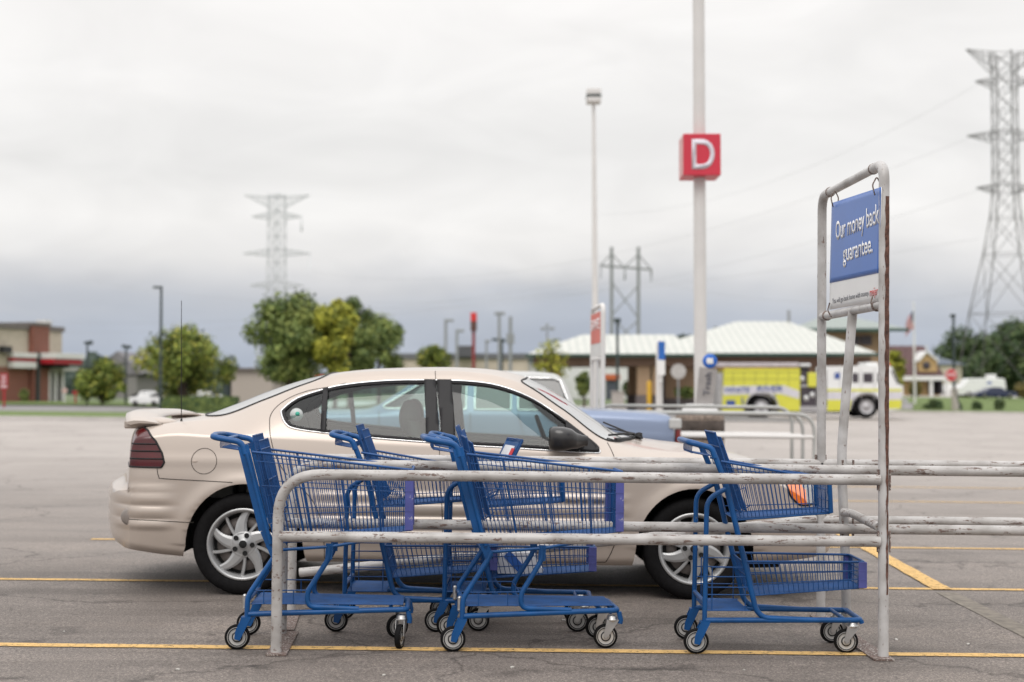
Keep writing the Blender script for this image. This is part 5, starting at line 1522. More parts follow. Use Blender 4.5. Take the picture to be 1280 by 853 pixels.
# round sign backs and bollards
def post_sign(px, py, r, pyb, Y, name, label, cat, mt, col_post=M_GREY):
    g = W(px, pyb, Y); o = root(name, g.x, Y, label, cat, tilt=False); zc2 = W(px, py, Y).z - o.location.z
    m = MB(); m.tube([(0, 0, 0), (0, 0, zc2)], .035, 8); m.build('post', col_post, o)
    m = MB(); rr2 = r * Y / F; m.lathe([(0, -.05), (rr2, -.05), (rr2, -.03), (0, -.03)], 8 if 'stop' in name else 24, 'y', (0, 0, zc2), smooth=False); m.build('sign_face', mt, o)
    return o, zc2, rr2
post_sign(848, 464.5, 9.5, 508, 60, 'round_sign', 'back of a round grey sign on a post before the tan wall', 'sign', pm('sign_back_grey', (.42, .40, .38), .5))
for px_, lb in ((811.5, 'yellow bollard beside the canopy pillars'),):
    g = W(px_, 500, 74); o = root('bollard', g.x, 74, lb, 'bollard', tilt=False); hh = W(px_, 476, 74).z - o.location.z
    m = MB(); m.lathe([(0, hh), (.09, hh - .03), (.12, hh - .1), (.12, 0)], 16, 'z'); m.build('post', pm('bollard_yellow', (.60, .33, .02), .5), o)
# ================================================================ ground
def ground_mat():
    m = bpy.data.materials.new('worn_asphalt'); t = nt(m); N, L = t.nodes, t.links; b = N['Principled BSDF']
    tc = N.new('ShaderNodeTexCoord')
    def noise(sc, det=6, rough=.6, vec=None, dist=0):
        n = N.new('ShaderNodeTexNoise'); n.inputs['Scale'].default_value = sc; n.inputs['Detail'].default_value = det; n.inputs['Roughness'].default_value = rough; n.inputs['Distortion'].default_value = dist
        L.new(vec or tc.outputs['Object'], n.inputs['Vector']); return n
    def ramp(src, *els):
        r = N.new('ShaderNodeValToRGB'); e = r.color_ramp.elements
        while len(e) < len(els): e.new(.5)
        for k, (p, c) in enumerate(els): e[k].position = p; e[k].color = (*c, 1) if len(c) == 3 else c
        L.new(src, r.inputs[0]); return r
    def mul(a, bb, f=1.0, mode='MULTIPLY'):
        x = N.new('ShaderNodeMixRGB'); x.blend_type = mode; x.inputs[0].default_value = f; L.new(a, x.inputs[1]); L.new(bb, x.inputs[2]); return x.outputs[0]
    grain = ramp(noise(95, 4, .9).outputs['Fac'], (.30, (.040, .033, .029)), (.5, (.158, .136, .122)), (.70, (.44, .385, .35)))
    grain2 = ramp(noise(46, 5, .8).outputs['Fac'], (.3, (.55, .55, .55)), (.65, (1.30, 1.28, 1.26)))
    blot = ramp(noise(.55, 6, .62, dist=.4).outputs['Fac'], (.3, (.62, .60, .58)), (.5, (.95, .94, .93)), (.7, (1.18, 1.15, 1.11)))
    mp = N.new('ShaderNodeMapping'); mp.inputs['Scale'].default_value = (.12, 1.6, 1); L.new(tc.outputs['Object'], mp.inputs['Vector'])
    streak = ramp(noise(1.3, 7, .6, mp.outputs[0], .6).outputs['Fac'], (.36, (.70, .69, .68)), (.50, (1, 1, 1)), (.7, (1.12, 1.11, 1.10)))
    oil = ramp(noise(2.3, 4, .5, dist=1.2).outputs['Fac'], (.25, (.35, .33, .32)), (.36, (1, 1, 1)))
    c = mul(grain.outputs[0], grain2.outputs[0]); c = mul(c, blot.outputs[0]); c = mul(c, streak.outputs[0]); c = mul(c, oil.outputs[0])
    # paler further from the stalls: grazing sheen put into the colour, with paler concrete
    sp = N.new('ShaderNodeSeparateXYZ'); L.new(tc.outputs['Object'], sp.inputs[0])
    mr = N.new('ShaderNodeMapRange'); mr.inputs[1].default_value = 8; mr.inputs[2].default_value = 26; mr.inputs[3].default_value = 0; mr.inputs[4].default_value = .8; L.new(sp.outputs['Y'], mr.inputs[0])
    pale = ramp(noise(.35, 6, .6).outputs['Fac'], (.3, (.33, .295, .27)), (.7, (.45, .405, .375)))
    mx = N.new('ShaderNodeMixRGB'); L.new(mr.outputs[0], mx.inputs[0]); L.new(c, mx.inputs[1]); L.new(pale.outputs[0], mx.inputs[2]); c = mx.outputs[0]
    # cracks
    vo = N.new('ShaderNodeTexVoronoi'); vo.feature = 'DISTANCE_TO_EDGE'; vo.inputs['Scale'].default_value = .42
    wn = noise(1.2, 5, .6); va = N.new('ShaderNodeVectorMath'); va.operation = 'ADD'; L.new(tc.outputs['Object'], va.inputs[0])
    vs = N.new('ShaderNodeVectorMath'); vs.operation = 'SCALE'; vs.inputs[3].default_value = .9; L.new(wn.outputs['Color'], vs.inputs[0]); L.new(vs.outputs[0], va.inputs[1]); L.new(va.outputs[0], vo.inputs['Vector'])
    cr = ramp(vo.outputs['Distance'], (.0, (.35, .33, .32)), (.009, (1, 1, 1)))
    c = mul(c, cr.outputs[0], .8)
    L.new(c, b.inputs['Base Color']); b.inputs['Roughness'].default_value = .72
    bp = N.new('ShaderNodeBump'); bp.inputs['Strength'].default_value = .55; bp.inputs['Distance'].default_value = .006
    L.new(noise(110, 4, .85).outputs['Fac'], bp.inputs['Height']); L.new(bp.outputs[0], b.inputs['Normal'])
    return m
def sheet_grid(name, xs, ys, lift, mat, kind='structure', edge=None):
    me = bpy.data.meshes.new(name); vs = []; fs = []
    for y in ys:
        for i, x in enumerate(xs):
            vs.append((x, y, gz(x, y) + lift))
    n = len(xs)
    for j in range(len(ys) - 1):
        for i in range(n - 1): fs.append((j * n + i, j * n + i + 1, (j + 1) * n + i + 1, (j + 1) * n + i))
    me.from_pydata(vs, [], fs); me.materials.append(mat)
    o = bpy.data.objects.new(name, me); COL.objects.link(o); return tag(o, kind=kind)
XS = [-1200, -600, -300, -150, -80, -40, -20, 0, 20, 40, 80, 150, 300, 600, 1200]
YS = [-60, -20, 0, 20, 40, 60, 80, 90, 100, 115, 130, 150, 170, 200, 260, 400, 800, 1600]
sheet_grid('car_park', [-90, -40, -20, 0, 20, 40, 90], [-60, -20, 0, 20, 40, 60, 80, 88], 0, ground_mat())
M_EARTH = pm('far_ground', (.10, .13, .055), .95, 0, .35, .05)
sheet_grid('ground', XS, YS, -.05, M_EARTH)
M_GRASS = pm('mown_grass', (.105, .15, .036), .95, 0, .4, 3.5, .4, 40)
M_ROAD = pm('road_asphalt', (.20, .19, .185), .85, 0, .15, 1.5)
M_PALE = pm('pale_concrete', (.50, .47, .45), .85, 0, .12, 1.2)
def strip(name, x0, x1, y0, y1, lift, mat, kind='structure'):
    nx = max(2, int((x1 - x0) / 12)); ny = max(2, int((y1 - y0) / 10))
    return sheet_grid(name, [x0 + (x1 - x0) * i / nx for i in range(nx + 1)], [y0 + (y1 - y0) * i / ny for i in range(ny + 1)], lift, mat, kind)
# left: kerb, grass verge, street, second verge, drive
def kerb(x0, x1, y, h=.13):
    m = MB(); n = 10
    for i in range(n):
        a = x0 + (x1 - x0) * i / n; b = x0 + (x1 - x0) * (i + 1) / n
        za, zb = gz(a, y), gz(b, y)
        vs = [(a, y, za - .05), (b, y, zb - .05), (b, y, zb + h), (a, y, za + h), (a, y + .18, za - .05), (b, y + .18, zb - .05), (b, y + .18, zb + h), (a, y + .18, za + h)]
        m.add(vs, [[0, 1, 2, 3], [3, 2, 6, 7], [7, 6, 5, 4], [0, 3, 7, 4], [1, 5, 6, 2]])
    return tag(m.build('kerb', M_PALE), kind='structure')
kerb(-60, -7, 47.8); strip('grass_verge', -60, -7, 47.98, 57, .12, M_GRASS)
strip('street', -90, 12, 57, 76, .03, M_ROAD)
strip('grass_verge', -60, -16.5, 76, 91, .10, M_GRASS); strip('grass_verge', -9.5, 2, 76, 84, .10, M_GRASS)
strip('driveway', -16.5, -9.5, 76, 120, .04, M_PALE)
# right: wide lawn and pale pavement
y0 = 84.5
lw = strip('lawn', 20.8, 60, y0, 128, .10, M_GRASS)
for v in lw.data.vertices: v.co.z += .57 * sstep(y0 + 2, 128, v.co.y)
kerb(20.8, 60, y0 - .18)
pv = strip('pavement', 14, 75, 128.1, 140, .68, M_PALE)
for v in pv.data.vertices: v.co.z += .22 * (v.co.y > 130)
strip('forecourt', 2.5, 20.6, 88.1, 100, .02, M_PALE); strip('grass_verge', 1.5, 9.0, 70.5, 74.5, .05, M_GRASS)
strip('pavement', -4, 20.6, 76.5, 80, .05, M_PALE)

# stall lines
def paint_mat():
    m = pm('yellow_line_paint', (.60, .38, .14), .8, 0, .12, 14, .3, 160)
    t = m.node_tree; N, L = t.nodes, t.links; b = N['Principled BSDF']
    tc = N.new('ShaderNodeTexCoord'); n = N.new('ShaderNodeTexNoise'); n.inputs['Scale'].default_value = 38; n.inputs['Detail'].default_value = 6; n.inputs['Roughness'].default_value = .75
    L.new(tc.outputs['Object'], n.inputs['Vector'])
    r = N.new('ShaderNodeValToRGB'); r.color_ramp.elements[0].position = .36; r.color_ramp.elements[0].color = (.0, .0, .0, 1); r.color_ramp.elements[1].position = .46
    L.new(n.outputs['Fac'], r.inputs[0]); L.new(r.outputs[0], b.inputs['Alpha'])
    return m
M_LINE = paint_mat()
def line(pts, w, lift=.004, mat=None):
    """painted band along points (x, y) on the car park, slightly ragged"""
    vs = []; pts = [Vector((p[0], p[1])) for p in pts]; out = []
    for a, b in zip(pts, pts[1:]):
        n = max(1, int((b - a).length / .12))
        out += [a + (b - a) * i / n for i in range(n)]
    out.append(pts[-1]); d = (pts[-1] - pts[0]).normalized(); nn = Vector((-d.y, d.x)); rnd = random.Random(int(pts[0].y * 100))
    for p in out:
        for s in (-1, 1):
            q = p + nn * (s * (w / 2 + rnd.uniform(-.004, .004))); vs.append((q.x, q.y, gz(q.x, q.y) + lift))
    me = bpy.data.meshes.new('parking_line'); me.from_pydata(vs, [], [(2 * i, 2 * i + 2, 2 * i + 3, 2 * i + 1) for i in range(len(out) - 1)]); me.materials.append(mat or M_LINE)
    o = bpy.data.objects.new('parking_line', me); COL.objects.link(o); return tag(o, kind='structure')
def gp(px, py): Y = YG(px, py); return (ray(px, py)[0] * Y, Y)
Y1 = gp(640, 813.5)[1]; line([(-4.5, Y1), (6, Y1)], .088)
Y2 = gp(640, 731.2)[1]; line([(-6, Y2), (8, Y2)], .080)
a = gp(114, 674.5); line([(a[0], a[1]), (9, a[1])], .080)
line([(-1, 13.85), (10, 13.85)], .080); b = gp(1180, 628); line([(.5, b[1]), (12, b[1])], .080); b = gp(1180, 610); line([(1, b[1]), (13, b[1])], .080)
line([gp(1052, 668), gp(1092, 690), gp(1178, 738)], .125, .008)
FL = pm('faded_line', (.175, .15, .122), .8, 0, .3, 20); line([gp(1182, 741), gp(1240, 770), gp(1300, 800)], .13, .003, FL)

# ================================================================ trees
def leaf_mat(name, c, var=.35):
    m = pm(name, c, .65, 0, var, 1.4); b = m.node_tree.nodes['Principled BSDF']; b.inputs['Specular IOR Level'].default_value = .25
    return m
GREENS = {k: [leaf_mat('leaf_%s_%s' % (k, j), c) for j, c in zip(('deep', 'mid', 'light'), v)] for k, v in {
    'maple': ((.085, .115, .024), (.175, .22, .04), (.38, .37, .07)), 'dark': ((.085, .125, .036), (.155, .20, .055), (.26, .30, .085)),
    'yellow': ((.14, .16, .025), (.29, .30, .04), (.44, .42, .06)), 'blue': ((.05, .085, .035), (.085, .125, .05), (.13, .17, .065)), 'dry': ((.09, .08, .03), (.18, .15, .05), (.28, .22, .07))}.items()}
M_BARK = pm('bark', (.075, .055, .042), .95, 0, .3, 8, .5, 40)
def tree(name, Y, px0, px1, py0, py1, pyb, label, kind='dark', cat='tree', group=None, n=3200, leaf=.17, seed=1, trunk=True, shape='round', base_half=.0):
    """crown fills the traced box at distance Y; the trunk stands on the ground under it"""
    n = int(n * 1.8); leaf *= .70; rd = random.Random(seed); xc = (px0 + px1) / 2; ew = (px1 - px0) * .07; eh = (py1 - py0) * .05; px0 -= ew; px1 += ew; py0 -= eh; py1 += eh; g = W(xc, pyb, Y); o = root(name, g.x, Y, label, cat, group, tilt=False); z0 = o.location.z
    x0, x1 = W(px0, py1, Y).x - g.x, W(px1, py1, Y).x - g.x; zt, zb = W(xc, py0, Y).z - z0, W(xc, py1, Y).z - z0
    hw, hh = (x1 - x0) / 2, (zt - zb) / 2; zc = (zt + zb) / 2
    blobs = []
    for i in range(46):
        while True:
            p = Vector((rd.uniform(-1, 1), rd.uniform(-1, 1), rd.uniform(-1, 1)))
            if p.length < 1: break
        if i % 2: p.normalize()
        if shape == 'cone': p.x *= (1 - .55 * (p.z + 1) / 2) * 1.15; p.y *= (1 - .55 * (p.z + 1) / 2) * 1.15
        if shape == 'pear': k = 1 - .45 * max(0, p.z) ; p.x *= k; p.y *= k
        r = rd.uniform(.20, .36); blobs.append((Vector((p.x * (1 - r) * hw, p.y * (1 - r) * hw, zc + p.z * (1 - r) * hh)), r * min(hw, hh) * 1.1, rd.choice((0, 0, 1, 1, 1, 2))))
    m = MB()
    for i in range(n):
        c, r, tone = rd.choice(blobs)
        while True:
            d = Vector((rd.uniform(-1, 1), rd.uniform(-1, 1), rd.uniform(-1, 1)))
            if .1 < d.length < 1: break
        d = d.normalized() * (rd.random() ** .35); p = c + d * r * rd.uniform(.85, 1.25)
        if p.z < .05: p.z = .05 + rd.random() * .2
        s = leaf * rd.uniform(.6, 1.3); nrm = (d + Vector((rd.uniform(-.8, .8), rd.uniform(-.8, .8), rd.uniform(-.2, .9)))).normalized()
        a = nrm.orthogonal().normalized(); b = nrm.cross(a); q = rd.uniform(0, 6.28); a2 = a * math.cos(q) + b * math.sin(q); b2 = nrm.cross(a2)
        mi = tone if rd.random() < .6 else rd.randrange(3)
        m.add([p - a2 * s, p - b2 * s * .5 + nrm * s * .1, p + a2 * s, p + b2 * s * .5 + nrm * s * .1], [[0, 1, 2, 3]], mi)
    m.build('crown', GREENS[kind], o)
    if trunk:
        t = MB(); th = max(.09, hw * .07)
        t.tube([(0, 0, -.1), (0.03, 0, zb * .5), (.0, 0, zb + hh * .3), (.05, 0, zc + hh * .5)], [th * 1.25, th, th * .8, th * .3], 10)
        for k in range(7):
            b_ = rd.choice(blobs)[0]; z1 = zb + hh * rd.uniform(.0, .7)
            t.tube([(0, 0, z1), (b_.x * .4, b_.y * .4, z1 + (b_.z - z1) * .5), b_], [th * .5, th * .35, th * .12], 6)
        t.build('trunk', M_BARK, o)
    return o
GT = 'street trees beyond the car park'
tree('maple_tree', 66, 166, 292, 408, 500, 512, 'yellow-green bushy tree standing directly behind the boot of the beige car', 'maple', group=GT, n=5200, leaf=.15, seed=3, shape='pear')
tree('bush', 80, 92, 163, 450, 504, 506, 'rounded dark bush-like tree between the brick restaurant and the maple', 'maple', group=GT, n=3400, leaf=.16, seed=4)
tree('oak_tree', 58, 312, 410, 364, 482, 502, 'largest dark green tree above the rear window of the beige car, leftmost of the row', 'dark', group=GT, n=6500, leaf=.15, seed=5)
tree('oak_tree', 57, 388, 448, 373, 476, 500, 'yellowish tree wedged second in the row above the beige car', 'yellow', group=GT, n=4200, leaf=.16, seed=6)
tree('oak_tree', 78, 402, 470, 371, 480, 500, 'dark green tree third in the row, its top level with the largest tree', 'dark', group=GT, n=4800, leaf=.17, seed=7)
tree('oak_tree', 86, 440, 506, 392, 482, 500, 'dark tree at the right end of the row above the beige car', 'dark', group=GT, n=4200, leaf=.18, seed=8)
tree('small_tree', 90, 519, 566, 432, 470, 498, 'small pale-green tree just above the roof of the beige car', 'maple', group=GT, n=1500, leaf=.16, seed=9)
tree('small_tree', 66, 668, 712, 424, 482, 500, 'thin sapling with sparse yellow-green leaves in front of the canopy\'s left end', 'yellow', group=GT, n=420, leaf=.13, seed=10)
tree('small_tree', 95, 720, 740, 462, 496, 500, 'dark small tree seen under the canopy', 'dark', group=GT, n=900, leaf=.18, seed=11)
tree('hedge_bush', 98, 778, 800, 473, 497, 500, 'dark round bush under the canopy beside the pillars', 'blue', cat='bush', n=900, leaf=.18, seed=12, trunk=False)
tree('hedge_bush', 80, 842, 870, 483, 498, 499, 'low green bush against the tan wall left of the white pole', 'dark', cat='bush', n=700, leaf=.15, seed=13, trunk=False)
tree('broad_tree', 185, 1172, 1246, 410, 482, 492, 'dark broad tree behind the house, left of the big pylon', 'blue', group=GT, n=3600, leaf=.42, seed=14)
tree('broad_tree', 180, 1226, 1312, 402, 488, 494, 'dark broad tree behind the legs of the big pylon at the right edge', 'blue', group=GT, n=4800, leaf=.42, seed=15)
tree('broad_tree', 178, 1200, 1262, 436, 490, 494, 'lower dark tree under the pylon above the white van', 'blue', group=GT, n=2600, leaf=.4, seed=24)
tree('small_tree', 104, 1106, 1132, 436, 494, 500, 'yellow-green leafy tree between the fire engine and the brown-roofed house', 'yellow', group=GT, n=1900, leaf=.18, seed=16)
tree('small_tree', 108, 1136, 1152, 474, 496, 500, 'small yellowing shrub-tree before the porch of the house', 'dry', cat='bush', n=700, leaf=.16, seed=17, trunk=False)
GS = 'small shrubs on the right lawn'
for i, (a, b, c, d, lb) in enumerate(((1153, 1180, 499, 515, 'widest dark shrub on the right lawn beside the fire engine'), (1214, 1228, 502, 514, 'small shrub on the lawn right of the stop sign'), (1243, 1256, 498, 514, 'rightmost shrub on the lawn, below the dark car'), (1192, 1202, 503, 513, 'tiny shrub on the lawn at the foot of the stop sign'))):
    tree('shrub', 92, a, b, c, d, d + 1, lb, 'blue', cat='shrub', group=GS, n=500, leaf=.11, seed=30 + i, trunk=False)
tree('ornamental_grass', 120, 1268, 1290, 478, 497, 498, 'tawny ornamental grass clump at the right edge by the dark car', 'dry', cat='bush', n=900, leaf=.2, seed=40, trunk=False)
tree('potted_shrub', 76, 24, 36, 486, 502, 503, 'little upright shrub against the brick wall of the restaurant', 'dark', cat='shrub', n=600, leaf=.09, seed=41, trunk=False)
# clipped hedge
def hedge(name, px0, px1, py0, py1, Y, label):
    rd = random.Random(5); g = W((px0 + px1) / 2, py1, Y); o = root(name, g.x, Y, label, 'hedge', tilt=False)
    x0, x1 = W(px0, py1, Y).x - g.x, W(px1, py1, Y).x - g.x; h = W(px0, py0, Y).z - o.location.z; m = MB()
    for i in range(5200):
        x = rd.uniform(x0, x1); y = rd.uniform(0, 1.4); z = rd.uniform(0, h)
        if rd.random() < .6: y = rd.uniform(-.05, .1)
        elif rd.random() < .6: z = h + rd.uniform(-.05, .06)
        s = rd.uniform(.05, .11); q = rd.uniform(0, 3.14); a = Vector((math.cos(q), rd.uniform(-.4, .4), math.sin(q))) * s; b = Vector((-math.sin(q), rd.uniform(-.4, .4), math.cos(q))) * s * .6; p = Vector((x, y, z))
        m.add([p - a, p - b, p + a, p + b], [[0, 1, 2, 3]], rd.randrange(2))
    m.box((x0, .08, 0), (x1, 1.3, h - .05)); m.build('foliage', [GREENS['blue'][0], GREENS['dark'][1], GREENS['dark'][0]], o)
hedge('hedge', 203, 292, 499, 516, 62, 'clipped dark hedge behind the spoiler of the beige car')

# distant wood line
rd = random.Random(77); m = MB()
for i in range(9000):
    a = rd.uniform(-1, 1); Y = rd.uniform(260, 330); x = a * Y * .45; hmax = 5.0 + 2.4 * math.sin(x * .05) + 1.5 * math.sin(x * .17 + 1)
    if x > 30: hmax += 3
    z = rd.uniform(0, hmax) ; s = rd.uniform(.6, 1.6); q = rd.uniform(0, 3.14)
    u = Vector((math.cos(q), rd.uniform(-.3, .3), math.sin(q))) * s; v = Vector((-math.sin(q), 0, math.cos(q))) * s * .7; p = Vector((x, Y, z))
    m.add([p - u, p - v, p + u, p + v], [[0, 1, 2, 3]], rd.randrange(2))
wl_ = m.build('distant_woods', [leaf_mat('haze_leaf_a', (.07, .095, .085)), leaf_mat('haze_leaf_b', (.09, .115, .10))]); tag(wl_, 'low dark line of far-off woods along the horizon', 'woods', kind='stuff')

rdp = random.Random(3); M_CHIP = pm('stone_chip', (.42, .40, .37), .9, 0, .3, 30)
for k, (px_, py_) in enumerate(((106, 549), (110, 569), (705, 776), (1026, 790), (222, 838), (930, 838), (1120, 800), (1135, 764), (640, 835), (480, 845), (80, 790), (1210, 806))):
    Y = YG(px_, py_); x = ray(px_, py_)[0] * Y; r_ = rdp.uniform(.006, .013)
    bm_ = bmesh.new(); bmesh.ops.create_icosphere(bm_, subdivisions=1, radius=r_)
    for v in bm_.verts: v.co *= rdp.uniform(.7, 1.2); v.co.z = v.co.z * .55 + r_ * .3
    me_ = bpy.data.meshes.new('pebble'); bm_.to_mesh(me_); bm_.free(); me_.materials.append(M_CHIP)
    ob = bpy.data.objects.new('pebble', me_); COL.objects.link(ob); ob.location = (x, Y, gz(x, Y)); tag(ob, 'tiny pale stone chip lying loose on the asphalt', 'stone', 'stone chips scattered on the asphalt')
# ================================================================ left: brick restaurant, its long wall running away from us
O = (W(78, 500, 92).x, 92.0); D_ = Vector((-.262, -.965)).normalized()   # from the far corner towards us and left
rs = root('brick_restaurant', O[0], O[1], 'brick and beige restaurant with red and white awnings at the left edge', 'restaurant', tilt=False)
rs.rotation_euler = (0, 0, math.atan2(D_.y, D_.x))
def KR(px, py): s, z = on_plane(px, py, O, (D_.x, D_.y)); return (s, z - rs.location.z)
M_BRK = brick('red_brown_brick', (.25, .085, .055), (.19, .065, .043), (.20, .13, .11), 5); M_BEI = pm('beige_render', (.46, .40, .32), .85, 0, .1, 2); M_PAR = pm('grey_parapet', (.15, .13, .12), .6)
M_WA = pm('white_awning', (.66, .65, .63), .5); M_RA = pm('red_awning', (.38, .012, .022), .5)
L_ = KR(-30, 480)[0]
# local: +x along the wall towards the camera, visible side is +y (towards image right)... thickness goes to the far side
sgn = 1.0
zb_t = KR(0, 470)[1]; zp = KR(-5, 412)[1]
zm = KR(20, 459)[1]; zt = KR(20, 411.5)[1]
Dp = 14.0
m = MB(); m.box((.0, -Dp * sgn, 0), (L_, 0, zm)); m.build('brick_wall', M_BRK, rs)
m = MB(); m.box((.02, -Dp * sgn, zm + .003), (L_, -.06, zt)); m.build('rendered_wall', M_BEI, rs)
m = MB(); m.box((-.1, -Dp, zt + .003), (L_, .06, zt + .32)); m.build('parapet', M_PAR, rs)
a, b = KR(37, 403), KR(57, 403)
m = MB(); m.box((b[0], -2.0, zm), (a[0], .28, a[1] - .2)); m.box((b[0], 0.003, 0), (a[0], .28, zm - .003)); tw_ = m.build('brick_tower', M_BRK, rs)
m = MB(); m.box((b[0] - .08, -2.1, a[1] - .197), (a[0] + .08, .36, a[1])); m.build('tower_cap', M_PAR, tw_)
# awnings
def awn(x0, x1, z0, z1, out, mt, nm, y0=.003): m = MB(); m.box((x0, y0, z0), (x1, out, z1), bev=.02); return m.build(nm, mt, rs)
s0_, s1_ = KR(10, 445)[0], KR(37.5, 445)[0]
z_ = lambda px, py: KR(px, py)[1]
awn(s1_, s0_, z_(25, 447.5), z_(25, 441.5), .55, M_WA, 'awning_top'); awn(s1_, s0_, z_(25, 452), z_(25, 447.8), .45, M_RA, 'awning_stripe'); awn(s1_, s0_, z_(25, 460.5), z_(25, 452.3), .5, M_WA, 'awning_skirt')
s0_, s1_ = KR(43, 445)[0], KR(77, 445)[0]
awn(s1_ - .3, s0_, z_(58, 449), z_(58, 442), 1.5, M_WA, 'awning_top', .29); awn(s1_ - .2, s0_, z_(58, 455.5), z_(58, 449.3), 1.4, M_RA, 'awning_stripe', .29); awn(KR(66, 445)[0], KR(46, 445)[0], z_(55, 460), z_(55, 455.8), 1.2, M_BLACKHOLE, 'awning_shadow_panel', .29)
awn(KR(78, 445)[0] - .3, KR(62, 445)[0], z_(66, 464), z_(66, 459.5), 1.0, M_WA, 'door_canopy')
m = MB(); m.box((KR(53, 480)[0], .003, z_(49, 489)), (KR(45, 480)[0], .05, z_(49, 476))); m.build('window', M_TD, rs)
for a_, b_ in ((59, 64), (67.5, 73)):
    m = MB(); m.box((KR(b_, 480)[0], .003, .0), (KR(a_, 480)[0], .06, z_(66, 465))); m.build('door', M_TD, rs)
m = MB(); 
for p_ in (58, 66, 75): q = KR(p_, 480)[0]; m.box((q - .12, .003, 0), (q + .12, .25, z_(66, 464)))
m.build('white_pillar', M_WA, rs)
m = MB(); m.box((KR(41, 480)[0] - .1, .283, 0), (KR(41, 480)[0] + .1, .45, z_(41, 441))); m.build('downpipe', M_DKPOLE, rs)
m = MB(); m.box((KR(4, 436)[0] - .4, .0, z_(2, 441)), (KR(4, 436)[0] + .4, .35, z_(2, 433))); m.build('wall_lamp', M_DARK, rs)
m = MB(); q = KR(71, 412); m.box((q[0] - .2, -1.2, zt + .323), (q[0] + .5, -.5, zt + .75)); m.build('roof_unit', M_WA, rs)
# red menu sign
def flat_sign(name, px0, px1, py0, py1, pyb, Y, label, mt, lines=(), post=M_RA, lm=None):
    g = W((px0 + px1) / 2, pyb, Y); o = root(name, g.x, Y, label, 'sign', tilt=False); z0 = o.location.z
    a, b = W(px0, py1, Y), W(px1, py0, Y); m = MB(); m.box((a.x - g.x, -.06, a.z - z0), (b.x - g.x, .02, b.z - z0), bev=.015); m.build('panel', mt, o)
    m = MB(); m.tube([(0, 0, 0), (0, 0, a.z - z0 + .05)], .05, 8); m.build('post', post, o)
    for s, px_a, px_b, py_, hpx in lines:
        A_, B_ = W(px_a, py_, Y), W(px_b, py_, Y); hh = hpx * Y / F
        text_mesh('lettering', s, lm or M_LW, o, (A_.x - g.x, -.062, A_.z - z0), (B_.x - g.x, -.062, B_.z - z0), (0, 0, 1), hh, (0, -1, 0), .004, .03, .004)
    return o
flat_sign('red_sign', .5, 10, 467, 487, 505, 70, 'red notice board on a red post on the verge before the brick wall, left edge', M_RA, [('DO', 2.5, 8, 473.5, 4), ('NOT', 2, 8.5, 479.5, 4), ('ENTER', 1.5, 9.3, 485, 3.4)])
post_sign(81, 488.5, 3.2, 502, 84, 'round_sign', 'small pinkish round sign on a post beside the restaurant entrance', 'sign', pm('sign_pinkish', (.6, .4, .38), .5), M_WA)
flat_sign('small_sign', 91, 98, 488.5, 493, 500, 82, 'small red and white low sign beneath the dark round bush', M_RA)
# beige block with dark roof
def block(name, px0, px1, py0, py1, Y, dep, mt, roof, label, cat='building', rh=.35, extra=None, over=.2):
    g = W((px0 + px1) / 2, py1, Y); o = root(name, g.x, Y, label, cat, tilt=False, z=g.z); a, b = W(px0, py1, Y), W(px1, py0, Y)
    m = MB(); m.box((a.x - g.x, 0, 0), (b.x - g.x, dep, b.z - g.z)); m.build('wall', mt, o)
    m = MB(); m.box((a.x - g.x - over, -over, b.z - g.z + .003), (b.x - g.x + over, dep + over, b.z - g.z + rh)); m.build('roof', roof, o)
    return o
o = block('service_block', 289, 340, 463, 516, 72, 5, pm('beige_block', (.42, .37, .32), .9, 0, .08, 20), M_PAR, 'plain beige block building with a thin dark roof left of the largest tree', rh=.12)
m = MB(); m.box((-1.03 * 0 + (W(282, 0, 72).x - o.location.x), .3, 0), (W(288.8, 0, 72).x - o.location.x, 4, W(282, 467, 72).z - o.location.z)); m.build('dark_gate', M_DKPOLE, o)
block('service_wing', 341, 378, 462, 508, 75, 5, pm('cream_block', (.50, .45, .40), .9, 0, .08, 20), M_PAR, 'paler cream wing right of the beige block under the largest tree', rh=.10)
g = W(388, 500, 80); rc = root('red_awning', g.x, 80, 'patch of red awning seen below the row of trees', 'awning', tilt=False, z=g.z)
zz = W(388, 469, 80).z - g.z; x0, x1 = W(366, 0, 80).x - g.x, W(412, 0, 80).x - g.x
m = MB(); m.prism([(0, zz - .55), (1.6, zz), (1.6, zz - .1), (0, zz - .65)], x0, x1, 'x'); m.build('awning_cloth', pm('awning_bright_red', (.5, .03, .04), .6), rc)
m = MB(); m.box((x0, 1.6, 0), (x1, 3.0, zz)); m.build('wall', M_BEI, rc)
block('strip_shop', 496, 660, 449, 499, 140, 14, pm('shop_cream', (.52, .45, .37), .9, 0, .1, .6), pm('shop_roof', (.14, .14, .15), .8), 'long low cream shop with dark flat roof beyond the roof of the beige car', rh=.55)
o = block('dark_sign_block', 571, 590, 433, 446, 138, 3, pm('dark_panel', (.09, .09, .10), .7), M_PAR, 'dark square screen standing on the long cream shop left of the red pole', 'roof screen', rh=.05, over=.02)
block('white_shop', 628, 700, 456, 499, 150, 12, pm('shop_white', (.66, .66, .65), .8, 0, .05, 1), pm('shop_white_roof', (.55, .57, .56), .6), 'low white shop building seen beneath the left end of the canopy', rh=.15)
block('white_shop', 700, 796, 452, 499, 160, 12, pm('shop_white', (.66, .66, .65)), pm('shop_white_roof', (.5, .5, .5)), 'white building with a bright wall seen through the open canopy', rh=.2)
g = W(768, 500, 118); kk = root('orange_kiosk', g.x, 118, 'small dark kiosk with an orange fascia under the canopy', 'kiosk', tilt=False, z=g.z)
x0, x1 = W(756, 0, 118).x - g.x, W(774, 0, 118).x - g.x; z0, z1 = W(0, 475, 118).z - g.z, W(0, 468, 118).z - g.z
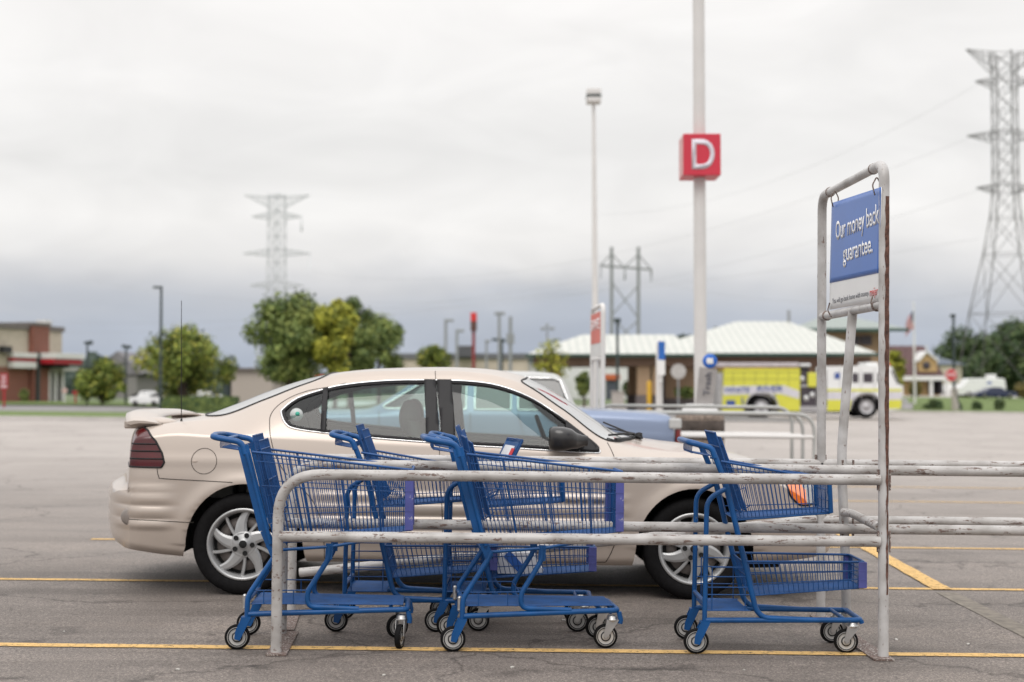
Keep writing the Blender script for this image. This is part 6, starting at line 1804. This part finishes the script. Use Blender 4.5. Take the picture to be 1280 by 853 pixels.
m = MB(); m.box((x0, 0, z0), (x1, 2, z1)); m.build('fascia', pm('fascia_orange', (.5, .12, .04), .6), kk); m = MB(); m.box((x0 + .1, .2, 0), (x1 - .1, 1.8, z0 - .003)); m.build('body', pm('kiosk_dark', (.06, .07, .09), .6), kk)
g = W(771, 500, 70); ut = root('utility_box', g.x, 70, 'pale concrete utility box on the pavement before the canopy', 'utility box', tilt=False)
m = MB(); h = W(0, 489, 70).z - ut.location.z; m.box((W(764, 0, 70).x - g.x, 0, 0), (W(779, 0, 70).x - g.x, .6, h - .06), bev=.02); m.build('cabinet', M_CONC, ut); m = MB(); m.box((W(763, 0, 70).x - g.x, -.04, h - .057), (W(780, 0, 70).x - g.x, .64, h), bev=.01); m.build('lid', M_CONC, ut)
# pale gabled building far left (behind the bush)
g = W(146, 500, 150); gb = root('grey_gabled_house', g.x, 150, 'grey-roofed gabled house peeping over the rounded dark bush', 'house', tilt=False, z=g.z)
q = lambda px, py: (W(px, py, 150).x - g.x, W(px, py, 150).z - g.z)
m = MB(); m.prism([q(112, 470), q(146, 439), q(180, 468)], 0, 12, 'y'); m.build('roof', pm('shingle_grey', (.19, .18, .19), .9, 0, .3, 2), gb)
m = MB(); a, b = q(118, 500), q(170, 470); m.box((a[0], .2, 0), (b[0], 11.8, b[1])); m.build('wall', pm('grey_siding', (.22, .21, .20), .9), gb)

# ================================================================ lamp posts and poles
def lamp(px, py, pyb, Y, heads, label, r=.07, group=None, mt=M_DKPOLE, name='street_lamp'):
    """heads: list of (offset px, length px, height px)"""
    g = W(px, pyb, Y); o = root(name, g.x, Y, label, 'street lamp', group, tilt=False); s = Y / F; h = W(px, py, Y).z - o.location.z
    m = MB(); m.tube([(0, 0, 0), (0, 0, h)], [r * 1.3, r], 10); m.build('pole', mt, o)
    for off, ln, hp, dz in heads:
        m = MB(); x0, x1 = off * s, (off + ln) * s; z = h - dz * s
        m.box((x0, -.14, z - hp * s), (x1, .14, z), bev=min(.04, hp * s * .3)); m.tube([(0, 0, z - hp * s * .5), ((x0 + x1) / 2, 0, z - hp * s * .5)], r * .6, 6); m.build('lamp_head', mt, o)
    return o
GL = 'street lamps around the car park'
lamp(200.5, 358, 505, 62, [(-10, 10, 2.6, 0)], 'tall dark lamp post with a single left-pointing head above the maple', .055, GL)
lamp(108.5, 427, 503, 80, [(-3.5, 3, 3.5, 0), (1.5, 5, 5, -1)], 'short twin-headed lamp post right of the restaurant', .055, GL)
lamp(157, 432, 503, 82, [(-5, 4, 4, -1), (1, 5, 4, 0)], 'short twin-headed lamp post over the rounded dark bush', .055, GL)
lamp(557, 399, 500, 110, [(-1, 11, 3.5, 0)], 'grey lamp post with one right-pointing head, leftmost above the car roof', .11, GL, M_GREY)
lamp(571, 412, 500, 130, [(-1, 10, 3.5, 0)], 'slightly shorter grey lamp post beside the dark roof screen', .12, GL, M_GREY)
lamp(624, 390, 500, 120, [(-6, 5, 4, 0), (1, 6, 4, 0)], 'grey twin-headed lamp post right of the red pole sign', .12, GL, M_GREY)
lamp(627, 423, 500, 125, [(-12, 9, 3.5, 0), (-3, 8, 4, 1)], 'lower dark multi-headed lamp post right of the red pole sign', .12, GL)
lamp(608, 425, 500, 118, [(-2, 7, 3, 0)], 'small grey lamp post just right of the red pole sign', .09, GL, M_GREY)
lamp(684, 411, 500, 150, [(-8, 5, 4, -2), (3, 6, 4, -2), (-2, 4, 4, -6)], 'faint far lamp cluster above the left end of the canopy roof', .09, GL, M_GREY)
lamp(772, 398, 500, 76, [(-4, 8, 6, 0)], 'dark lamp post rising through the canopy roof beside the red and white sign', .07, GL)
lamp(1193, 393, 514, 94, [(-4, 6, 4, 0), (-2, 4, 4, 0)], 'dark lamp post standing over the stop sign', .085, GL)
g = W(638, 500, 128); o = root('utility_pole', g.x, 128, 'plain greenish pole right of the twin-headed lamp', 'pole', tilt=False); m = MB(); h = W(638, 396, 128).z - o.location.z; m.tube([(0, 0, 0), (0, 0, h)], .16, 8); m.box((-.35, -.2, h * .68), (.35, .2, h * .80)); m.build('pole', M_GREY, o)
g = W(592, 500, 112); o = root('pole_sign', g.x, 112, 'tall narrow red pylon sign above the roof of the beige car', 'sign', tilt=False); q = lambda py: W(592, py, 112).z - o.location.z
m = MB(); m.tube([(0, 0, 0), (0, 0, q(414))], .13, 8); m.build('post', pm('dull_red', (.25, .03, .03), .6), o)
m = MB(); m.box((-.24, -.3, q(402)), (.24, .3, q(391)), bev=.04); m.build('red_head', pm('lamp_red', (.6, .03, .03), .5), o); m = MB(); m.box((-.24, -.3, q(414)), (.24, .3, q(402) - .003), bev=.04); m.build('dark_head', pm('sign_maroon', (.10, .04, .03), .5), o)
# ================================================================ H-frame pylon, flag, house, vehicles at right
HY = 205.0
g = W(782, 500, HY); hf = root('timber_pylon', g.x, HY, 'two-legged H-frame power pylon above the canopy roof', 'pylon', tilt=False)
q = lambda px, py: (W(px, py, HY).x - g.x, 0, W(px, py, HY).z - hf.location.z)
M_HP = pm('weathered_grey_steel', (.26, .27, .27), .7)
m = MB()
for a in (764.5, 798): m = MB(); m.tube([q(a, 500), q(a, 309)], .24, 8); m.build('leg', M_HP, hf)
m = MB()
m.tube([q(750, 332), q(815, 337)], .16, 8)
for a, b in (((764.5, 317), (750, 332)), ((764.5, 317), (780, 334)), ((798, 318), (781, 334)), ((798, 318), (814, 337)), ((765, 353), (798, 398)), ((798, 357), (765, 394)), ((766, 398), (798, 430)), ((798, 400), (766, 430))): m.tube([q(*a), q(*b)], .10, 6)
m.build('cross_arm', M_HP, hf)
m = MB()
for a, b in ((781, 335), (814, 338), (751, 333)): m.tube([q(a, b), q(a, b + 15)], .12, 6)
m.build('insulator', M_GREY, hf)
g = W(1143.5, 500, 105); fp_ = root('flagpole', g.x, 105, 'white flagpole in front of the brown-roofed house', 'flagpole', tilt=False); h = W(0, 380, 105).z - fp_.location.z
m = MB(); m.tube([(0, 0, 0), (0, 0, h * .5), (-.02, 0, h)], [.10, .08, .05], 10); m.ball((-.02, 0, h + .06), .09); m.build('pole', M_WHITE, fp_)
FYf = 104.9
fl = root('flag', W(1143, 405, FYf).x, FYf, 'striped American flag drooping from the white flagpole', 'flag', z=W(0, 413, FYf).z, tilt=False)
flm = bpy.data.materials.new('flag_cloth'); t_ = nt(flm); N, Ln = t_.nodes, t_.links
vc = N.new('ShaderNodeUVMap'); sx_ = N.new('ShaderNodeSeparateXYZ'); Ln.new(vc.outputs[0], sx_.inputs[0])
mu = N.new('ShaderNodeMath'); mu.operation = 'MULTIPLY'; mu.inputs[1].default_value = 6.5; Ln.new(sx_.outputs['Y'], mu.inputs[0]); fr_ = N.new('ShaderNodeMath'); fr_.operation = 'FRACT'; Ln.new(mu.outputs[0], fr_.inputs[0])
gt = N.new('ShaderNodeMath'); gt.operation = 'GREATER_THAN'; gt.inputs[1].default_value = .5; Ln.new(fr_.outputs[0], gt.inputs[0])
mx = N.new('ShaderNodeMixRGB'); mx.inputs[1].default_value = (.42, .03, .05, 1); mx.inputs[2].default_value = (.6, .58, .56, 1); Ln.new(gt.outputs[0], mx.inputs[0])
c1 = N.new('ShaderNodeMath'); c1.operation = 'LESS_THAN'; c1.inputs[1].default_value = .42; Ln.new(sx_.outputs['X'], c1.inputs[0]); c2 = N.new('ShaderNodeMath'); c2.operation = 'GREATER_THAN'; c2.inputs[1].default_value = .46; Ln.new(sx_.outputs['Y'], c2.inputs[0])
c3 = N.new('ShaderNodeMath'); c3.operation = 'MULTIPLY'; Ln.new(c1.outputs[0], c3.inputs[0]); Ln.new(c2.outputs[0], c3.inputs[1]); m2 = N.new('ShaderNodeMixRGB'); m2.inputs[2].default_value = (.02, .05, .12, 1); Ln.new(c3.outputs[0], m2.inputs[0]); Ln.new(mx.outputs[0], m2.inputs[1]); Ln.new(m2.outputs[0], N['Principled BSDF'].inputs['Base Color'])
me = bpy.data.meshes.new('cloth'); nu, nv = 16, 8; vs = []; uvs = []
for j in range(nv + 1):
    for i in range(nu + 1):
        u, v = i / nu, j / nv
        x = -.66 * u; z = 1.35 * v * (1 - .25 * u) - .62 * u * u - .1 * u + .15; y = .10 * math.sin(u * 9 + v * 2); vs.append((x, y, z)); uvs.append((u, v))
fs = [(j * (nu + 1) + i, j * (nu + 1) + i + 1, (j + 1) * (nu + 1) + i + 1, (j + 1) * (nu + 1) + i) for j in range(nv) for i in range(nu)]
me.from_pydata(vs, [], fs); uvl = me.uv_layers.new(name='UVMap')
for p in me.polygons:
    for li in p.loop_indices: uvl.data[li].uv = uvs[me.loops[li].vertex_index]
me.materials.append(flm); o = bpy.data.objects.new('cloth', me); COL.objects.link(o); o.parent = fl
# house
HYs = 130.0
g = W(1150, 497, HYs); hs = root('house', g.x, HYs, 'tan house with steep brown roof, dormer and porch at right behind the flagpole', 'house', tilt=False, z=g.z)
q = lambda px, py: (W(px, py, HYs).x - g.x, W(px, py, HYs).z - g.z)
M_SH = pm('brown_shingle', (.10, .055, .055), .9, 0, .25, 3); M_TW2 = pm('tan_siding', (.42, .28, .13), .8, 0, .12, 2)
e0, e1 = q(1116, 471), q(1182, 471); r0, r1 = q(1122, 431), q(1168, 431)
m = MB(); vs = [(e0[0], 0, e0[1]), (e1[0], 0, e1[1]), (e1[0], 9, e1[1]), (e0[0], 9, e0[1]), (r0[0], 3.5, r0[1]), (r1[0], 3.5, r1[1]), (r0[0], 5.5, r0[1]), (r1[0], 5.5, r1[1])]
m.add(vs, [[0, 1, 5, 4], [1, 2, 7, 5], [2, 3, 6, 7], [3, 0, 4, 6], [4, 5, 7, 6], [3, 2, 1, 0]]); m.build('roof', M_SH, hs)
m = MB(); m.box((e0[0] + .3, .8, 0), (e1[0] - .3, 8.5, e0[1] - .003)); m.build('wall', M_TW2, hs)
m = MB(); m.box((e0[0], -.35, e0[1] - .35), (e1[0] + .1, .1, e0[1] + .05)); m.build('porch_beam', M_WHITE, hs)
m = MB()
for p in (1122, 1159, 1178): x = q(p, 0)[0]; m.box((x - .13, -.2, 0), (x + .13, .06, e0[1] - .353))
m.build('porch_post', M_WHITE, hs)
for p, w_ in ((1141, .35), (1165, .5), (1172, .35)):
    m = MB(); x = q(p, 0)[0]; m.box((x - w_, .74, .3), (x + w_, .81, 1.9)); m.build('window', M_TD, hs)
d0, d1, dp = q(1150, 465), q(1168, 449), q(1159, 441)
m = MB(); m.box((d0[0], .3, d0[1]), (q(1168, 0)[0], 3.2, d1[1])); m.prism([(d0[0], d1[1] + .001), (q(1168, 0)[0], d1[1] + .001), (dp[0], dp[1] - .1)], .3, 3.2, 'y'); dm = m.build('dormer', M_TW2, hs)
m = MB(); xx0, xx1 = d0[0] - .12, q(1168, 0)[0] + .12
for (a, b) in (((xx0, d1[1] - .2), (dp[0], dp[1] + .12)), ((xx1, d1[1] - .2), (dp[0], dp[1] + .12))): m.bar((a[0], 1.7, a[1]), (b[0], 1.7, b[1]), .14, 3.2)
m.tube([(dp[0], .2, dp[1]), (dp[0], .2, dp[1] + .7)], .06, 6); m.build('dormer_trim', M_WHITE, dm)
m = MB(); c_ = q(1159, 457); m.lathe([(0, .25), (.36, .25), (.36, .29), (0, .29)], 20, 'y', (c_[0], 0, c_[1])); m.build('dormer_window', M_TD, dm)
# second cottage between the house and the stop sign
g = W(1187, 497, 165); h2 = root('cottage', g.x, 165, 'small cream cottage with blue-grey roof just left of the stop sign', 'house', tilt=False, z=g.z); q = lambda px, py: (W(px, py, 165).x - g.x, W(px, py, 165).z - g.z)
m = MB(); a, b = q(1176, 497), q(1202, 456); m.box((a[0], 0, 0), (b[0], 8, b[1])); m.build('wall', pm('cottage_cream', (.55, .50, .38), .8), h2); m = MB(); hip(m, a[0] - .5, b[0] + .5, b[1] + .003, a[0] + 1, b[0] - 1, q(0, 447)[1], 8.6, -.3); m.build('roof', pm('cottage_roof', (.10, .12, .15), .8), h2)
# stop sign on its leaning post
SYs = 88.0
g = W(1203, 516, SYs); ss = root('stop_sign', g.x, SYs, 'red octagonal stop sign at the edge of the right lawn', 'sign', tilt=False); q = lambda px, py: (W(px, py, SYs).x - g.x, 0, W(px, py, SYs).z - ss.location.z)
m = MB(); m.tube([(0, 0, 0), q(1193, 486), q(1188.5, 469)], .05, 8); m.build('post', M_DKPOLE, ss)
c_ = q(1188.5, 469); r_ = 8.2 * SYs / F
m = MB(); m.prism([(c_[0] + r_ * math.cos(math.pi / 8 + k * math.pi / 4), c_[2] + r_ * math.sin(math.pi / 8 + k * math.pi / 4)) for k in range(8)], -.06, -.04, 'y'); m.build('rim', M_WHITE, ss)
m = MB(); m.prism([(c_[0] + r_ * .93 * math.cos(math.pi / 8 + k * math.pi / 4), c_[2] + r_ * .93 * math.sin(math.pi / 8 + k * math.pi / 4)) for k in range(8)], -.066, -.061, 'y'); m.build('face', pm('stop_red', (.50, .02, .03), .4), ss)
text_mesh('lettering', 'STOP', M_LW, ss, (c_[0] - r_ * .68, -.066, c_[2] - r_ * .27), (c_[0] + r_ * .68, -.066, c_[2] - r_ * .27), (0, 0, 1), r_ * .55, (0, -1, 0), .003, .02, .004)
g = W(1194, 513, 90); o = root('concrete_bollard', g.x, 90, 'stout pale bollard right behind the stop sign post', 'bollard', tilt=False); m = MB(); hh = W(0, 484, 90).z - o.location.z; m.lathe([(0, hh), (.18, hh - .05), (.21, hh - .2), (.24, 0)], 14, 'z'); m.build('post', M_CONC, o)
# simple road vehicles built from side outlines, rounded across
def vehicle(name, px0, px1, py0, pyb, Y, outline, label, cat, mt, width=1.85, glassp=(), wheels=(.2, .8), wr=.33, group=None, extra=None):
    """outline: (u, v) with u 0..1 along px0..px1 and v 0..1 from ground to the top"""
    g = W((px0 + px1) / 2, pyb, Y); o = root(name, g.x, Y, label, cat, group, tilt=False, z=g.z); s = Y / F
    x0 = (px0 - (px0 + px1) / 2) * s; Wt = (px1 - px0) * s; H_ = W(px0, py0, Y).z - g.z
    P = [(x0 + u * Wt, v * H_) for u, v in outline]; m = MB(); n = len(P); secs = []
    for k, (yy, ins) in enumerate(((0, .06), (.06, .015), (.25, 0), (width - .25, 0), (width - .06, .015), (width, .06))):
        cxm = sum(p[0] for p in P) / n
        secs.append([Vector((x + (cxm - x) * ins * .4, yy + (0.14 * max(0, (z / H_ - .5)) * (1 if yy < width / 2 else -1)), z - ins * max(0, z / H_ - .3))) for x, z in P])
    vs = [p for sct in secs for p in sct]
    m.add(vs, [[i * n + j, i * n + (j + 1) % n, (i + 1) * n + (j + 1) % n, (i + 1) * n + j] for i in range(5) for j in range(n)], 0, False); m.add(secs[0], [list(range(n))]); m.add(secs[-1], [list(range(n))[::-1]])
    m.build('body', mt, o)
    for gp_ in glassp:
        m = MB(); m.prism([(x0 + u * Wt, v * H_) for u, v in gp_], -.012 + .07, width + .012 - .07, 'y'); m.build('window', M_TD, o)
    for u in wheels:
        for yy in (.06, width - .22):
            t = MB(); t.lathe([(wr * .55, yy - .03), (wr, yy), (wr, yy + .18), (wr * .55, yy + .2)], 24, 'y'); w_ = t.build('wheel', M_TYRE, o); w_.location = (x0 + u * Wt, 0, wr)
            t = MB(); t.lathe([(0, yy - .035), (wr * .55, yy - .03), (wr * .58, yy)], 16, 'y'); t.lathe([(0, yy + .2), (wr * .55, yy + .2)], 16, 'y'); t.build('hub', M_TG, w_)
    return o
arch_u = lambda u, w=.07: [(u - w, .13), (u - w * .8, .30), (u, .40), (u + w * .8, .30), (u + w, .13)]
PK = [(0, .18)] + [(.01, .58), (.02, .62), (.38, .62), (.42, .98), (.46, 1), (.66, .98), (.76, .64), (.96, .58), (1, .50), (1, .16)] + [(.90, .13), (.88, .30), (.81, .40), (.74, .30), (.72, .13)] + [(.30, .13), (.28, .30), (.21, .40), (.14, .30), (.12, .13)]
vehicle('pickup_truck', 161, 201, 489, 507, 74, [(1 - u, v) for u, v in PK][::-1], 'white pickup truck parked between the dark round bush and the maple', 'pickup', M_TW, glassp=[[(.36, .66), (.40, .92), (.54, .92), (.55, .66)]], wheels=(.2, .79), wr=.30)
VN = [(0, .16), (.0, .45), (.05, .52), (.14, .60), (.22, .93), (.28, .99), (.9, 1), (.985, .95), (1, .6), (1, .18), (.86, .14), (.84, .28), (.79, .34), (.74, .28), (.72, .14), (.30, .14), (.28, .28), (.23, .34), (.18, .28), (.16, .14)]
vn = vehicle('delivery_van', 1196, 1258, 473, 497, 128, VN, 'long white panel van parked behind the pale pavement at right', 'van', M_TW, 2.0, glassp=[[(.17, .62), (.23, .86), (.33, .86), (.33, .60)]], wheels=(.23, .79), wr=.33)
m = MB(); H_ = W(0, 473, 128).z - vn.location.z; c_ = W(1237, 481, 128); m.lathe([(0, .045), (.28, .045), (.28, .055), (0, .055)], 16, 'y', (c_.x - vn.location.x, 0, c_.z - vn.location.z)); m.build('door_emblem', M_TB, vn)
m = MB(); a_ = W(1238, 468.5, 128); m.box((a_.x - vn.location.x, .5, H_), (a_.x - vn.location.x + .7, 1.5, H_ + .35), bev=.05); m.build('roof_fan', M_TW, vn)
SD_ = [(0, .2), (.0, .42), (.06, .56), (.20, .62), (.34, .96), (.42, 1), (.60, .98), (.76, .64), (.95, .56), (1, .45), (1, .2), (.90, .16), (.87, .32), (.82, .40), (.77, .32), (.74, .16), (.27, .16), (.24, .32), (.19, .40), (.14, .32), (.11, .16)]
vehicle('parked_car', 1221, 1273, 484, 498, 118, SD_, 'small dark blue saloon in front of the white panel van', 'car', pm('dark_blue_car', (.012, .02, .06), .3, 0, .05, 2, coat=.4), 1.75, glassp=[[(.25, .63), (.36, .90), (.47, .90), (.47, .63)], [(.49, .63), (.49, .90), (.58, .90), (.70, .64)]], wr=.30)
vehicle('parked_car', 232, 272, 488, 503, 92, SD_, 'white car glimpsed beneath the crown of the maple', 'car', M_TW, 1.75, glassp=[[(.25, .63), (.36, .90), (.47, .90), (.47, .63)], [(.49, .63), (.49, .90), (.58, .90), (.70, .64)]], wr=.30)
vehicle('parked_car', 1181, 1199, 480, 495, 140, [(u, v) for u, v in VN], 'small white vehicle tucked behind the stop sign, left of the panel van', 'van', M_TW, 1.8, wr=.3)

# ================================================================ lattice pylons
def pylon(px, py0, pyb, Y, label, half, arms, mt, r=1.0, rot=.2, kfeet=1.0):
    g = W(px, pyb, Y); o = root('lattice_pylon', g.x, Y, label, 'pylon', tilt=False, z=g.z); s = Y / F
    zof = lambda py: W(px, py, Y).z - g.z
    prof_ = mono(sorted([(zof(p), h * s) for p, h in half]))
    ztop = zof(py0); m = MB(); ths = [rot + math.pi / 2 * k for k in range(4)]
    P = lambda k, z: Vector((prof_(z) * math.cos(ths[k % 4]), prof_(z) * math.sin(ths[k % 4]), z))
    levels = [0.0]
    while levels[-1] < ztop - .5:
        z = levels[-1]; levels.append(min(ztop, z + max(prof_(z) * 1.45, .8)))
    for k in range(4):
        m = MB()
        for a, b in zip(levels, levels[1:]): m.tube([P(k, a), P(k, b)], .115 * r, 5)
        m.build('leg', mt, o)
    m = MB()
    for i, (a, b) in enumerate(zip(levels, levels[1:])):
        for k in range(4):
            m.tube([P(k, a), P(k + 1, b)], .062 * r, 4); m.tube([P(k + 1, a), P(k, b)], .062 * r, 4)
            if i: m.tube([P(k, a), P(k + 1, a)], .062 * r, 4)
    m.build('bracing', mt, o)
    for pa, pb_, pt, w_px in arms:
        ar = MB(); za, zb2, zt_a, w_ = zof(pa), zof(pb_), zof(pt), w_px * s
        for sd_ in (-1, 1):
            tip = Vector((sd_ * w_, 0, zt_a))
            for dy in (-1, 1):
                up0 = Vector((sd_ * prof_(za) * .7, dy * prof_(za) * .7, za)); b0 = Vector((sd_ * prof_(zb2) * .7, dy * prof_(zb2) * .7, zb2))
                ar.tube([b0, tip], .085 * r, 4); ar.tube([up0, tip], .085 * r, 4); ar.tube([up0, Vector((0, dy * prof_(za) * .7, za))], .07 * r, 4)
                for t_ in (.0, .2, .4, .6, .8): ar.tube([b0.lerp(tip, t_), up0.lerp(tip, t_ + .1)], .05 * r, 4); ar.tube([b0.lerp(tip, t_ + .1), up0.lerp(tip, t_ + .1)], .05 * r, 4)
        ar.build('cross_arm', mt, o)
    return o, zof, s
M_PY = pm('galvanised_lattice', (.13, .125, .12), .6, .2, .1, 2); M_PYF = pm('hazed_far_lattice', (.62, .63, .64), .8)  # far steel is much paler: distance haze put into its colour
PYR = 165.0
pr, zr_f, s_r = pylon(1260, 66, 497, PYR, 'huge grey lattice power pylon at the right edge', [(60, 17.5), (237, 18), (290, 25), (382, 49), (456, 64), (497, 72)],
    [(68, 91, 62, 48), (98, 109, 102, 37), (165, 177, 170, 48), (231, 241, 235, 37)], M_PY, .55, rot=.17)
PYL = 300.0
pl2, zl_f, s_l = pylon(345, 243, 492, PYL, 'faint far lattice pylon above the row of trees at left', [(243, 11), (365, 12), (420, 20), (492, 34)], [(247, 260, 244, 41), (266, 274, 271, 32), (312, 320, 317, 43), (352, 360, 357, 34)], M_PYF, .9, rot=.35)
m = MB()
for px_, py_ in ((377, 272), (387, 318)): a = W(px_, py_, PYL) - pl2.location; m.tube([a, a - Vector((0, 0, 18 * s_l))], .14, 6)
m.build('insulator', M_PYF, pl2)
# cables
M_CAB = pm('cable_grey', (.40, .40, .41), .8)
def cable(A_, B_, sag, label, r=.014):
    A_, B_ = Vector(A_), Vector(B_); o = root('power_line', A_.x, A_.y, label, 'power line', 'power lines between the pylons', z=A_.z, tilt=False); pts = []
    for i in range(41): t_ = i / 40; p = A_.lerp(B_, t_) - A_; p.z -= sag * 4 * t_ * (1 - t_); pts.append(p)
    m = MB(); m.tube(pts, r, 5); m.build('cable', M_CAB, o)
far_l = lambda px, py: W(px, py, PYL)
cable(W(1213, 172, PYR), far_l(391, 340), 7, 'upper long power line sagging leftwards from the second arm of the big pylon')
cable(W(1223, 238, PYR), far_l(381, 378), 6, 'middle power line sagging leftwards from the third arm of the big pylon')
cable(W(1224, 105, PYR), W(744, 268, 260), 4, 'highest faint power line left of the big pylon behind the corral sign')
cable(W(1224, 298, PYR), far_l(120, 352), 6, 'lower power line crossing behind the row of trees')
cable(W(815, 352, HY), W(1300, 352, 190), 3, 'power line running right from the H-frame pylon')
cable(W(751, 348, HY), W(-40, 398, 240), 3, 'power line running left from the H-frame pylon low over the trees')
cable(W(781, 350, HY), W(-40, 412, 240), 3, 'lowest power line running left from the H-frame pylon past the lamp post')

# ================================================================ sky, sun, camera
wd = bpy.data.worlds.new('World'); scene.world = wd; wd.use_nodes = True; t = wd.node_tree; N, L = t.nodes, t.links
for n_ in list(N): N.remove(n_)
out = N.new('ShaderNodeOutputWorld'); tc = N.new('ShaderNodeTexCoord'); sp_ = N.new('ShaderNodeSeparateXYZ'); L.new(tc.outputs['Generated'], sp_.inputs[0])
sky = N.new('ShaderNodeTexSky'); sky.sky_type = 'NISHITA'; sky.sun_disc = False; sky.sun_elevation = R(52); sky.sun_rotation = R(200); sky.air_density = 1.5; sky.dust_density = 4
b1 = N.new('ShaderNodeBackground'); b1.inputs['Strength'].default_value = .05; L.new(sky.outputs[0], b1.inputs['Color'])
# cloud layer: stretched noise disturbs the height at which the tones are read
mp = N.new('ShaderNodeMapping'); mp.inputs['Scale'].default_value = (2.2, 2.2, 6.5); L.new(tc.outputs['Generated'], mp.inputs['Vector'])
nz = N.new('ShaderNodeTexNoise'); nz.inputs['Scale'].default_value = 1.7; nz.inputs['Detail'].default_value = 5; nz.inputs['Roughness'].default_value = .5; nz.inputs['Distortion'].default_value = .5; L.new(mp.outputs[0], nz.inputs['Vector'])
ma = N.new('ShaderNodeMath'); ma.operation = 'MULTIPLY_ADD'; ma.inputs[1].default_value = .10; L.new(nz.outputs['Fac'], ma.inputs[0])
sb = N.new('ShaderNodeMath'); sb.operation = 'SUBTRACT'; L.new(sp_.outputs['Z'], sb.inputs[0]); sb.inputs[1].default_value = .05; L.new(sb.outputs[0], ma.inputs[2])
rp = N.new('ShaderNodeValToRGB'); L.new(ma.outputs[0], rp.inputs[0])
els = [(0.0, (.45, .505, .61)), (.020, (.48, .53, .625)), (.048, (.55, .59, .665)), (.072, (.68, .69, .72)), (.098, (.90, .89, .885)), (.125, (1.0, .985, .97)), (.16, (.92, .91, .90)), (.26, (1.02, 1.0, .985)), (.45, (1.25, 1.25, 1.25)), (1.0, (2.1, 2.1, 2.12))]
e = rp.color_ramp.elements
while len(e) < len(els): e.new(.5)
for k, (p, c) in enumerate(els): e[k].position = p; e[k].color = (*c, 1)
n2 = N.new('ShaderNodeTexNoise'); n2.inputs['Scale'].default_value = 3.2; n2.inputs['Detail'].default_value = 6; n2.inputs['Distortion'].default_value = .8; L.new(mp.outputs[0], n2.inputs['Vector'])
mr = N.new('ShaderNodeMapRange'); mr.inputs[1].default_value = .3; mr.inputs[2].default_value = .7; mr.inputs[3].default_value = .93; mr.inputs[4].default_value = 1.045; L.new(n2.outputs['Fac'], mr.inputs[0])
vm = N.new('ShaderNodeVectorMath'); vm.operation = 'SCALE'; L.new(rp.outputs[0], vm.inputs[0]); L.new(mr.outputs[0], vm.inputs[3])
b2 = N.new('ShaderNodeBackground'); L.new(vm.outputs[0], b2.inputs['Color']); b2.inputs['Strength'].default_value = 1.0
ms = N.new('ShaderNodeMixShader'); ms.inputs[0].default_value = .93; L.new(b1.outputs[0], ms.inputs[1]); L.new(b2.outputs[0], ms.inputs[2]); L.new(ms.outputs[0], out.inputs[0])
sun = bpy.data.lights.new('sun', 'SUN'); sun.energy = 1.2; sun.angle = R(35); sun.color = (1, .965, .92)
so = bpy.data.objects.new('sun', sun); COL.objects.link(so)
so.rotation_euler = (R(38), 0, R(-12))      # high, slightly behind the camera
cam = bpy.data.cameras.new('camera'); co = bpy.data.objects.new('camera', cam); COL.objects.link(co)
co.location = (0, 0, CAM_H); co.rotation_euler = (R(90) + TH, 0, 0)
cam.sensor_width = 36; cam.lens = F / 1280 * 36; cam.clip_end = 4000; cam.clip_start = .1
cam.dof.use_dof = True; cam.dof.focus_distance = 7.15; cam.dof.aperture_fstop = 1.85
scene.camera = co
scene.render.engine = 'CYCLES'
vs_ = scene.view_settings; vs_.view_transform = 'Standard'; vs_.look = 'None'; vs_.exposure = 0; vs_.gamma = 1
# ================================================================ every separate piece of a part becomes an object of its own
def split_pieces(o, gap=.004):
    bm = bmesh.new(); bm.from_mesh(o.data); bmesh.ops.remove_doubles(bm, verts=bm.verts, dist=1e-5)
    bm.faces.ensure_lookup_table(); seen = set(); isl = []
    for f in bm.faces:
        if f.index in seen: continue
        st = [f]; seen.add(f.index); comp = []
        while st:
            g = st.pop(); comp.append(g.index)
            for v in g.verts:
                for h in v.link_faces:
                    if h.index not in seen: seen.add(h.index); st.append(h)
        isl.append(comp)
    bx = []
    for c in isl:
        vs = [v.co for i in c for v in bm.faces[i].verts]
        bx.append([min(v[k] for v in vs) - gap for k in range(3)] + [max(v[k] for v in vs) + gap for k in range(3)])
    par = list(range(len(isl)))
    def fd(i):
        while par[i] != i: i = par[i]
        return i
    for i in range(len(isl)):
        for j in range(i):
            if all(bx[i][k] <= bx[j][k + 3] and bx[j][k] <= bx[i][k + 3] for k in range(3)): par[fd(i)] = fd(j)
    gr = {}
    for i, c in enumerate(isl): gr.setdefault(fd(i), []).extend(c)
    bm.free()
    if len(gr) < 2: return
    keys = list(gr); base = o.data
    for n_, k in enumerate(keys):
        b2 = bmesh.new(); b2.from_mesh(base); bmesh.ops.remove_doubles(b2, verts=b2.verts, dist=1e-5); b2.faces.ensure_lookup_table()
        keep = set(gr[k]); bmesh.ops.delete(b2, geom=[f for f in b2.faces if f.index not in keep], context='FACES')
        me = base.copy(); b2.to_mesh(me); b2.free()
        if n_ == 0: first = me
        else:
            c = o.copy(); c.data = me; COL.objects.link(c)
    o.data = first
for o in [o for o in bpy.data.objects if o.type == 'MESH' and o.name.split('.')[0] in
          ('weld_ring', 'sign_hook', 'window_seal', 'headlight_rim', 'marking', 'weld_plate', 'insulator', 'tail_light_rim', 'beacon', 'white_pillar', 'porch_post', 'door_handle', 'lower_rail', 'wheel_trim', 'gauges', 'tail_light_bars')]:
    split_pieces(o)
